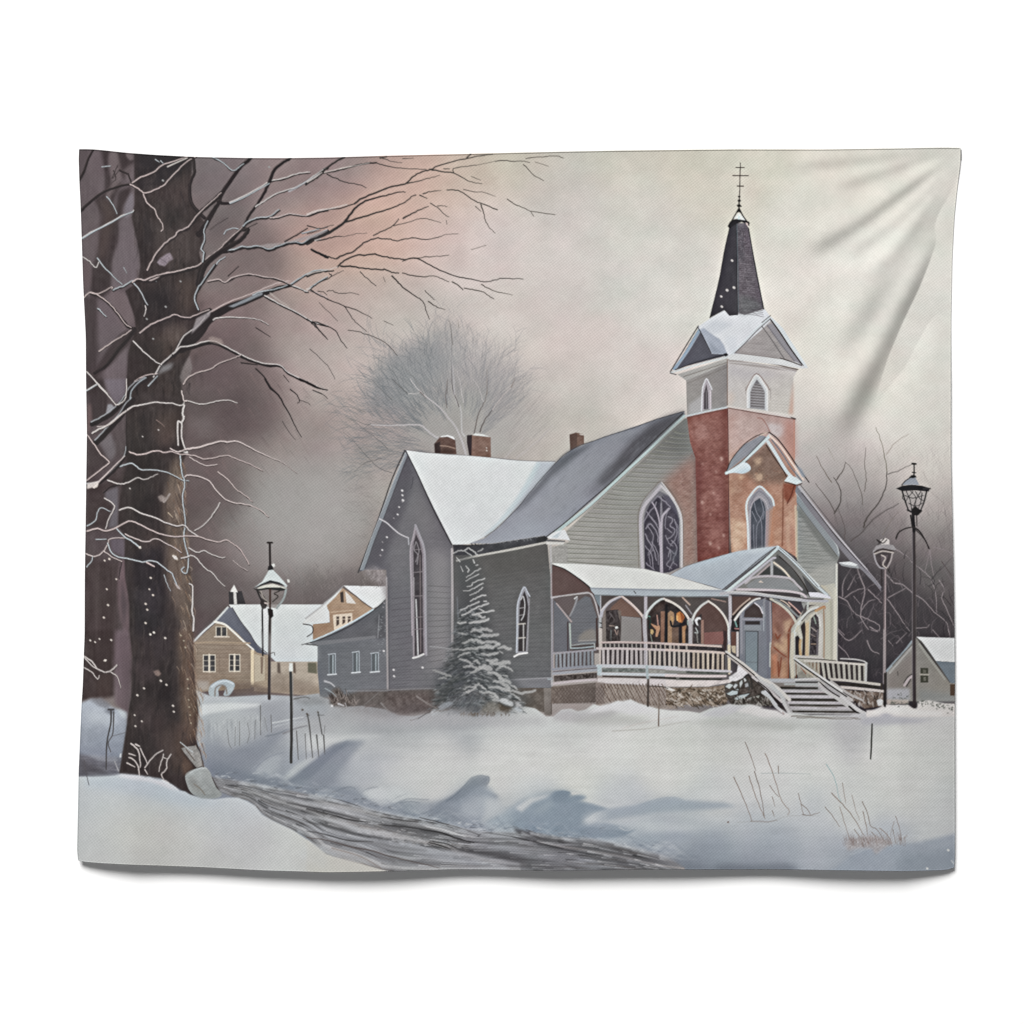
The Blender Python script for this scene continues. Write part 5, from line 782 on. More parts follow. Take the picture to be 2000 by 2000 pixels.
# left picket remains
S('C1',(70,70,70),'1655 315 1662 660 1660 995',5.4,5.6,jit=.2); S('C1',(150,150,150),'1672 330 1674 640',1.3,a=.7); P('C1',(210,212,208),'1645 250 1670 250 1672 312 1642 312')
for s,w in [('1700 760 1715 975',2.2),('1765 780 1775 970',1.6),('1780 630 1800 720 1822 960',2),('1855 790 1870 960',1.8),('1865 620 1890 780',2),('1905 800 1912 940',1.8),('1428 570 1430 790',2),('1508 640 1512 770',1.6),('1270 690 1272 870',1.2),('1330 700 1345 780 1330 850',1.2),('1390 680 1385 820',1.1),('1180 750 1190 850 1210 890',1.2),('1240 730 1236 870',1),('1460 660 1480 760',1.1)]: S('C1',(104,104,104),s,w,w*.8,.85)
for s,w in [('5 630 25 780 45 960',2.2),('88 630 105 720 118 790',2.6),('72 790 92 960',2),('128 790 138 940',2.4),('0 650 20 640',2),('80 640 130 640',1.6),('138 720 132 780',1)]: S('C2',(96,96,96),s,w,w*.8,.85)
dots('C1','1780 632 1862 618 1745 600','90 86 82' and (96,90,86),1.8)
# tangle and shrub under annex
P('C2',(86,78,74),'170 545 190 450 240 430 290 500 340 555 280 575 190 570',.85,bl=2,n={'f':26,'m':14}); P('C2',(98,88,86),'600 480 1000 470 1030 560 900 600 700 640 560 560',.6,bl=4,n={'m':18,'f':10}); P('C2',(80,74,74),'700 560 800 550 1000 590 900 610 740 620',.5,bl=4)
for i in range(50): S('C2',[(64,56,54),(150,140,136)][rng.randint(2)],(lambda x,y:[x,y,x+rng.uniform(-40,40),y-rng.uniform(20,60)])(rng.uniform(180,380),rng.uniform(500,580)),1.8,1,.6)
for s,c,w in [('135 385 180 400 210 425',(176,176,180),4),('140 440 190 470 220 500',(150,156,160),2.5),('240 555 280 570',(206,206,210),4),('290 550 300 580',(190,190,194),2),('430 570 540 470',(120,116,116),2.2),('560 550 620 610 700 640',(136,132,132),3),('830 500 920 560 1000 600',(130,124,122),4),('440 580 520 560',(120,110,108),2),('840 665 900 630 960 600',(60,56,56),2.4),('940 620 970 600 1010 600',(196,200,204),4),('950 640 990 615',(190,196,200),4),('780 680 840 665',(90,80,78),1.6)]: S('C2',c,s,w,w*.6,.85)
dots('C2','190 570',(210,210,212),2)
# ================================================================ spruce
P('D5',(84,86,88),'560 -120 860 -180 960 0 1020 220 1150 420 1230 600 1240 720 1400 900 1480 1100 1700 1300 1560 1380 1300 1490 820 1530 420 1440 200 1300 250 1040 300 860 480 700 520 400',.7,bl=8,n={'m':10})
P('D5',(66,68,70),'560 0 860 0 940 140 1000 300 1180 400 1240 560 1200 680 900 660 560 560 560 260',.55,bl=6); P('D5',(58,60,64),'560 560 880 600 900 900 860 980 1060 1150 1200 1230 1260 1300 1000 1250 840 1000 620 860 480 780',.5,bl=7); P('D5',(74,76,82),'330 780 600 700 820 900 860 1100 700 1350 420 1420 300 1250 280 1000',.5,bl=9)
P('D4',(76,78,80),'400 300 640 280 720 420 800 640 860 900 900 1100 900 1300 560 1340 420 1100 400 700',.68,bl=6)
for i in range(700):   # needle texture, drooping outwards
    y=rng.uniform(-100,1480); hw=120+max(0,y)*.42; xc=720+max(0,y)*.10; x=xc+rng.uniform(-1,1)*hw
    sgn=1 if x>xc else -1; L=rng.uniform(20,70); d=rng.uniform(.1,.75)
    k=rng.rand(); c=(62,66,68) if k<.45 else ((112,116,120) if k<.8 else (148,150,152))
    S('D5',np.array(c)+rng.uniform(-8,8),[x,y,x+sgn*L*.5,y+L*d*.35,x+sgn*L,y+L*d],2.6,1,.5,bl=.3)
for i in range(520):   # layered snowy boughs, thick below
    y=rng.uniform(20,1380); hw=90+y*.40; xc=740+y*.10; f=rng.uniform(-1,1); x=xc+f*hw
    sg=1 if f>-.15 else -1; L=rng.uniform(30,90)*(.5+y/1400); d=rng.uniform(.05,.55)
    w_=rng.uniform(2,5)*(.5+y/1600)
    S('D5',(56,60,62),[x,y+10,x+sg*L*.5,y+12+L*d*.3,x+sg*L,y+12+L*d],w_*1.1,1,.5,bl=.8)
    k_=rng.uniform(.55,1)*(1 if f>-.2 else .75)
    S('D5',np.array((168,170,172))*k_,[x,y,x+sg*L*.5,y+L*d*.3-3,x+sg*L,y+L*d],w_*.5,1,.55,bl=.6,mid=w_)
SC=(176,176,176)
for s,w in [('545 600 620 550 700 500 765 465',2.6),('540 655 620 610 735 550',2.4),('560 740 620 730 640 690 720 650 825 615',3),('590 800 690 750 740 720 800 690',3.2),('600 870 680 840 740 800 795 750',2.8),('610 960 680 920 760 880 840 870',4),('460 1090 560 1050 660 1000 740 965',3.6),('480 1170 580 1130 680 1060 800 1020 880 990',4.6),('640 1165 740 1140 850 1120 960 1100',4.6),('735 1150 780 1200 830 1190',3.4),('600 1290 660 1280 740 1270 820 1260 880 1230',4.6),('540 430 580 480 570 520',3),('400 300 450 360',3),('460 430 480 480 500 510',2),('355 235 450 195 520 195 575 155 640 195 715 260',3.6),('530 205 580 240 625 270',2.6),('720 215 760 190 800 165',2.4),('650 330 670 380',4),('690 420 720 410',3),('740 1070 810 1110',3.6),('810 960 850 960',4),('415 1280 450 1290 540 1275',3),('500 800 580 800',2)]:
    S('D4',SC,s,w*.55,w*.8,.88,jit=.5,bl=.3)
for s,w in [('770 260 830 225 900 240 960 220 1080 245',7),('890 335 980 310 1080 320 1180 300',7),('740 380 800 390 830 400',6),('840 370 900 400 940 420',7),('640 430 700 420 740 400',5.5),('950 430 1040 410 1140 420 1200 440',6.5),('870 500 960 490 1040 480 1100 500',9),('1110 500 1160 460 1200 450',7),('1180 510 1280 490 1370 515',7.5),('600 530 700 520 800 510 860 520',6),('500 530 580 520',5),('570 640 650 600 760 575',4.6),('930 590 1020 600 1100 595 1180 575',6),('600 670 700 700 790 740',5.6),('810 710 860 700 900 740',5.5),('1060 740 1200 740 1260 720 1350 725',9),('1000 690 1080 700 1160 690',8),('900 790 980 800 1070 820',11),('660 790 760 770 860 800',6),('760 880 860 830 940 800',7),('1150 830 1220 790 1290 780',5),('1270 780 1340 800 1400 850',4),('1030 880 1120 880 1200 930 1280 990 1360 1030',8),('1110 1010 1220 1020 1300 1070 1350 1110',8),('1200 550 1250 580',4),('1260 915 1320 925',5),('1370 1060 1430 1090 1465 1125',4.6),('1040 1100 1150 1090 1250 1120 1350 1140',7),('1280 1150 1400 1150 1540 1180 1740 1140',6),('1370 1180 1450 1230 1520 1290',4),('200 840 300 870 380 900 470 930',5.5),('280 970 340 950 400 960',4.5),('900 1160 1000 1180 1100 1190 1180 1250',6),('1050 1210 1120 1240 1180 1260',5),('570 120 620 130 700 115',4),('750 120 850 100 950 90 1040 60',5.5),('790 0 860 0 900 30 980 40',5),('640 1230 700 1180 800 1120 890 1040',5),('620 1180 760 1160',4),('660 1120 760 1090 850 1090',4),('570 270 640 290 700 300',3),('1100 1290 1140 1280 1180 1300',6),('880 1040 920 1080 1000 1130',4)]:
    S('D5',np.array((172,172,172))-max(0,900-float(s.split()[0]))*.035,s,w*.45,w*.7,.8,jit=.9,mid=w*.85,bl=.7)
for pl,c in [('1170 1290 1230 1255 1320 1270 1420 1330 1400 1390 1300 1360',(190,192,194)),('1420 1320 1500 1320 1560 1400 1460 1390',(178,178,180)),('1320 1220 1370 1200 1400 1240 1350 1270',(160,162,164)),('1400 1400 1480 1390 1560 1440 1500 1470',(176,180,184)),('270 1400 340 1340 440 1310 520 1330 420 1400 330 1450',(156,162,170)),('170 1500 250 1450 290 1460 260 1520',(180,184,188)),('180 1430 230 1420 250 1450 200 1460',(170,174,178))]: P('D5',c,pl,.85,bl=1.4,nm=.3)
P('D5',(130,126,120),'900 1420 1080 1300 1180 1330 1300 1420 1120 1500 940 1500',.75,bl=3,n={'f':16,'m':8}); P('D5',(74,64,54),'1180 1320 1280 1380 1400 1400 1330 1490 1220 1460',.7,bl=2,n={'f':22}); P('D5',(92,96,100),'440 1420 600 1300 860 1240 940 1350 880 1500 640 1490',.5,bl=5)
for i in range(120):
    x=rng.uniform(420,960);y=rng.uniform(1150,1500); L=rng.uniform(30,90); S('D5',[(130,134,138),(72,74,80)][rng.randint(2)],[x,y,x-L*.6,y+L*.7],1.8,1,.4)
for i in range(40):
    x=rng.uniform(600,1350); S('D5',(84,74,66),[x,1500+rng.normal(0,14),x+rng.uniform(-20,20),1520+rng.normal(0,14)],3,1,.6)
S('D4',(168,170,172),'0 1640 120 1650 320 1680',2.2,a=.5); S('D4',(120,124,130),'410 900 425 1200',2.4,a=.6)
# ================================================================ lamp posts on the right
S('B4',(66,60,62),'1486 1110 1488 1500 1484 1932 1486 2470',6.2,7.2,jit=.15); S('B4',(128,122,126),'1476 1150 1474 1600 1472 2200 1474 2420',2,a=.6); S('B4',(104,96,92),'1498 1160 1502 1932 1500 2440',1.2,a=.5)
S('B4',(46,44,46),'1480 1000 1488 1150',6); S('B4',(52,50,50),'1462 1030 1474 1110',3); S('B4',(60,56,56),'1508 1030 1510 1110',2); S('B4',(58,54,54),'1350 1200 1370 1160 1420 1130 1480 1118',3,2.4); S('B4',(58,54,54),'1486 1120 1530 1150 1580 1230 1600 1280',3.2,2.4)
P('B4',(48,47,50),'1350 828 1400 806 1470 798 1550 806 1615 826 1600 850 1500 842 1400 848',n={'m':4}); P('B4',(150,154,162),'1395 800 1420 770 1460 742 1500 745 1530 800 1470 798'); S('B4',(52,50,54),'1395 802 1425 768 1462 745',2); P('B4',(44,43,46),'1448 745 1470 725 1500 728 1510 742 1480 750'); S('B4',(44,43,46),'1485 740 1490 700 1490 640',2.8); S('B4',(50,50,52),'1476 640 1502 642',4); S('B4',(50,50,52),'1475 705 1502 708',2.2); S('B4',(70,68,70),'1560 830 1612 828',3); S('B4',(150,144,142),'1615 848 1660 890 1720 940',1,a=.5)
P('B4',(150,146,146),'1412 848 1586 848 1540 1000 1440 990',.35)
for s,w in [('1398 845 1420 920 1445 990',3.4),('1586 845 1565 930 1535 1000',3.4),('1440 990 1490 1010 1545 995',4),('1430 850 1460 920 1470 1000',1.8),('1480 850 1440 900 1420 930',1.6),('1500 850 1530 900 1560 920',1.8),('1540 850 1500 920 1480 1000',1.8),('1420 880 1480 900 1560 880',1.6),('1410 870 1400 900 1430 930',1.4),('1550 860 1540 930 1520 980',1.8),('1450 940 1500 960 1550 940',1.8),('1465 850 1500 890 1500 960',1.4)]: S('B4',(50,49,50),s,w,w*.8,.92)
P('B4',(46,44,44),'1470 980 1500 960 1550 1000 1520 1030 1480 1030')
# second lamp
S('B4',(104,94,96),'1266 1440 1262 1932 1260 2110',4.4,4.8,jit=.15); S('B4',(160,148,150),'1270 1440 1266 1932 1264 2300',2.2,2.4,.9); S('B4',(62,56,58),'1240 1430 1240 1560',3); S('C4',(140,132,134),'1260 0 1256 400',4,4,sm=False); S('C4',(56,52,50),'1264 330 1262 572',4.4,4.6,sm=False)
P('B4',(76,70,72),'1190 1300 1330 1300 1300 1400 1260 1430 1210 1410',n={'m':10}); P('B4',(104,96,100),'1235 1330 1290 1330 1270 1390 1240 1390',.8); S('B4',(176,168,164),'1240 1330 1270 1350 1250 1400 1280 1430',2.4); S('B4',(150,146,150),'1180 1300 1195 1370 1225 1420 1260 1430',3); S('B4',(160,152,152),'1325 1300 1310 1370 1285 1420',3)
P('B4',(148,144,146),'1172 1305 1200 1260 1260 1240 1330 1255 1352 1290 1320 1290 1250 1275 1200 1290 1180 1315',n={'m':5}); S('B4',(66,58,58),'1185 1310 1240 1285 1330 1300',2.6); S('B4',(180,172,168),'1190 1320 1250 1300 1330 1312',2.4); P('B4',(196,190,188),'1230 1215 1270 1200 1300 1215 1300 1250 1240 1250'); S('B4',(60,56,56),'1210 1215 1250 1240 1280 1215',2.2); S('B4',(60,56,56),'1215 1250 1260 1205',2); S('B4',(64,60,60),'1205 1215 1225 1235',2.4); S('B4',(56,52,50),'1285 1430 1300 1460',2)
# left lamp (painted before the tree)
S('B1',(72,66,66),'1500 1740 1496 2000 1494 2410',5.2,6,jit=.15); S('B1',(130,122,118),'1510 1800 1506 2100 1504 2390',1.3,a=.6); S('B1',(66,64,66),'1440 1740 1444 1932 1444 2085',3.4,3.4); P('B1',(208,208,210),'1452 1730 1482 1730 1480 1932 1455 1932',.6)
S('B1',(60,54,54),'1497 1240 1500 1410',4.4,4.6,jit=.1); S('B1',(60,54,54),'1480 1236 1514 1236',4); P('B1',(56,54,56),'1480 1440 1485 1412 1510 1405 1525 1420 1520 1450 1490 1450'); P('B1',(206,206,204),'1510 1400 1530 1392 1538 1410 1524 1424')
P('B1',(196,202,202),'1372 1580 1440 1530 1490 1445 1520 1440 1570 1490 1630 1560 1620 1575 1560 1535 1500 1520 1430 1550',n={'m':4}); P('B1',(60,62,64),'1370 1582 1430 1548 1500 1518 1570 1535 1622 1565 1560 1550 1500 1538 1440 1560'); P('B1',(196,196,188),'1400 1580 1450 1558 1520 1545 1600 1570 1630 1580 1560 1582 1450 1590'); P('B1',(56,58,58),'1370 1580 1400 1586 1480 1572 1580 1574 1632 1590 1580 1600 1480 1588 1400 1600')
P('B1',(128,122,120),'1400 1600 1480 1590 1600 1600 1590 1660 1540 1730 1470 1720 1430 1660',.75,n={'m':10}); S('B1',(58,56,56),'1400 1590 1430 1660 1470 1710',3.6); S('B1',(150,156,156),'1620 1590 1600 1660 1550 1730',4); S('B1',(74,60,56),'1500 1590 1500 1740',3.8); S('B1',(66,62,60),'1410 1600 1450 1640 1470 1680',2); S('B1',(60,56,54),'1520 1680 1560 1640 1530 1620 1570 1600',2.2); S('B1',(150,144,138),'1430 1600 1450 1650 1490 1690',2); P('B1',(62,58,58),'1430 1650 1480 1680 1470 1730 1440 1740 1425 1700',.9); P('B1',(56,52,52),'1480 1730 1520 1740 1525 1790 1505 1810 1485 1780'); P('B1',(204,204,200),'1628 1510 1645 1515 1648 1535 1632 1535'); S('B1',(180,170,166),'1460 1690 1480 1695',3); S('C1',(66,64,66),'1440 0 1446 190',3.4,3.4,sm=False); S('C1',(70,66,64),'1500 180 1530 170 1535 190',1.8)
# ---- extra modelling of the verge and the road surface
P('E1',(132,138,148),'815 632 860 590 920 545 985 500 1045 474 1110 472 1085 500 1050 540 1010 590 990 640 930 655 860 645',.75,bl=4)
P('E1',(118,125,136),'822 628 880 580 945 530 1000 494 1050 478 1000 520 950 570 900 620',.7,bl=2.5)
P('E1',(172,176,182),'1010 600 1070 540 1130 520 1250 540 1200 600 1120 650 1040 650',.45,bl=7)
P('E1',(202,203,203),'1150 560 1300 530 1450 540 1600 590 1560 620 1500 620 1400 690 1300 690 1200 640',.45,bl=8)
P('E1',(138,145,155),'930 650 1000 655 1080 650 1150 680 1240 700 1340 705 1420 700 1440 730 1560 770 1500 800 1350 780 1200 740 1050 700 940 680',.65,bl=4,n={'m':8})
P('E1',(186,190,194),'1080 660 1160 655 1230 690 1180 705 1110 690',.6,bl=3,nm=.4)
P('E1',(150,158,168),'1430 700 1520 640 1580 650 1640 740 1600 790 1500 790',.6,bl=4); P('E1',(196,198,199),'1560 690 1640 700 1700 720 1620 760 1540 790 1560 740',.55,bl=4)
P('E1',(122,136,150),'1640 740 1700 700 1780 672 1860 660 1932 680 1932 850 1800 830 1690 800',.5,bl=5); P('E1',(176,184,190),'1560 790 1640 740 1720 700 1800 680 1730 740 1650 790 1700 830 1600 820',.6,bl=3)
for i in range(170):  # clods thrown up by the plough
    u_=rng.uniform(0,.95); i0=int(u_*159); q=T[i0]+[X0,Y0]; q=q+[rng.uniform(-10,10),-abs(rng.normal(0,10))-1]
    c=[(112,119,130),(196,199,202),(92,94,100),(160,166,174)][rng.randint(4)]
    S(None,c,[q[0],q[1],q[0]+rng.uniform(4,14),q[1]+rng.uniform(-3,3)],rng.uniform(1.4,3.4),1,.6,bl=.5)
for i in range(60):
    u_=rng.uniform(.1,1); q=T[int(u_*159)]+[X0,Y0]; L=rng.uniform(30,90)
    S(None,[(126,134,146),(186,190,195)][rng.randint(2)],[q[0],q[1]-rng.uniform(2,30),q[0]+L*.5,q[1]-rng.uniform(2,30)+L*.08,q[0]+L,q[1]+L*.14-rng.uniform(0,14)],rng.uniform(2,5),1,.35,bl=1.4)
# wet patches and slush
for v,u0,u1,w,c,a in [(.1,0,.35,9,(126,128,136),.6),(.35,.05,.5,16,(150,146,142),.5),(.55,.3,.8,14,(98,96,99),.5),(.3,.45,.95,12,(84,82,86),.55),(.75,.35,.8,16,(150,150,156),.5),(.9,.1,.6,10,(170,166,160),.5),(.15,.5,.85,9,(150,152,158),.5),(.5,.02,.3,8,(104,102,104),.5),(.65,.55,1,12,(92,90,94),.5)]:
    S(None,c,flow(v,u0,min(1,u1),2).ravel(),w*.4,w*.6,a,bl=3.5,sm=False,mid=w)
for i in range(420):
    v=rng.uniform(.02,.98);u0=rng.uniform(0,.97); q=flow(v,u0,min(1,u0+rng.uniform(.01,.05)),0)
    S(None,[(58,57,61),(204,202,200),(110,102,98),(158,158,162)][rng.randint(4)],q.ravel(),rng.uniform(.8,2.8),.6,.5,bl=.4,sm=False)
# yard shading under the church and left of the spruce
P('C2',(140,138,142),'560 590 760 640 1000 640 1200 660 900 690 600 670 400 640',.35,bl=6)
P('C1',(206,209,209),'1400 -10 1550 40 1860 120 1870 232 1560 236 1480 170 1390 60',.35,bl=4)

for c,w,a,b,t in [((176,172,166),10,.6,2.5,'60 1285 300 1335 600 1400'),((178,182,190),15,.6,4,'0 1490 200 1545 400 1590 600 1620 900 1675 1200 1740 1500 1790'),((184,182,180),5,.7,1,'880 1470 1050 1520 1250 1560'),((158,148,138),9,.5,2,'400 1480 600 1530 750 1560'),
    ((152,142,138),7,.6,1.2,'600 1540 800 1580 1000 1620 1200 1690 1400 1740 1650 1765'),((196,193,186),17,.6,4,'0 1610 200 1670 400 1730 600 1785'),((152,154,163),15,.6,4,'1250 1625 1500 1650 1800 1720 1932 1750'),((160,164,172),12,.5,3,'1000 1470 1200 1510 1400 1545 1600 1560'),
    ((82,80,84),15,.6,4,'1090 1655 1300 1685 1500 1720 1700 1775 1932 1805'),((80,79,83),9,.7,2,'1570 1505 1700 1545 1932 1590'),((92,90,92),10,.5,3,'560 1470 760 1490 900 1520 1050 1545'),((96,92,92),8,.5,2.5,'300 1580 500 1600 700 1640 900 1660'),
    ((58,55,56),2.6,.85,.5,'140 1255 300 1292 500 1362 700 1405 900 1440 1100 1490'),((60,56,56),2.4,.85,.5,'0 1342 200 1392 340 1430 480 1445'),((56,52,53),3.4,.85,.5,'860 1500 1000 1525 1150 1575 1260 1605'),((62,58,59),2.6,.8,.5,'850 1410 1000 1450 1150 1490 1300 1545'),((64,60,60),3,.8,.5,'540 1462 700 1478 860 1496'),
    ((70,66,66),2.6,.8,.6,'0 1512 120 1532 300 1580 500 1592'),((104,84,78),2.8,.8,.5,'0 1560 150 1582 300 1622 500 1662 620 1700 800 1742 1000 1792'),((112,94,88),2.2,.7,.5,'190 1700 350 1742 500 1782 650 1815'),((54,50,50),3,.85,.4,'920 1600 1000 1620 1085 1652'),((56,52,52),2.6,.85,.4,'900 1625 960 1640 1040 1668'),
    ((60,58,62),2.6,.8,.5,'1330 1530 1480 1545 1700 1590 1932 1645'),((64,61,64),2,.8,.5,'1650 1500 1800 1560 1932 1600'),((60,56,56),2.4,.8,.5,'560 1405 700 1428 900 1452'),((204,202,200),2.6,.7,.6,'900 1480 1020 1500 1200 1560'),((120,100,94),2,.6,.5,'300 1440 420 1470 560 1500')]:
    S('C2',c,t,w*.5,w*.45,a,bl=b,mid=w,jit=.25)

P('C3',(138,149,161),'-380 1440 -150 1330 0 1280 120 1250 260 1330 330 1440 500 1500 620 1560 500 1600 200 1545 -100 1480 -300 1470',.5,bl=5,n={'m':8}); P('C3',(150,160,170),'330 1440 600 1440 800 1500 900 1560 800 1640 620 1600 400 1540',.45,bl=6)
P('C3',(190,195,199),'330 1400 440 1360 520 1390 480 1450 380 1460',.6,bl=4,nm=.4); P('C3',(186,192,196),'0 1330 80 1280 130 1290 60 1370 -60 1400',.45,bl=4); P('C3',(112,124,138),'110 1250 170 1216 240 1222 225 1262 180 1290 120 1300',.6,bl=1.6,nm=.4)
P('C1',(140,145,153),'980 740 1060 720 1180 880 1240 910 1180 960 1040 1040 985 960',.45,bl=5,nm=.3); P('C1',(118,125,136),'990 960 1100 980 1300 1060 1500 1110 1640 1150 1500 1160 1200 1100 1050 1080',.5,bl=4)
for i in range(60):
    x=rng.uniform(1000,1480); y0_=700-(x-1000)*.1; S('C1',[(142,146,150),(190,193,195)][rng.randint(2)],[x,y0_+rng.uniform(-20,40),x+rng.normal(0,8),y0_+rng.uniform(80,180)],rng.uniform(1.5,4),.8,.3,bl=1)
P('C2',(132,138,148),'0 1180 120 1160 260 1200 420 1240 640 1320 800 1370 760 1400 500 1350 200 1280 0 1250',.4,bl=5); P('C2',(190,194,197),'420 1220 560 1180 700 1190 860 1240 760 1260 600 1300 480 1270',.4,bl=5)
P('C2',(120,128,140),'1000 1300 1120 1250 1300 1180 1360 1230 1240 1330 1100 1400 1000 1390 900 1360',.35,bl=6,nm=.4)

# crisp lips of the drifts and mist at the foot of the walls
P('C3',(140,151,163),'-200 1400 -60 1290 60 1248 130 1216 205 1211 246 1226 228 1258 300 1246 372 1256 300 1288 380 1296 470 1322 540 1346 440 1372 360 1420 260 1470 60 1480 -160 1460',.5,bl=1.3,nm=.25)
P('C3',(206,205,203),'250 1216 330 1226 300 1236 258 1240',.6,bl=1); P('C3',(202,203,204),'-170 1340 -60 1262 60 1238 130 1214 60 1262 -40 1300 -120 1370',.7,bl=2)
P('C3',(160,169,179),'440 1348 560 1344 740 1318 850 1288 950 1264 1030 1260 1110 1284 1230 1292 1100 1310 800 1350 600 1380',.5,bl=1.6)
P('C3',(122,134,147),'290 1500 400 1480 560 1505 690 1512 740 1496 660 1545 500 1562 360 1560',.45,bl=1.4,nm=.3)
P('C2',(118,126,137),'1040 1292 1110 1246 1190 1172 1245 1112 1310 1096 1374 1108 1352 1160 1290 1180 1220 1230 1130 1290',.45,bl=1.6,nm=.2)
P('C2',(186,190,195),'1180 1290 1300 1240 1420 1270 1500 1340 1400 1400 1250 1420 1150 1370',.4,bl=5,nm=.3)
P('C2',(196,199,201),'420 1215 560 1178 660 1172 720 1200 800 1240 900 1268 760 1262 660 1300 560 1320 460 1260',.5,bl=1.8,nm=.3)
P('B2',(170,169,172),'280 2500 560 2530 700 2560 960 2520 1100 2490 1300 2530 1540 2520 1800 2560 1800 2600 1300 2620 700 2620 280 2560',.6,bl=6,nm=.3)
P('B2',(112,104,104),'100 2400 400 2430 700 2470 1000 2450 1150 2440 1000 2510 600 2540 300 2500',.35,bl=7,nm=.4)
for c,w,a,b,t in [((196,197,200),9,.6,1.6,'-200 1262 0 1300 200 1340 420 1395 640 1450'),((188,188,190),7,.6,1.4,'0 1395 200 1440 420 1500 640 1530'),((198,198,200),8,.55,1.6,'200 1470 420 1520 700 1560 900 1590'),((66,64,67),5,.6,1,'-150 1300 0 1330 200 1372 400 1420'),((70,68,70),6,.6,1.2,'0 1440 220 1490 420 1545 640 1575'),((186,188,194),10,.55,2,'700 1600 1000 1660 1300 1715 1600 1765')]:
    S('C2',c,t,w*.4,w*.4,a,bl=b,mid=w,jit=.3)

r=cov(poly,6); m,x0,y0,x1,y1=r; m=gblur(m,3)[...,None]*.6
R=IMG[y0:y1,x0:x1]; gy=R.mean(-1,keepdims=True); R+=m*(gy*np.array([.985,.998,1.03],np.float32)-R)
for i in range(120):   # snow spilling over both road edges
    top_=rng.rand()<.6; q=(T if top_ else B)[int(rng.uniform(0,.97)*159)]+[X0,Y0]; L=rng.uniform(8,40)
    S(None,(178,182,187),[q[0],q[1]+rng.uniform(-3,4),q[0]+L,q[1]+L*.2+rng.uniform(-2,5)],rng.uniform(2,6),1,.5,bl=1.2)
# ================================================================ left wood: dim trunks
P('A1',(92,83,86),'-90 -60 400 -60 480 -60 480 500 520 900 480 1400 440 1932 -90 1932',.9,bl=5,n={'v':5,'m':3})
P('B1',(84,75,77),'-90 -40 450 -40 450 2000 -90 2000',.9,bl=5,n={'v':6,'m':3})
TD=(62,54,55)
P('A1',(84,76,78),'0 -60 150 -60 130 180 80 320 -40 340 -60 200',.7,bl=2); 
P('A1',TD,'195 -60 300 -60 272 170 290 250 300 330 370 330 310 480 345 600 352 760 300 930 297 1120 240 1190 145 1185 142 1010 190 830 200 700 205 560 170 450 240 400 240 250 220 130',.85,bl=1.5,n={'v':6,'m':4},sm=True)
P('A1',(88,76,72),'200 460 260 460 330 560 290 700 250 900 200 900 200 760 240 600',.5,bl=5)
P('A1',TD,'330 -60 480 -60 470 180 440 260 390 310 340 220',.9,bl=2,n={'v':5}); P('A1',(112,102,104),'400 100 530 110 500 140 440 165 410 140',.8,bl=1.2); P('A1',(108,98,99),'275 180 280 120 300 80 340 110 360 190 370 260 360 330 300 410 280 470 250 420 300 330 285 250',.8,bl=1.6,sm=True)
P('A1',(112,102,104),'380 240 465 175 468 300 430 330 400 300',.6,bl=1.6); P('A1',(118,112,118),'390 560 400 480 450 405 470 520 430 590 400 610',.85,bl=1.5,sm=True); P('A1',TD,'350 400 450 360 430 420 380 520 360 620 330 560',.85,bl=2)
P('A1',(108,99,103),'360 620 420 590 470 700 505 860 515 1000 470 1080 400 1100 320 1150 295 1120 305 930 350 780',.8,bl=3,n={'v':5}); P('A1',(112,100,102),'300 1140 400 1160 460 1290 480 1390 420 1420 400 1480 350 1400 290 1280 260 1180',.7,bl=3)
P('A1',(102,92,95),'130 90 210 90 230 200 240 380 210 420 130 330 100 200',.7,bl=3); P('A1',(96,84,86),'60 900 140 920 140 1100 80 1160 60 1000',.8,bl=3); P('A1',(102,92,94),'170 540 215 560 220 680 190 760 185 830 150 950 110 930 80 760 100 600',.5,bl=5)
P('A1',TD,'90 1200 190 1190 200 1400 190 1700 200 1932 105 1932',.7,bl=3,n={'v':6}); P('A1',(104,94,98),'190 1220 280 1220 340 1330 400 1480 330 1560 230 1600 200 1540 190 1400',.7,bl=3); P('A1',(110,100,104),'300 1640 420 1570 415 1750 412 1932 240 1932 240 1760',.75,bl=3,n={'v':5})
P('A1',TD,'420 1560 460 1500 430 1440 360 1480 260 1600 170 1750 180 1800 300 1700',.8,bl=1.5)
P('B1',TD,'120 0 240 0 270 160 260 280 150 330 130 180',.8,bl=2,n={'v':5}); P('B1',(112,104,112),'240 0 415 0 400 130 340 190 300 150 270 80',.8,bl=2,n={'v':4}); P('B1',(112,92,92),'110 200 140 180 150 300 120 420 108 400',.6,bl=2); P('B1',(112,106,110),'205 480 290 410 320 480 330 560 300 620 260 600',.75,bl=2,n={'v':4}); P('B1',(58,50,50),'110 440 240 540 280 630 230 680 140 760 110 760',.5,bl=4,n={'m':5})
P('B1',(66,57,57),'110 800 250 780 360 640 420 520 440 700 380 800 350 1100 250 1140 110 1120',.85,bl=4,n={'m':5}); P('B1',(108,104,110),'250 850 350 810 352 950 350 1110 270 1130 300 1000 320 960 250 900',.8,bl=2,n={'v':4}); P('B1',(98,90,98),'290 1205 400 1195 402 1350 380 1340 300 1300',.85,bl=2,n={'v':4}); P('B1',(66,56,56),'-60 1340 360 1380 345 1932 -60 1932',.85,bl=6,n={'v':6,'m':4})
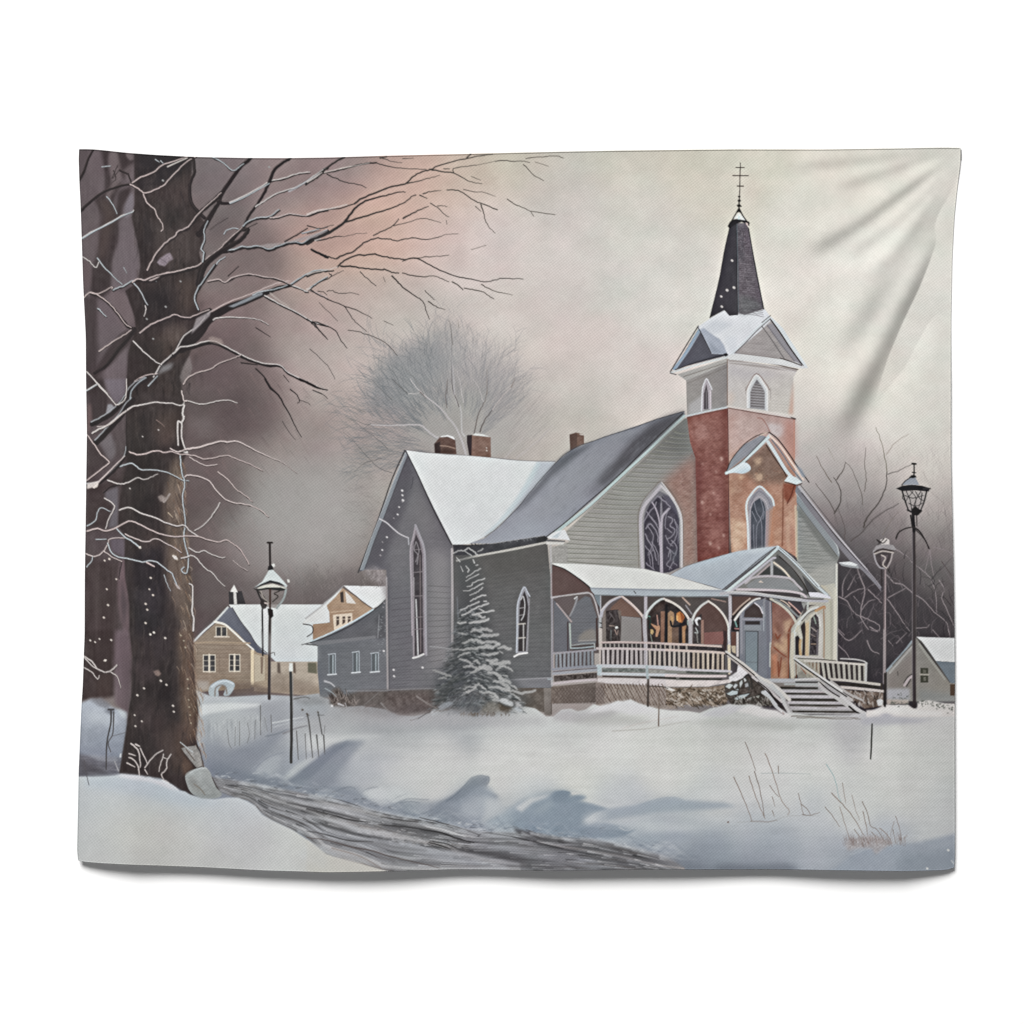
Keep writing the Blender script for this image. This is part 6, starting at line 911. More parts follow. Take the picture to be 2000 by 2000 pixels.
P('B1',(84,74,74),'140 1440 200 1400 230 1932 180 1932',.5,bl=4); P('B1',(104,88,92),'370 1370 405 1360 420 1500 440 1700 445 1932 400 1932 350 1700 350 1500',.85,bl=2.4,n={'v':5}); P('B1',(74,66,70),'380 1500 420 1700 400 1900 370 1700',.6,bl=2); P('B1',(96,84,88),'330 600 400 560 390 700 340 760',.4,bl=3)
P('C1',(60,50,50),'-60 0 330 0 330 500 -60 560',.9,bl=3,n={'v':6,'m':4}); P('C1',(106,92,98),'330 0 440 0 462 200 455 500 432 700 380 600 330 560 320 300',.85,bl=3,n={'v':6}); P('C1',(84,72,76),'380 60 420 0 440 300 430 620 400 600',.4,bl=4); P('C1',(74,62,60),'180 380 260 320 310 340 300 500 200 500',.6,bl=4)
# snow bank and hedge behind the trunk at far left
P('C1',(168,174,184),'-60 600 150 520 220 540 330 590 420 620 430 720 400 900 380 1000 -60 940 -60 700',.97,bl=2,c2=(128,134,146),g='150 600 180 930',n={'m':6}); P('C1',(190,196,202),'110 620 200 600 330 640 360 700 260 720 130 700',.5,bl=5); P('C1',(120,120,126),'130 530 220 510 300 560 280 600 200 570',.8,bl=1.5,n={'f':10}); P('C1',(190,196,200),'350 590 420 620 425 670 380 660',.7,bl=1.5); P('C1',(96,98,106),'240 610 290 600 330 590 320 630 300 640',.7,bl=1.5)
P('C1',(104,104,112),'-60 920 200 960 380 960 370 1090 200 1100 -60 1120 -60 1000',.95,bl=2,n={'h':14,'m':8}); P('C1',(150,154,162),'110 935 240 950 360 965 350 1000 200 985',.6,bl=2); P('C1',(72,70,74),'60 960 100 990 240 1050 300 1090 60 1100',.5,bl=3)
S('C1',(78,76,78),'300 600 300 700 270 850 265 1050',3.6,2.4); S('C1',(84,82,84),'322 620 315 780 280 850 300 920',3,1.6); S('C1',(90,88,92),'312 800 420 770',1.3,a=.6); S('C1',(80,78,82),'280 600 320 600',4); S('C1',(150,150,154),'360 1060 330 990',3,1.5)
P('C1',(206,208,210),'372 930 382 930 380 960 366 960',.8)
# ================================================================ the great trunk
TR=['A1','380 60 900 150 905 260 880 350 905 480 950 560 1010 620 1010 760 960 900 1000 1010 945 1120 935 1220 965 1330 1010 1400 905 1560 870 1650 835 1760 825 1840 830 1932']
tp=pts('A1','462 -60 912 -60 908 150 905 260 882 360 900 480 960 570 1005 640 995 760 960 860 985 960 1000 1020 950 1120 938 1220 970 1330 960 1480 900 1600 872 1680 835 1790 826 1850').tolist()+\
 pts('B1','832 100 845 180 826 300 822 400 850 500 868 560 835 650 848 760 835 900 862 1080 872 1240 888 1400 912 1560 918 1800 920 1932').tolist()+\
 pts('C1','922 200 935 400 960 620 945 820 975 960 1000 1060 1060 1100 1130 1230 1000 1260 880 1240 700 1120 500 1090 365 1080 385 950 415 760 432 640 455 500 462 200 440 0').tolist()+\
 pts('B1','440 1700 405 1500 402 1360 405 1200 352 1110 358 960 380 780 420 660 412 500 405 400 415 200 412 0').tolist()+\
 pts('A1','415 1800 425 1620 480 1420 470 1340 420 1200 400 1150 500 1080 515 960 505 840 470 690 450 590 470 500 470 300').tolist()
P(None,(61,54,54),(np.array(tp)+[X0,Y0]).ravel(),.98,bl=1.1,n={'v':7,'m':5})
P('A1',(46,43,46),'480 -40 900 -40 880 240 700 340 560 400 500 380',.75,bl=6); P('A1',(84,74,70),'760 320 900 300 880 460 760 500 700 440',.35,bl=8); P('A1',(52,48,50),'520 560 640 700 560 960 540 1050 520 900',.6,bl=7); P('A1',(86,78,76),'640 700 860 640 960 720 940 900 760 960 640 900',.55,bl=9,n={'v':6}); P('A1',(48,45,46),'480 1120 760 1100 800 1400 520 1420 500 1250',.6,bl=9); P('A1',(84,72,66),'780 1060 960 1060 930 1300 820 1320',.5,bl=8); P('A1',(52,46,46),'430 1500 640 1480 700 1900 430 1932',.5,bl=8); P('A1',(88,76,70),'640 1480 830 1400 860 1600 720 1700 660 1800 820 1932 700 1932 600 1650',.45,bl=8,n={'v':8})
P('A1',(100,90,88),'640 560 700 700 680 820 620 640',.25,bl=5); P('B1',(50,46,46),'440 300 640 250 720 560 600 800 640 900 650 1100 460 1100 400 800',.5,bl=9); P('B1',(46,43,47),'460 1300 700 1250 720 1500 700 1932 470 1932',.75,bl=8,n={'v':4}); P('B1',(90,76,70),'640 250 820 230 810 440 700 520 620 420',.45,bl=8)
P('B1',(118,104,94),'770 590 835 600 845 760 830 900 860 1080 880 1300 905 1560 915 1932 850 1932 780 1700 710 1480 720 1200 690 950 720 800',.75,bl=6,n={'v':10,'m':6}); P('B1',(132,118,106),'790 640 840 700 830 900 850 1060 780 1050 720 900',.35,bl=5); P('C1',(110,92,80),'800 0 915 0 930 300 955 620 940 820 900 830 850 760 820 560 810 300',.8,bl=5,n={'v':12,'m':5}); P('C1',(96,78,68),'740 700 860 700 900 860 830 1000 800 1100 760 1000',.5,bl=7)
P('C1',(46,41,42),'470 200 800 200 820 560 800 700 700 900 640 1080 440 1060 430 800',.5,bl=10); P('C1',(76,62,62),'600 640 700 620 760 900 740 1080 660 1060',.4,bl=8); P('C1',(56,48,54),'520 0 760 0 760 200 560 260',.4,bl=8)
for i in range(620):    # bark grain
    v=rng.rand()
    if v<.45: x=rng.uniform(470,900);y=rng.uniform(200,1900);t='A1'; 
    elif v<.75: x=rng.uniform(430,860);y=rng.uniform(0,1900);t='B1'
    else: x=rng.uniform(440,900);y=rng.uniform(0,1040);t='C1'
    L=rng.uniform(40,160); S(t,[(36,34,35),(90,82,80),(72,64,62)][rng.randint(3)],[x,y,x+rng.normal(0,10),y+L*.5,x+rng.normal(0,16),y+L],rng.uniform(1,3.5),.6,.28,bl=.6)
for i in range(330):    # lit fibres on the flank
    f=rng.rand(); y=600+f*2350; 
    xr=838+ (y-600)*.055 + (12 if y>1400 else 0)+ (30 if y>2300 else 0); x=xr-abs(rng.normal(0,48))
    L=rng.uniform(24,90); c=[(170,150,132),(150,128,110),(74,60,54),(190,176,160),(120,92,76)][rng.randint(5)]
    S('B1',c,[x,y,x+L*.25+rng.normal(0,4),y+L*.55,x+L*.3,y+L],rng.uniform(1,2.2),.6,.42,bl=.3)
dots('C1','828 40 850 80 862 130 880 370 882 440 888 525 905 700 892 580 898 640',(176,168,150),1.2)
for s,c,w in [('740 870 700 930 690 900',(150,142,138),4),('640 310 680 340 700 360',(130,112,108),2),('770 1335 800 1365',(196,184,170),4.5),('730 1010 765 1045',(184,170,152),2)]: S('B1',c,s,w,w*.6,.85)
P('B1',(146,136,132),'650 890 680 875 720 900 700 930 670 925',.8,bl=1); P('A1',(140,130,138),'640 935 670 900 715 870 740 862 765 910 730 930 700 965 660 955',.85,bl=1,n={'f':14}); S('A1',(92,84,90),'665 905 710 935',1.6,a=.7); P('A1',(110,100,98),'780 1470 810 1470 815 1530 790 1520',.5,bl=1.5); P('A1',(124,116,116),'855 1690 890 1640 910 1740 890 1800 830 1850 815 1800',.75,bl=1.4,nm=.4); P('C1',(140,122,116),'620 310 660 300 680 330 660 350 635 340',.8,bl=1)
# root in snow
P('C1',(158,162,162),'862 1100 900 1060 960 1040 1010 1030 1050 1070 1070 1130 1100 1190 1140 1235 1100 1265 1000 1272 940 1250 890 1200',c2=(146,150,150),g='900 1050 1100 1260',n={'h':8,'m':8},sm=True); P('C1',(132,132,130),'870 1120 930 1090 960 1160 1000 1240 930 1230',.5,bl=3,n={'m':12}); P('C1',(144,142,140),'832 890 870 880 940 870 975 930 992 1020 950 1040 900 980 860 930',n={'f':14,'m':8}); P('C1',(96,80,72),'850 940 900 990 930 1040 880 1070 850 1100 830 1010',.8,bl=1.5); S('C1',(74,62,56),'870 900 930 980',2,a=.6); S('C1',(176,180,182),'825 845 880 890 920 920',1.8); S('C1',(60,56,58),'950 860 975 920 990 980 1000 1030',2,a=.8); S('C1',(122,116,108),'930 1160 980 1200 1010 1240',2.6,a=.6); S('C1',(186,190,192),'900 1075 960 1045 1020 1040',2,a=.7)
# ---- extra life: bark, thicket, weathered brick, clouds are already dry; last glazes
for i in range(900):
    t,x,y=[('A1',rng.uniform(470,980),rng.uniform(60,1900)),('B1',rng.uniform(420,860),rng.uniform(0,1900)),('C1',rng.uniform(440,900),rng.uniform(0,1040))][rng.randint(3)]
    if t=='A1' and x>900 and y<1000: continue
    L=rng.uniform(20,120);k=rng.rand(); c=(38,35,36) if k<.5 else ((104,93,90) if k<.8 else (84,72,66))
    S(t,c,[x,y,x+rng.normal(0,8),y+L*.5,x+rng.normal(0,14),y+L],rng.uniform(2,8),1,.13,bl=1.6)
for pl,c,a in [('560 260 640 300 600 420 540 400',(96,88,86),.3),('700 560 800 520 840 640 740 700',(44,41,42),.4),('520 1180 700 1150 760 1250 560 1300',(40,38,40),.45),('700 1420 860 1380 880 1500 740 1560',(100,88,84),.35),('560 1560 680 1540 700 1700 600 1760',(42,39,40),.4)]: P('A1',c,pl,a,bl=6,nm=.6)
for pl,c,a in [('500 120 640 110 700 200 560 230',(84,76,76),.35),('600 360 740 330 780 460 680 500',(96,82,78),.35),('460 620 600 600 620 720 500 760',(42,38,38),.45),('470 900 620 860 660 1000 520 1060',(40,37,38),.45),('560 1150 700 1180 680 1280 540 1240',(78,66,64),.35),('500 1600 640 1560 660 1760 540 1800',(70,64,70),.35)]: P('B1',c,pl,a,bl=6,nm=.6)
for pl,c,a in [('480 260 620 220 640 360 520 420',(84,72,76),.35),('600 420 740 400 780 520 660 560',(38,34,36),.5),('480 560 600 520 620 700 500 760',(82,70,72),.3),('640 780 760 740 800 900 700 980',(88,76,72),.3)]: P('C1',c,pl,a,bl=6,nm=.6)
# ================================================================ branches
WH=(196,190,188); PK=(184,170,168); BL=(170,175,179)
A=[('450 345 520 300 620 260 680 210 780 175 890 140',5,3,1),('80 530 60 545 130 480 220 410 310 375 400 350 450 345',6,4,0),('440 350 500 380 555 415 640 385 700 350 760 285 850 195 940 140',3,3,1),('540 425 570 490 625 540 645 590 680 640 690 680 675 705',3,2,1),('70 755 160 700 280 640 370 590 450 560 468 545',3,2.4,1),
 ('1110 480 1130 420 1240 260 1290 200 1350 150 1420 60',9,6,0),('915 150 925 250 890 350 900 480 960 560 1000 600',6,7,0),('1060 145 1150 190 1215 245 1300 195',3,3,1),('570 1000 620 900 700 800 780 740 800 710 880 670 960 570 1060 480 1130 415',4,10,1),('960 720 1010 650 1060 560 1110 490 1140 490 1200 490',14,5,0),
 ('1195 490 1300 445 1400 390 1500 330 1600 310 1700 275 1800 262',5,2,1),('1490 330 1530 240 1600 180 1650 150 1720 60',7,4,0),('1490 330 1460 400 1400 500 1340 580 1305 650',6,5,0),('1390 520 1450 480 1550 420 1640 390 1700 370 1800 310 1900 240 1932 225',3,5,1),
 ('1380 400 1470 390 1640 400',0,0,0),('1130 860 1190 800 1270 700 1330 640 1400 610 1490 600 1570 545',6,3,1),('1500 605 1560 600 1650 575 1770 590 1860 560 1932 545',4,4,1),('1150 725 1170 695 1220 680 1280 690',2,2,1),('1120 860 1210 850 1290 825 1340 830 1420 820 1490 845 1560 820 1640 795 1700 790 1745 800 1830 745 1932 700',6,6,1),
 ('1610 780 1700 730 1780 680',3,2,0),('1740 720 1860 690 1932 670',2,1.5,1),('310 1150 350 1130 390 1120 450 1085 530 1070 560 1080 640 1085',4,3,1),('460 1095 500 1070 600 1080 700 1030 800 1010 900 985 960 965 1040 900 1100 860 1180 780 1290 680',6,8,1),('555 1075 640 1040 740 1020',4,2,1),
 ('990 940 1000 870 980 840 1005 770 1000 700 1030 630',5,3,1),('970 965 1030 900 1150 860 1280 790 1330 690',0,0,0),('1290 690 1330 690 1300 740 1240 790 1130 850 1000 960 960 1100',7,14,0),('1090 960 1110 930 1160 900',3,2,1),('960 1300 930 1220 950 1150 1010 1060 1080 960',5,7,1),('80 1215 130 1165 200 1175 300 1125 300 1140',3,3,1),
 ('140 1170 200 1190 280 1250 350 1330 410 1410 450 1435',5,7,1),('205 1610 300 1545 390 1490 450 1450',3,3,1),('170 1770 260 1710 360 1580 430 1500 470 1440',7,9,0),('80 895 130 930 175 975 200 935',2,2,1),('190 905 240 970 310 1040 380 1105',2.4,2,1),('260 440 300 490 340 570',2,2,1),('515 1475 600 1410 700 1370 780 1335 840 1355 900 1355 960 1330 1040 1300',4,10,1),
 ('830 1580 960 1470 1030 1370 1180 1280 1300 1235 1440 1180 1560 1130 1660 1110',22,6,1),('1370 1190 1430 1165 1530 1150 1660 1105',5,4,1),('1030 1085 1110 1070 1160 1090 1230 1050 1340 1030 1450 1050 1550 1065 1660 1110',4,4,1),('1180 1040 1260 965',2.4,1.4,0),('1660 1115 1780 1160 1760 1160',4,3,1),('1660 1105 1760 1040 1840 1005 1932 1000',4,3,1),('1790 1145 1850 1100 1932 1050',3,2,1),('1790 1145 1860 1175 1932 1210',2.4,2,1),
 ('1460 1195 1560 1250 1700 1320 1820 1390 1932 1420',5,3,1),('1820 1385 1870 1450 1932 1520',3,1.4,0),('1070 1375 1100 1360 1200 1355 1330 1360 1420 1375 1490 1415',3,1.2,1),('620 1810 680 1710 780 1620 850 1500 960 1420 1010 1350',5,13,1),('440 1920 480 1840 560 1795 650 1780',3,3,1),('580 1875 650 1800',4,3,1),('770 1640 830 1590 900 1580 1000 1550 1080 1545 1180 1590 1270 1640 1360 1680 1470 1715 1580 1725 1640 1780 1760 1840 1860 1885',9,3,1),
 ('845 1860 880 1810 960 1770 1050 1745 1120 1700 1220 1665 1280 1640',3,3,1),('1280 1695 1400 1710',3,2,0),('1390 1740 1450 1800 1490 1860 1550 1932',3,2,0),('1390 1430 1500 1500',2,1,0),('465 1535 540 1610 620 1680 680 1715',3,3,1),('470 1100 520 1160 560 1240 575 1262',4,2,1),('555 1265 560 1300 545 1345',2,1.6,1),('110 1765 180 1840 270 1932',3,3,1),('105 1905 190 1855',2,2,1),('630 160 660 180',2,1.4,1),('670 170 690 190',2,1.4,1),
 ('820 400 850 500 890 630',3,2,0),('30 340 90 240 120 150 180 40',6,4,0),('80 330 160 220 220 130',0,0,0),('225 215 290 208',2,2,1),('310 240 330 300 300 330',2,1,0),('360 240 420 270 445 330',4,3,0),('195 1290 220 1310 260 1350',4,2,1),('345 200 300 300 360 230',1.6,1.2,0),('1600 1790 1640 1840',1.6,1,0),('390 975 415 1020',1.6,1,1),('1830 60 1932 40',0,0,0),('1700 1500 1600 1420',0,0,0),('1280 700 1400 640',2,1.4,0),('1810 840 1870 870 1932 900',4,5,0),('1180 600 1110 640 1040 690',1,.8,0)]
for s,w0,w1,h in A:
    if w0<=0: continue
    BR('A1',s,w0,w1,hl=[WH,PK,BL][rng.randint(3)] if h else (92,82,80),ha=.92 if h else .3,hw=2.0)
S('A1',(170,180,186),'70 755 160 700 280 640 370 590 460 550',2.2,1.4,.9); S('A1',(172,178,182),'1195 490 1300 445 1400 390 1490 340',2.4,2,.9); S('A1',(190,184,180),'720 212 780 185 870 145',2.4,2,.9); S('A1',(176,176,180),'1640 400 1700 370 1800 310 1870 270',4,3,.7); S('A1',(168,158,154),'1500 1170 1560 1220 1640 1270',4,2,.7); P('A1',(150,142,142),'1400 815 1500 830 1560 800 1700 780 1860 745 1932 700 1932 690 1800 730 1600 790 1480 795',.8,bl=1); P('A1',(146,140,142),'900 1480 940 1360 1050 1300 1040 1340 960 1420 880 1500',.8,bl=1)
P('A1',(150,136,132),'1030 1505 1060 1495 1130 1515 1150 1560 1090 1550 1040 1535',.7,bl=1.4); P('A1',(152,156,162),'1180 1270 1250 1240 1380 1180 1440 1160 1440 1180 1330 1230 1220 1275',.8,bl=.8); P('A1',(150,150,154),'640 1790 680 1720 770 1690 750 1740 680 1770',.6,bl=1.5)
D2=[('-10 340 60 300 115 260 130 235',3,4),('115 255 190 195 280 145',4,4),('120 265 240 240 380 205 440 192 520 185',3,3.4),('520 185 620 215 740 230 900 235',2,1.2),('550 150 600 140',3,2),('570 155 640 175 715 185',1.6,1),('720 155 800 152',1.4,1.2),('150 272 230 310 300 335 370 345 445 375',2.4,1.4),('-10 350 60 305 110 270',4,3),
 ('0 590 80 560 160 540 250 530 360 495',3,2.4),('360 492 420 450 520 410 620 370 740 345 800 290 850 260 930 235 1000 205 1130 170 1250 145 1400 122',4,1.6),('745 343 860 320 940 295 1000 280',2.6,1),('1205 148 1235 120',3,2.4),('925 235 1010 252 1110 265 1200 315 1260 335 1320 345',3,1.2),('1030 232 1075 232',1.6,1.4),('1105 262 1105 232 1200 212 1275 205',1.8,1.4),('1275 205 1420 175',.9,.6),('1420 175 1500 168 1550 178 1620 172 1680 185',2,1.4),('1650 155 1780 140 1880 135 1932 150',1.6,1.4),('1720 180 1820 212',1,.6),('1630 200 1670 235 1710 280 1785 322',1.8,1.2),('1240 290 1310 318',1.2,1),
 ('0 795 60 760 130 730 200 690 280 635 330 570 370 520 440 475 540 445 640 420 690 408 740 408',7,2),('280 635 400 600 500 570 600 540 680 510 740 480 800 435 820 428',4,2),('875 420 930 405 1010 395',2.6,1),('850 430 905 455',2.6,1.6),('930 490 990 530 1030 570 1070 595',2,1.2),('985 512 1030 510 1055 518',1.6,1),('1055 392 1140 395 1200 430 1260 470 1320 495 1435 540',2,2.2),('1180 388 1260 405 1340 412 1420 440',1.8,.8),('1310 500 1325 545 1345 620 1370 670 1420 718',2.4,1),('1270 515 1310 552',1.6,1.2),('1510 460 1560 495 1640 530 1680 550 1710 590',2,1.2),('1690 552 1780 565 1870 578',1.6,1.2),
 ('725 605 790 570 850 540 915 515',3.6,1.6),('500 735 570 700 650 660 690 610',2.4,2),('650 662 750 640 850 608 920 612 1010 640',1.6,1),('1050 620 1055 650',1.2,1),('60 770 130 765 200 745 260 742',3.4,1.8),('260 742 340 730 450 715',1,.7),('0 660 100 680 200 655',2.4,1),('0 722 100 695',2,1),
 ('30 840 100 870 150 890 210 910',1.6,2.6),('220 910 280 880 350 855 400 810 450 780 515 755 580 762 620 762 670 775 740 762 800 752 880 765 960 755 1010 742',3.4,1.4),('1010 742 1080 722 1140 722',1.1,.7),('230 970 280 925 370 885 440 882 510 875 570 892 640 905 730 915 790 905 840 912 920 955 1000 995 1150 1050 1250 1065 1330 1085 1400 1075 1480 1058 1630 1065',3.4,1.4),('720 928 790 905 850 905 900 895 980 892 1070 883',2,1.2),
 ('255 965 320 968 350 970 440 985 520 988 570 995 585 988 640 1012 690 1018',3.6,2.4),('720 1018 800 1038 880 1045 960 1040 1010 1060 1070 1085',2.2,1.3),('1095 1085 1140 1110 1175 1145',2.4,2),('1185 1132 1260 1145 1330 1162 1370 1190 1410 1215',2.2,1.4),('1315 1105 1370 1135 1440 1160 1550 1185',2,.9),('0 1045 60 1020 140 1005 200 1000',3.4,2.6),('20 1140 80 1095 180 1045 165 1020',2.4,1.8),('180 1045 230 1020 275 1000',1.6,.9),
 ('640 1040 680 1080 700 1105 800 1185 860 1220 885 1250 900 1310 925 1368',3,1.3),('890 1150 930 1190 960 1220',1.6,1.4),('915 1232 970 1270 1040 1295',2.4,1),('400 1008 450 1060 520 1115',1.8,1.4),('575 1050 590 1085',1,.8),('20 1140 80 1180 180 1225 280 1270 330 1345 380 1400 450 1460',2.6,1),('280 1270 360 1290 420 1320 490 1360',2.2,1),('80 1155 120 1160 150 1185',1.6,1.2),('150 1155 180 1150 240 1170 330 1168 390 1182',1.5,1),
 ('0 1365 40 1400 90 1450 140 1500',2.4,1),('40 1395 70 1388 140 1415 210 1450 260 1530 300 1585',2.6,1.4),('310 1450 380 1460 480 1490 570 1530 640 1590 680 1640',1.6,1),('580 1380 650 1412',1,.7),('1240 842 1350 808',.9,.5),('0 1838 60 1880 130 1900',3,1.2),('50 1905 110 1932',1.4,1),('20 1590 120 1680 170 1740 210 1820',1.1,.6),('90 1240 160 1310 230 1380',.9,.5)]
for s,w0,w1 in D2:
    x=float(s.split()[0]); f=min(1,max(0,x)/1400); c=np.array((58,54,54))*(1-f)+np.array((92,86,80))*f
    S('A2',c,s,w0*.98,max(w1*.95,.75),.95,jit=.45)
for s,w in [('0 330 60 295 110 258',3),('130 258 240 232 400 200 470 185',2),('0 575 80 545 180 530 300 500',3.6),('240 230 330 210',2),('60 772 100 758',3),('0 1030 60 1008 150 995 230 970',2.6),('0 1140 25 1132',4)]: S('A2',(196,186,182),s,w,w*.6,.8)
Bq=[('445 155 500 70 560 10 640 -60',0,0,0),('150 340 250 290 330 230 400 150 440 80 500 30 560 0',10,12,1),('180 480 260 400 350 300 420 200 460 160',12,12,1),('160 0 200 50 260 110 320 180 340 195 390 165 410 120 412 0',3,2.4,1),('105 90 190 40',2.4,2,1),('150 410 200 380 280 340 380 260 460 210 530 195 610 178 690 180 760 185 830 200 870 165 960 190 1030 185 1110 165 1180 160 1250 182',4,2,1),('830 90 845 160 870 165',3,3,1),
 ('850 200 835 260 845 290 830 330 800 330 805 500',5,4,1),('830 330 832 440 860 530 875 560 830 545 800 560',4,4,1),('435 550 480 568 520 572 600 550 650 542 700 555 760 550 820 570 870 570 940 585 1010 605 1100 590 1175 578 1260 610 1350 645 1440 692',3.4,2,1),('870 530 960 515 1050 490 1130 470 1175 478 1250 470 1350 520 1450 570 1520 600 1600 635 1700 710',5,1,1),('745 525 800 550 870 530',3,3,1),
 ('890 590 960 630 1020 655 1100 645',2.4,2,1),('350 665 400 648 460 640 520 685 600 685 700 700 780 735 840 765 885 770',3.2,2,1),('270 765 330 785 380 792 440 775 500 745 550 760 600 740 650 718',3.4,1.6,1),('820 580 825 650 835 720 850 760 850 820 838 880 845 960 860 1080 850 1180 860 1260 880 1330 880 1430 860 1470 830 1440 850 1420',3,3,1),('855 740 880 725 950 735 1040 770 1090 840 1150 900 1210 930 1300 945 1380 965 1440 1000 1485 1040',3.2,2.4,1),('1105 702 1180 760 1240 830 1310 880 1365 925',2.8,2,1),
 ('1120 935 1090 990 1040 1060 980 1115 930 1145',2.8,2.4,1),('110 1110 175 1070 190 1010 220 972 290 1000',2.6,2,1),('360 990 430 970 520 1010 640 1050 700 1080 790 1110 850 1105 900 1150 960 1190',3.4,3,1),('245 900 310 940 320 980 280 1050 255 1130',3,2.4,1),('110 1150 190 1130 255 1148 340 1120 430 1075 500 1090 600 1140 690 1175 780 1190 860 1185 960 1190 1030 1215 1110 1230 1170 1215 1230 1250 1290 1310 1340 1400',3.6,2.6,1),
 ('340 1130 400 1190 450 1220 520 1275',3,4,1),('405 1170 480 1205 570 1230 640 1205 720 1245 770 1270 830 1310',3,2,1),('180 1212 260 1210',2.6,2,1),('105 1320 160 1340 220 1320 265 1260 290 1205 400 1200',3,2,1),('110 1420 150 1370 155 1340',2.4,2,1),('270 1240 300 1310 350 1340 440 1360 540 1380 590 1372 650 1385 720 1440 760 1470 790 1540 815 1580',3,3,1),('240 1300 300 1340 380 1378',2.4,2,1),('570 1385 625 1415',4,3.6,1),('885 1275 950 1310 1000 1295 1060 1325 1130 1350 1160 1345',3,2,1),('1220 1370 1280 1420 1330 1450',1.6,1,1),
 ('830 1352 870 1345 910 1330 960 1370 1000 1420 1060 1460 1120 1530 1160 1565',3.2,2,1),('890 1545 915 1565 915 1650 912 1750 925 1810 920 1900',3,5,1),('110 420 170 500 220 570 280 625 235 670 110 765',3,3,1),('110 800 190 790 260 745 330 680 400 590 415 520',7,5,1),('160 820 220 760 300 680 400 580',4,2,1),('415 520 412 400 415 200',1.6,1.4,0),('240 860 290 820 360 800',3,3,0),('1460 0 1500 70 1560 120 1600 190 1640 260 1690 360 1735 440',4,1.2,0),('1720 0 1800 35 1870 70 1932 85',3.4,2,0),('1650 80 1700 120 1720 165 1705 185',2.4,1.4,0),('1720 160 1780 180 1800 200',1.2,.7,0),('1820 85 1900 120 1932 150',1.6,1,0),('1590 320 1640 400 1690 460',1,.6,0),('0 0 0 0',0,0,0),('1170 1215 1200 1260 1230 1320',0,0,0),('700 1480 720 1540 750 1600',2,1.4,1),('360 1510 365 1440 380 1390',2,2,0),('700 1740 720 1700',0,0,0)]
for s,w0,w1,h in Bq:
    if w0<=0: continue
    if h and max(w0,w1)<6: S('B1',(58,50,50),s,w0,w1,.8,off=(.5,1.3),jit=.25); S('B1',[WH,(196,184,182),(178,184,188),(190,176,174)][rng.randint(4)],s,w0*.72,w1*.68,.95,jit=.35)
    else: BR('B1',s,w0,w1,hl=(168,170,174),ha=.85 if h else 0,hw=1.8)
S('B1',(174,182,188),'440 150 450 90 500 30 560 -10',2,2,.8); S('B1',(190,180,178),'190 360 280 345 380 262 450 215',2,2,.8)
P('B1',(200,192,188),'110 790 200 770 190 810 110 830',.9,bl=.8); P('B1',(196,188,182),'160 820 200 790 190 815 165 828'); P('B1',(150,150,156),'255 260 270 190 300 190 320 215 270 260',.8,bl=1); P('B1',(196,190,186),'760 1335 790 1335 805 1360 780 1362'); P('B1',(190,184,178),'505 1265 525 1262 528 1280 512 1280'); P('B1',(170,158,154),'770 1530 815 1570 830 1595 800 1580',.8)
for s,w0,w1 in [('90 200 150 240 200 300 260 320 310 300 345 265',3.4,3),('90 285 150 320 195 372 210 345',2.6,2),('300 320 340 345 360 380 375 440',2.6,1.4),('90 205 150 270 250 320',2.6,2.6),('455 855 500 890 520 950 525 1020 510 1050',3.6,2.4),('490 860 520 875',4,3),('525 890 560 960 580 1010',2.8,2.2),('440 960 480 980 510 1030 520 1100',3,3),('425 1000 485 1030',3.4,2),('440 930 490 945',3,2),('560 1035 600 980 650 930 695 905',2.6,2.4),('560 1050 580 1085',2.6,2),('700 935 680 1000 665 1065',2.4,2),('700 960 725 970',2,1.6),('755 935 725 990 720 1050 685 1085 700 1125 740 1150',2.6,2.6)]:
    S('C1',(56,48,48),s,w0+1,w1+1,.6,off=(.5,1)); S('C1',(190,182,180),s,w0*.8,w1*.75,.92,jit=.35)
dots('B1','535 434 655 384 440 826',(186,180,178),1.3); dots('B1','248 1370 284 1358 338 1510 265 1586 275 1706 243 1800 600 1500 590 1586 617 1630 562 1696 574 1740 562 1840 598 1925 625 1912',(206,196,188),1.65)
dots('C1','138 80 176 92 210 68 300 76 598 34 625 18 710 60 678 382 720 412 552 438 502 490 770 570 776 614 482 640 536 686 488 722',(204,196,190),1.65); P('C1',(200,190,184),'240 235 250 222 268 225 258 240'); dots('A1','686 315 820 1078 708 1270 614 1512 565 1362 1490 215',(150,150,150),1.6)
# ================================================================ foreground mound
mg=field([(218,1566,186,191,193),(218,1528,188,195,199),(295,1618,193,193,189),(320,1655,184,184,182),(373,1618,195,195,192),(425,1592,191,193,196),(476,1644,186,187,188),(560,1690,194,196,195),(170,1644,184,187,188),(450,1566,186,191,196),(300,1540,184,190,195),(230,1600,194,194,190),(640,1690,190,189,185),(200,1680,190,192,190),(420,1680,186,187,186),(380,1560,180,187,193),(170,1560,178,182,185)],34)
mp=pts('C1','-70 1118 60 1110 200 1108 330 1098 380 1085 440 1092 520 1096 570 1112 590 1104 640 1125 700 1132 760 1170 810 1208 860 1215 900 1240 980 1268 1080 1275 1180 1262 1260 1262 1330 1290 1390 1325 1440 1390 1530 1440 1680 1510 1800 1590 1932 1690').tolist()+pts('C2','100 1668 200 1705 400 1755 560 1800 700 1840').tolist()+[[560,CH],[0,CH]]
mp=np.array(mp); r=cov(mp,3); m,x0,y0,x1,y1=r; m=gblur(m,.8)
R=IMG[y0:y1,x0:x1]; G=mg[y0:y1,x0:x1]+(NF['l'][y0:y1,x0:x1,None]*3+NF['m'][y0:y1,x0:x1,None]*1.2); R+=m[...,None]*(G-R)
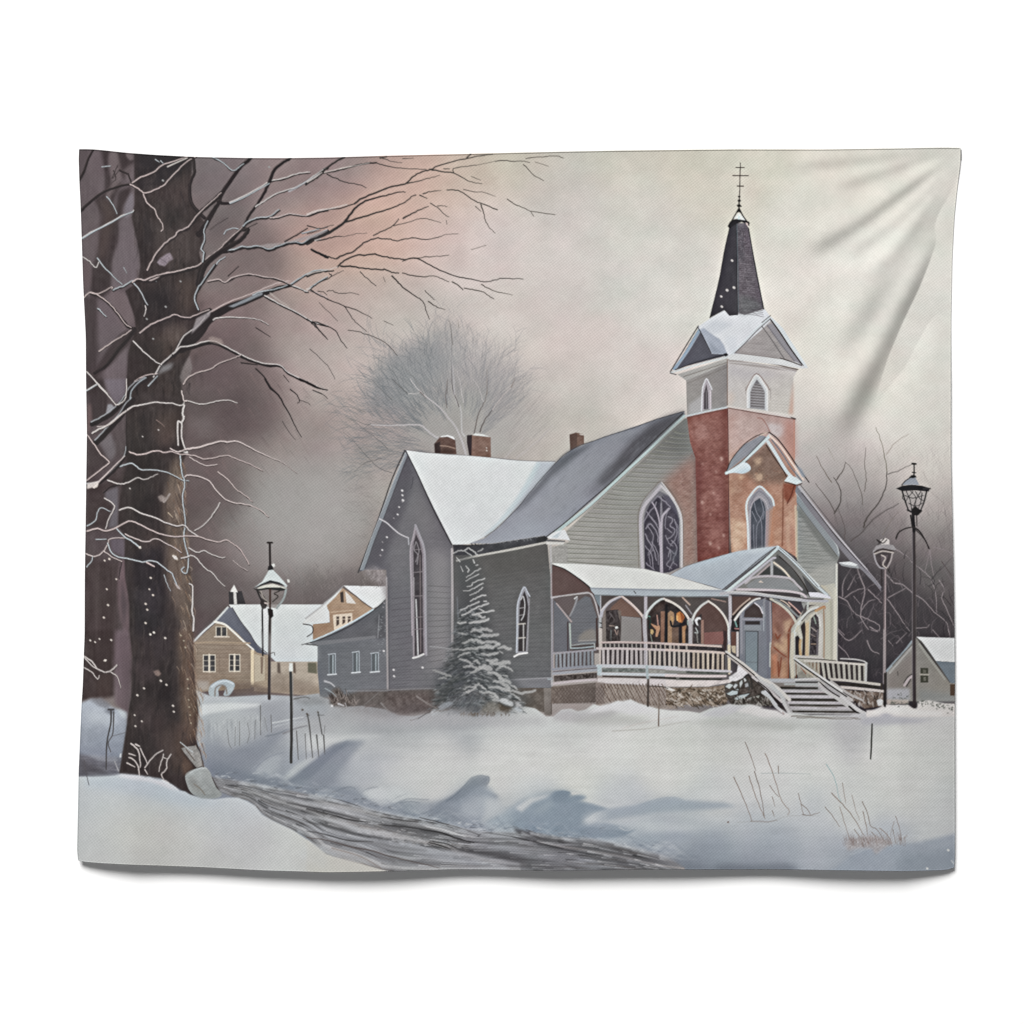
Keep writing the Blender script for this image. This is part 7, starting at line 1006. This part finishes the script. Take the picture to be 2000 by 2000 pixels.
P('C1',(172,182,192),'100 1110 380 1100 560 1120 700 1150 800 1215 900 1250 1080 1290 1200 1280 1100 1320 900 1330 700 1290 500 1240 300 1210 100 1190',.5,bl=6); P('C1',(206,202,206),'340 1100 400 1085 520 1098 640 1128 700 1134 800 1200 760 1200 600 1140 450 1120',.6,bl=1.6); S('C1',(206,208,210),'690 1132 760 1168 810 1206',2.4,2,.8)
P('C1',(192,196,198),'1800 1600 1932 1690 1932 1800 1700 1700',.4,bl=5); S('C1',(90,88,92),'95 985 110 1080 132 1170',2.2,1.6,.8)
P('C2',(190,187,180),'0 1570 80 1650 190 1700 420 1752 640 1830 0 1830',.35,bl=2); S('C2',(120,108,102),'190 1640 400 1700 560 1790',2.4,1.6,.6,bl=.8)
dots('C4','1748 1664 1585 1798',(206,208,208),2.6); S('C4',(190,194,198),'1775 1745 1790 1765',3,a=.7)
IMG+=(noise(30,24,51,3)*2.4+noise(9,9,52,2)*1.6)[...,None]+noise(60,50,53,2)[...,None]*np.array([.8,-.6,.4])
IMG+=.28*(IMG-gblur(IMG,5))+.12*(IMG-gblur(IMG,22))
IMG[:]=np.clip(IMG,8,245)
# paint and print grain
g1=np.random.RandomState(5).normal(0,1,(CH,CW)).astype(np.float32)
IMG+=(gblur(g1,.7)*2.2)[...,None]
# ================================================================ Blender scene
import bpy, bmesh
KALB=0.775
scene=bpy.context.scene; col=scene.collection
def m_(x,y,d=0.): # millimetres on the wall -> metres (d = distance in front of the wall, mm)
    return ((x-1000)/1000., -d/1000., (1000-y)/1000.)
def interp(P,t,ax):
    P=np.array(P,float); o=np.argsort(P[:,ax]); P=P[o]; s=P[:,ax]; q=s[0]+(s[-1]-s[0])*t
    return q,np.interp(q,s,P[:,1-ax])
TOPC=[(153,290),(170,289.4),(200,292),(243,297),(300,301.5),(373,305.5),(476,308),(560,308.4),(640,307.5),(755,304),(910,300.5),(1100,296),(1205,294),(1438,291),(1607,291),(1762,288.5),(1850,286.5),(1878,287)]
BOTC=[(153,1680.5),(160,1683),(192,1685),(300,1689),(399,1693),(520,1699),(639,1702),(700,1701),(755,1699.7),(885,1697),(980,1697.5),(1092,1699),(1128,1698),(1257,1696),(1438,1697),(1503,1696.6),(1659,1698),(1780,1700),(1840,1700),(1858,1698.5),(1864.5,1694)]
LEFC=[(153,290),(151.6,301),(153,350),(155.5,399),(160.7,555),(163.5,610),(166,658),(166.4,740),(168.3,843),(167,947),(164.6,1128),(164.4,1240),(162.5,1290),(161,1340),(158,1385),(153,1515),(151.5,1600),(150,1670),(153,1680.5)]
RIGC=[(1878,287),(1878.5,310),(1876,335),(1871,375),(1866,425),(1862,503),(1859.6,640),(1859,740),(1858.6,895),(1861,999),(1863.4,1102),(1865.6,1240),(1866,1308),(1865.6,1450),(1866,1600),(1866,1680),(1864.5,1694)]
def sm1(a,k):
    p=np.pad(a,k,mode='edge'); c=np.convolve(p,np.ones(2*k+1)/(2*k+1),'valid'); c[0]=a[0];c[-1]=a[-1]; return c
NX,NY=1420,1150
u=np.linspace(0,1,NX);v=np.linspace(0,1,NY)
tx,ty=interp(TOPC,u,0);bx,by=interp(BOTC,u,0);ly,lx=interp(LEFC,v,1);ry,rx=interp(RIGC,v,1)
ty=sm1(ty,14);by=sm1(by,8);lx=sm1(lx,12);rx=sm1(rx,12)
U,V=np.meshgrid(u,v)
GX=(1-V)*tx[None]+V*bx[None]+(1-U)*lx[:,None]+U*rx[:,None]-((1-U)*(1-V)*tx[0]+U*(1-V)*tx[-1]+(1-U)*V*bx[0]+U*V*bx[-1])
GY=(1-V)*ty[None]+V*by[None]+(1-U)*ly[:,None]+U*ry[:,None]-((1-U)*(1-V)*ty[0]+U*(1-V)*ty[-1]+(1-U)*V*by[0]+U*V*by[-1])
def erf(x):
    s=np.sign(x);x=np.abs(x);t=1/(1+.3275911*x)
    return s*(1-(((((1.061405429*t-1.453152027)*t)+1.421413741)*t-.284496736)*t+.254829592)*t*np.exp(-x*x))
def crease(H,P,w0,w1,A0,A1,fall=4.5,step=4):
    # a real pleat in the cloth: a ridge on the near side of the line that drops over about w mm
    P=smooth(np.array(P,float),False,8)
    gx=GX[::step,::step];gy=GY[::step,::step]
    L=np.r_[0,np.cumsum(np.hypot(*(P[1:]-P[:-1]).T))];L/=L[-1]
    bd=np.full(gx.shape,1e9);sd=np.zeros(gx.shape);tt=np.zeros(gx.shape)
    for i in range(len(P)-1):
        a,b=P[i],P[i+1];d=b-a;LL=(d**2).sum()
        h=((gx-a[0])*d[0]+(gy-a[1])*d[1])/LL; 
        hc=np.clip(h,0,1)
        dx=gx-(a[0]+d[0]*hc);dy=gy-(a[1]+d[1]*hc);ds=np.hypot(dx,dy)
        s=np.sign(d[0]*dy-d[1]*dx)
        k=ds<bd; bd[k]=ds[k];sd[k]=(ds*s)[k];tt[k]=(L[i]+(L[i+1]-L[i])*hc)[k]
    w=w0+(w1-w0)*tt; A=A0+(A1-A0)*tt
    tap=np.clip(tt/.3,0,1)*np.clip((1-tt)/.22,0,1); tap=tap*tap*(3-2*tap)
    h=A*w*.886*erf(sd/w)*np.exp(-(sd/(fall*w))**2)*tap
    # up to full grid
    yi=np.arange(NY)/step;xi=np.arange(NX)/step;y0=np.minimum(yi.astype(int),h.shape[0]-1);x0=np.minimum(xi.astype(int),h.shape[1]-1);y1=np.minimum(y0+1,h.shape[0]-1);x1=np.minimum(x0+1,h.shape[1]-1)
    fy=(yi-y0)[:,None];fx=(xi-x0)[None]
    H+=(h[y0][:,x0]*(1-fx)+h[y0][:,x1]*fx)*(1-fy)+(h[y1][:,x0]*(1-fx)+h[y1][:,x1]*fx)*fy
H=4+12*np.sin(np.pi*np.clip(U,0,1))**.8*(1-V)**1.2+22*np.clip(V*1.15,0,1)**1.3*(.2+.8*np.clip(np.sin(np.pi*U)*5,0,1)**.8)
H+=3.2*np.sin(U*21+V*1.3)*V**2+1.1*np.sin(U*37+1.)*V**3
CR=[([(1850,400),(1838,450),(1820,500),(1794,560),(1757,630),(1722,700),(1690,760),(1656,830),(1628,890)],17,30,.60,.44,2.6),
    ([(1862,320),(1822,410),(1783,480),(1740,545),(1700,605),(1662,665),(1630,730)],20,30,.26,.30,2.6),
    ([(1877,290),(1840,322),(1801,350),(1736,398),(1680,438),(1607,480),(1550,510)],7,17,.46,.26,3.0),
    ([(1874,292),(1800,312),(1740,334),(1690,350),(1620,372)],7,13,.26,.18,2.8),
    ([(1872,288),(1780,300),(1690,312),(1600,322),(1520,330)],6,12,.2,.16,2.8),
    ([(1876,296),(1838,346),(1790,398),(1740,444),(1690,480),(1640,520)],7,15,.24,.22,2.6),
    ([(1872,330),(1858,420),(1846,520),(1836,640),(1830,760)],10,18,.10,.10,3.),
    ([(1874,300),(1848,352),(1818,402),(1790,440),(1756,486),(1716,530),(1680,566)],6,16,.18,.18,2.6),
    ([(1873,310),(1852,380),(1832,420),(1808,468)],6,12,.2,.12,2.6),
    ([(165,300),(200,360),(230,440),(250,520)],12,22,-.08,-.05,3.),
    ([(1640,560),(1560,620),(1480,700)],20,26,.06,.05,3.)]
for P_,w0,w1,A0,A1,fl in CR: crease(H,P_,w0,w1,A0*1.4,A1*1.4,fl)
H=np.maximum(gblur(H.astype(np.float32),3),2.)
# colour of the print, read at each thread
IMGL=IMG/255.
IMGL=np.where(IMGL<=.04045,IMGL/12.92,((np.maximum(IMGL,0)+.055)/1.055)**2.4)
def samp(X,Y):
    fx=np.clip(X-X0-.5,0,CW-1.001);fy=np.clip(Y-Y0-.5,0,CH-1.001)
    xi=fx.astype(int);yi=fy.astype(int);a=(fx-xi)[...,None];b=(fy-yi)[...,None]
    return (IMGL[yi,xi]*(1-a)+IMGL[yi,xi+1]*a)*(1-b)+(IMGL[yi+1,xi]*(1-a)+IMGL[yi+1,xi+1]*a)*b
def grid_mesh(name,X,D,Y,C,closed_v=False):
    ny,nx=X.shape; n=nx*ny
    co=np.empty((n,3),np.float32);co[:,0]=(X.ravel()-1000)/1000;co[:,1]=-D.ravel()/1000;co[:,2]=(1000-Y.ravel())/1000
    idx=np.arange(n).reshape(ny,nx)
    if closed_v: r0=idx;r1=np.roll(idx,-1,0)
    else: r0=idx[:-1];r1=idx[1:]
    q=np.stack([r0[:,:-1],r1[:,:-1],r1[:,1:],r0[:,1:]],-1).reshape(-1,4).astype(np.int32)
    me=bpy.data.meshes.new(name)
    me.vertices.add(n);me.vertices.foreach_set('co',co.ravel())
    me.loops.add(q.size);me.loops.foreach_set('vertex_index',q.ravel())
    me.polygons.add(len(q));me.polygons.foreach_set('loop_start',np.arange(0,q.size,4,dtype=np.int32))
    me.polygons.foreach_set('loop_total',np.full(len(q),4,np.int32)); me.polygons.foreach_set('use_smooth',np.ones(len(q),bool))
    me.update(calc_edges=True)
    at=me.color_attributes.new('print','FLOAT_COLOR','POINT')
    c=np.ones((n,4),np.float32);c[:,:3]=C.reshape(-1,3);at.data.foreach_set('color',c.ravel())
    return me
def link(name,me,mat,parent=None):
    o=bpy.data.objects.new(name,me);col.objects.link(o)
    if mat: o.data.materials.append(mat)
    if parent: o.parent=parent
    return o
# ---- materials
def cloth_material():
    m=bpy.data.materials.new('printed_fabric');m.use_nodes=True;nt=m.node_tree;N=nt.nodes;Lk=nt.links
    b=N['Principled BSDF'];b.inputs['Roughness'].default_value=.92;b.inputs['Specular IOR Level'].default_value=.12
    b.inputs['Sheen Weight'].default_value=.0
    at=N.new('ShaderNodeAttribute');at.attribute_name='print'
    tc=N.new('ShaderNodeTexCoord');mp=N.new('ShaderNodeMapping');mp.inputs['Rotation'].default_value=(0,math.radians(38),0);Lk.new(tc.outputs['Object'],mp.inputs['Vector'])
    w1=N.new('ShaderNodeTexWave');w1.bands_direction='X';w1.inputs['Scale'].default_value=62;w1.inputs['Distortion'].default_value=1.2;w1.inputs['Detail'].default_value=2;w1.inputs['Detail Scale'].default_value=6
    w2=N.new('ShaderNodeTexWave');w2.bands_direction='Z';w2.inputs['Scale'].default_value=70;w2.inputs['Distortion'].default_value=1.2;w2.inputs['Detail'].default_value=2;w2.inputs['Detail Scale'].default_value=6
    ns=N.new('ShaderNodeTexNoise');ns.inputs['Scale'].default_value=420;ns.inputs['Detail'].default_value=3
    for w in (w1,w2): Lk.new(mp.outputs['Vector'],w.inputs['Vector'])
    Lk.new(tc.outputs['Object'],ns.inputs['Vector'])
    ad=N.new('ShaderNodeMath');ad.operation='ADD';Lk.new(w1.outputs['Fac'],ad.inputs[0]);Lk.new(w2.outputs['Fac'],ad.inputs[1])
    ad2=N.new('ShaderNodeMath');ad2.operation='ADD';Lk.new(ad.outputs[0],ad2.inputs[0]);Lk.new(ns.outputs['Fac'],ad2.inputs[1])   # 0..3
    mr=N.new('ShaderNodeMapRange');mr.inputs['From Min'].default_value=.4;mr.inputs['From Max'].default_value=2.6;mr.inputs['To Min'].default_value=.925;mr.inputs['To Max'].default_value=1.075;Lk.new(ad2.outputs[0],mr.inputs['Value'])
    vm=N.new('ShaderNodeVectorMath');vm.operation='SCALE';Lk.new(at.outputs['Color'],vm.inputs[0]);Lk.new(mr.outputs['Result'],vm.inputs['Scale'])
    Lk.new(vm.outputs['Vector'],b.inputs['Base Color'])
    bp=N.new('ShaderNodeBump');bp.inputs['Strength'].default_value=.25;bp.inputs['Distance'].default_value=.0006;Lk.new(ad2.outputs[0],bp.inputs['Height']);Lk.new(bp.outputs['Normal'],b.inputs['Normal'])
    return m
def wall_material():
    m=bpy.data.materials.new('white_wall_paint');m.use_nodes=True;nt=m.node_tree;N=nt.nodes;Lk=nt.links
    b=N['Principled BSDF'];b.inputs['Roughness'].default_value=.9;b.inputs['Specular IOR Level'].default_value=.1
    tc=N.new('ShaderNodeTexCoord');ns=N.new('ShaderNodeTexNoise');ns.inputs['Scale'].default_value=3;ns.inputs['Detail'].default_value=4;Lk.new(tc.outputs['Object'],ns.inputs['Vector'])
    cr=N.new('ShaderNodeValToRGB');cr.color_ramp.elements[0].color=(.89,.89,.89,1);cr.color_ramp.elements[1].color=(.91,.91,.91,1);Lk.new(ns.outputs['Fac'],cr.inputs['Fac']);Lk.new(cr.outputs['Color'],b.inputs['Base Color'])
    return m
CM=cloth_material();WM=wall_material()
# ---- wall
bm=bmesh.new();bmesh.ops.create_cube(bm,size=1.)
for w in bm.verts: w.co.x*=14;w.co.y=w.co.y*.2+.1;w.co.z*=14
me=bpy.data.meshes.new('wall');bm.to_mesh(me);bm.free();wall=link('wall',me,WM);wall['kind']='structure'
# ---- tapestry
tap=bpy.data.objects.new('tapestry',None);col.objects.link(tap);tap.empty_display_size=.1
tap['label']='wide cloth tapestry printed with a snowy wooden church, bare tree and road, on white wall';tap['category']='tapestry'
me=grid_mesh('printed_cloth',GX,H,GY,samp(GX,GY)*KALB);link('printed_cloth',me,CM,tap)
# rolled, stitched hem along each side
def hem(X,Y,D,r=.95):
    n=len(X);k=10
    t=np.gradient(np.c_[X,Y],axis=0);t/=np.hypot(t[:,0],t[:,1])[:,None];nx_,ny_=-t[:,1],t[:,0]
    a=np.linspace(0,2*np.pi,k,endpoint=False)[:,None]
    HX=X[None]+nx_[None]*r*np.cos(a);HY=Y[None]+ny_[None]*r*np.cos(a);HD=D[None]+r*.8*np.sin(a)+.3
    C=samp(np.broadcast_to(X[None],HX.shape)+0*HX,np.broadcast_to(Y[None],HX.shape)+0*HX)
    return grid_mesh('hem',HX,np.maximum(HD,.4),HY,C*KALB,closed_v=True)
for X,Y,D in [(GX[0],GY[0]+1.2,H[0]),(GX[-1],GY[-1]-1.2,H[-1]),(GX[:,0]+1.2,GY[:,0],H[:,0]),(GX[:,-1]-1.2,GY[:,-1],H[:,-1])]:
    link('hem',hem(X,Y,D),CM,tap)
# turned-back corner tab showing past the right edge
X=np.linspace(1876,1881,6)[None]+np.zeros((14,1));Y=np.linspace(290,311,14)[:,None]+np.zeros((1,6))
X=X-np.linspace(1,0,14)[:,None]*.6; C=np.full(X.shape+(3,),.42)
f=link('corner_tab',grid_mesh('corner_tab',X,np.full(X.shape,1.6)+.4*np.sin(Y*.3),Y,C*KALB),CM,tap)
f['label']='small grey turned-back cloth tab at the top right corner'
# ---- camera
cd=bpy.data.cameras.new('camera');cam=bpy.data.objects.new('camera',cd);col.objects.link(cam)
cd.lens=85;cd.sensor_width=36;cd.clip_end=100;cd.clip_start=.05
cam.location=(0,-(2.0*85/36)-.014,0);cam.rotation_euler=(math.radians(90),0,0);scene.camera=cam
# ---- light
from mathutils import Vector
def lamp(name,kind,loc,aim,energy,size,**k):
    ld=bpy.data.lights.new(name,kind);o=bpy.data.objects.new(name,ld);col.objects.link(o);o.location=loc
    o.rotation_euler=(Vector(aim)-Vector(loc)).to_track_quat('-Z','Y').to_euler();ld.energy=energy;ld.color=k.get('color',(1,1,1))
    if kind=='AREA': ld.shape='DISK';ld.size=size
    else: ld.shadow_soft_size=size;ld.spot_size=k['spot'];ld.spot_blend=1.
    return o
lamp('key_lamp','SPOT',(-3.2,-8.2,8.4),(.3,0,-1.7),12000,3.3,spot=math.radians(60),color=(1,.995,.985))
lamp('low_lamp','AREA',(0,-5.2,-5.6),(0,0,0),130,8.5,color=(.99,.995,1))
w=bpy.data.worlds.new('World');scene.world=w;w.use_nodes=True;bg=w.node_tree.nodes['Background'];bg.inputs[0].default_value=(1,1,1,1);bg.inputs[1].default_value=.04
# ---- render
scene.render.engine='CYCLES';scene.render.resolution_x=1024;scene.render.resolution_y=1024
scene.view_settings.view_transform='Standard';scene.view_settings.look='None';scene.view_settings.gamma=1;scene.view_settings.exposure=0;scene.view_settings.use_curve_mapping=False
scene.cycles.max_bounces=4
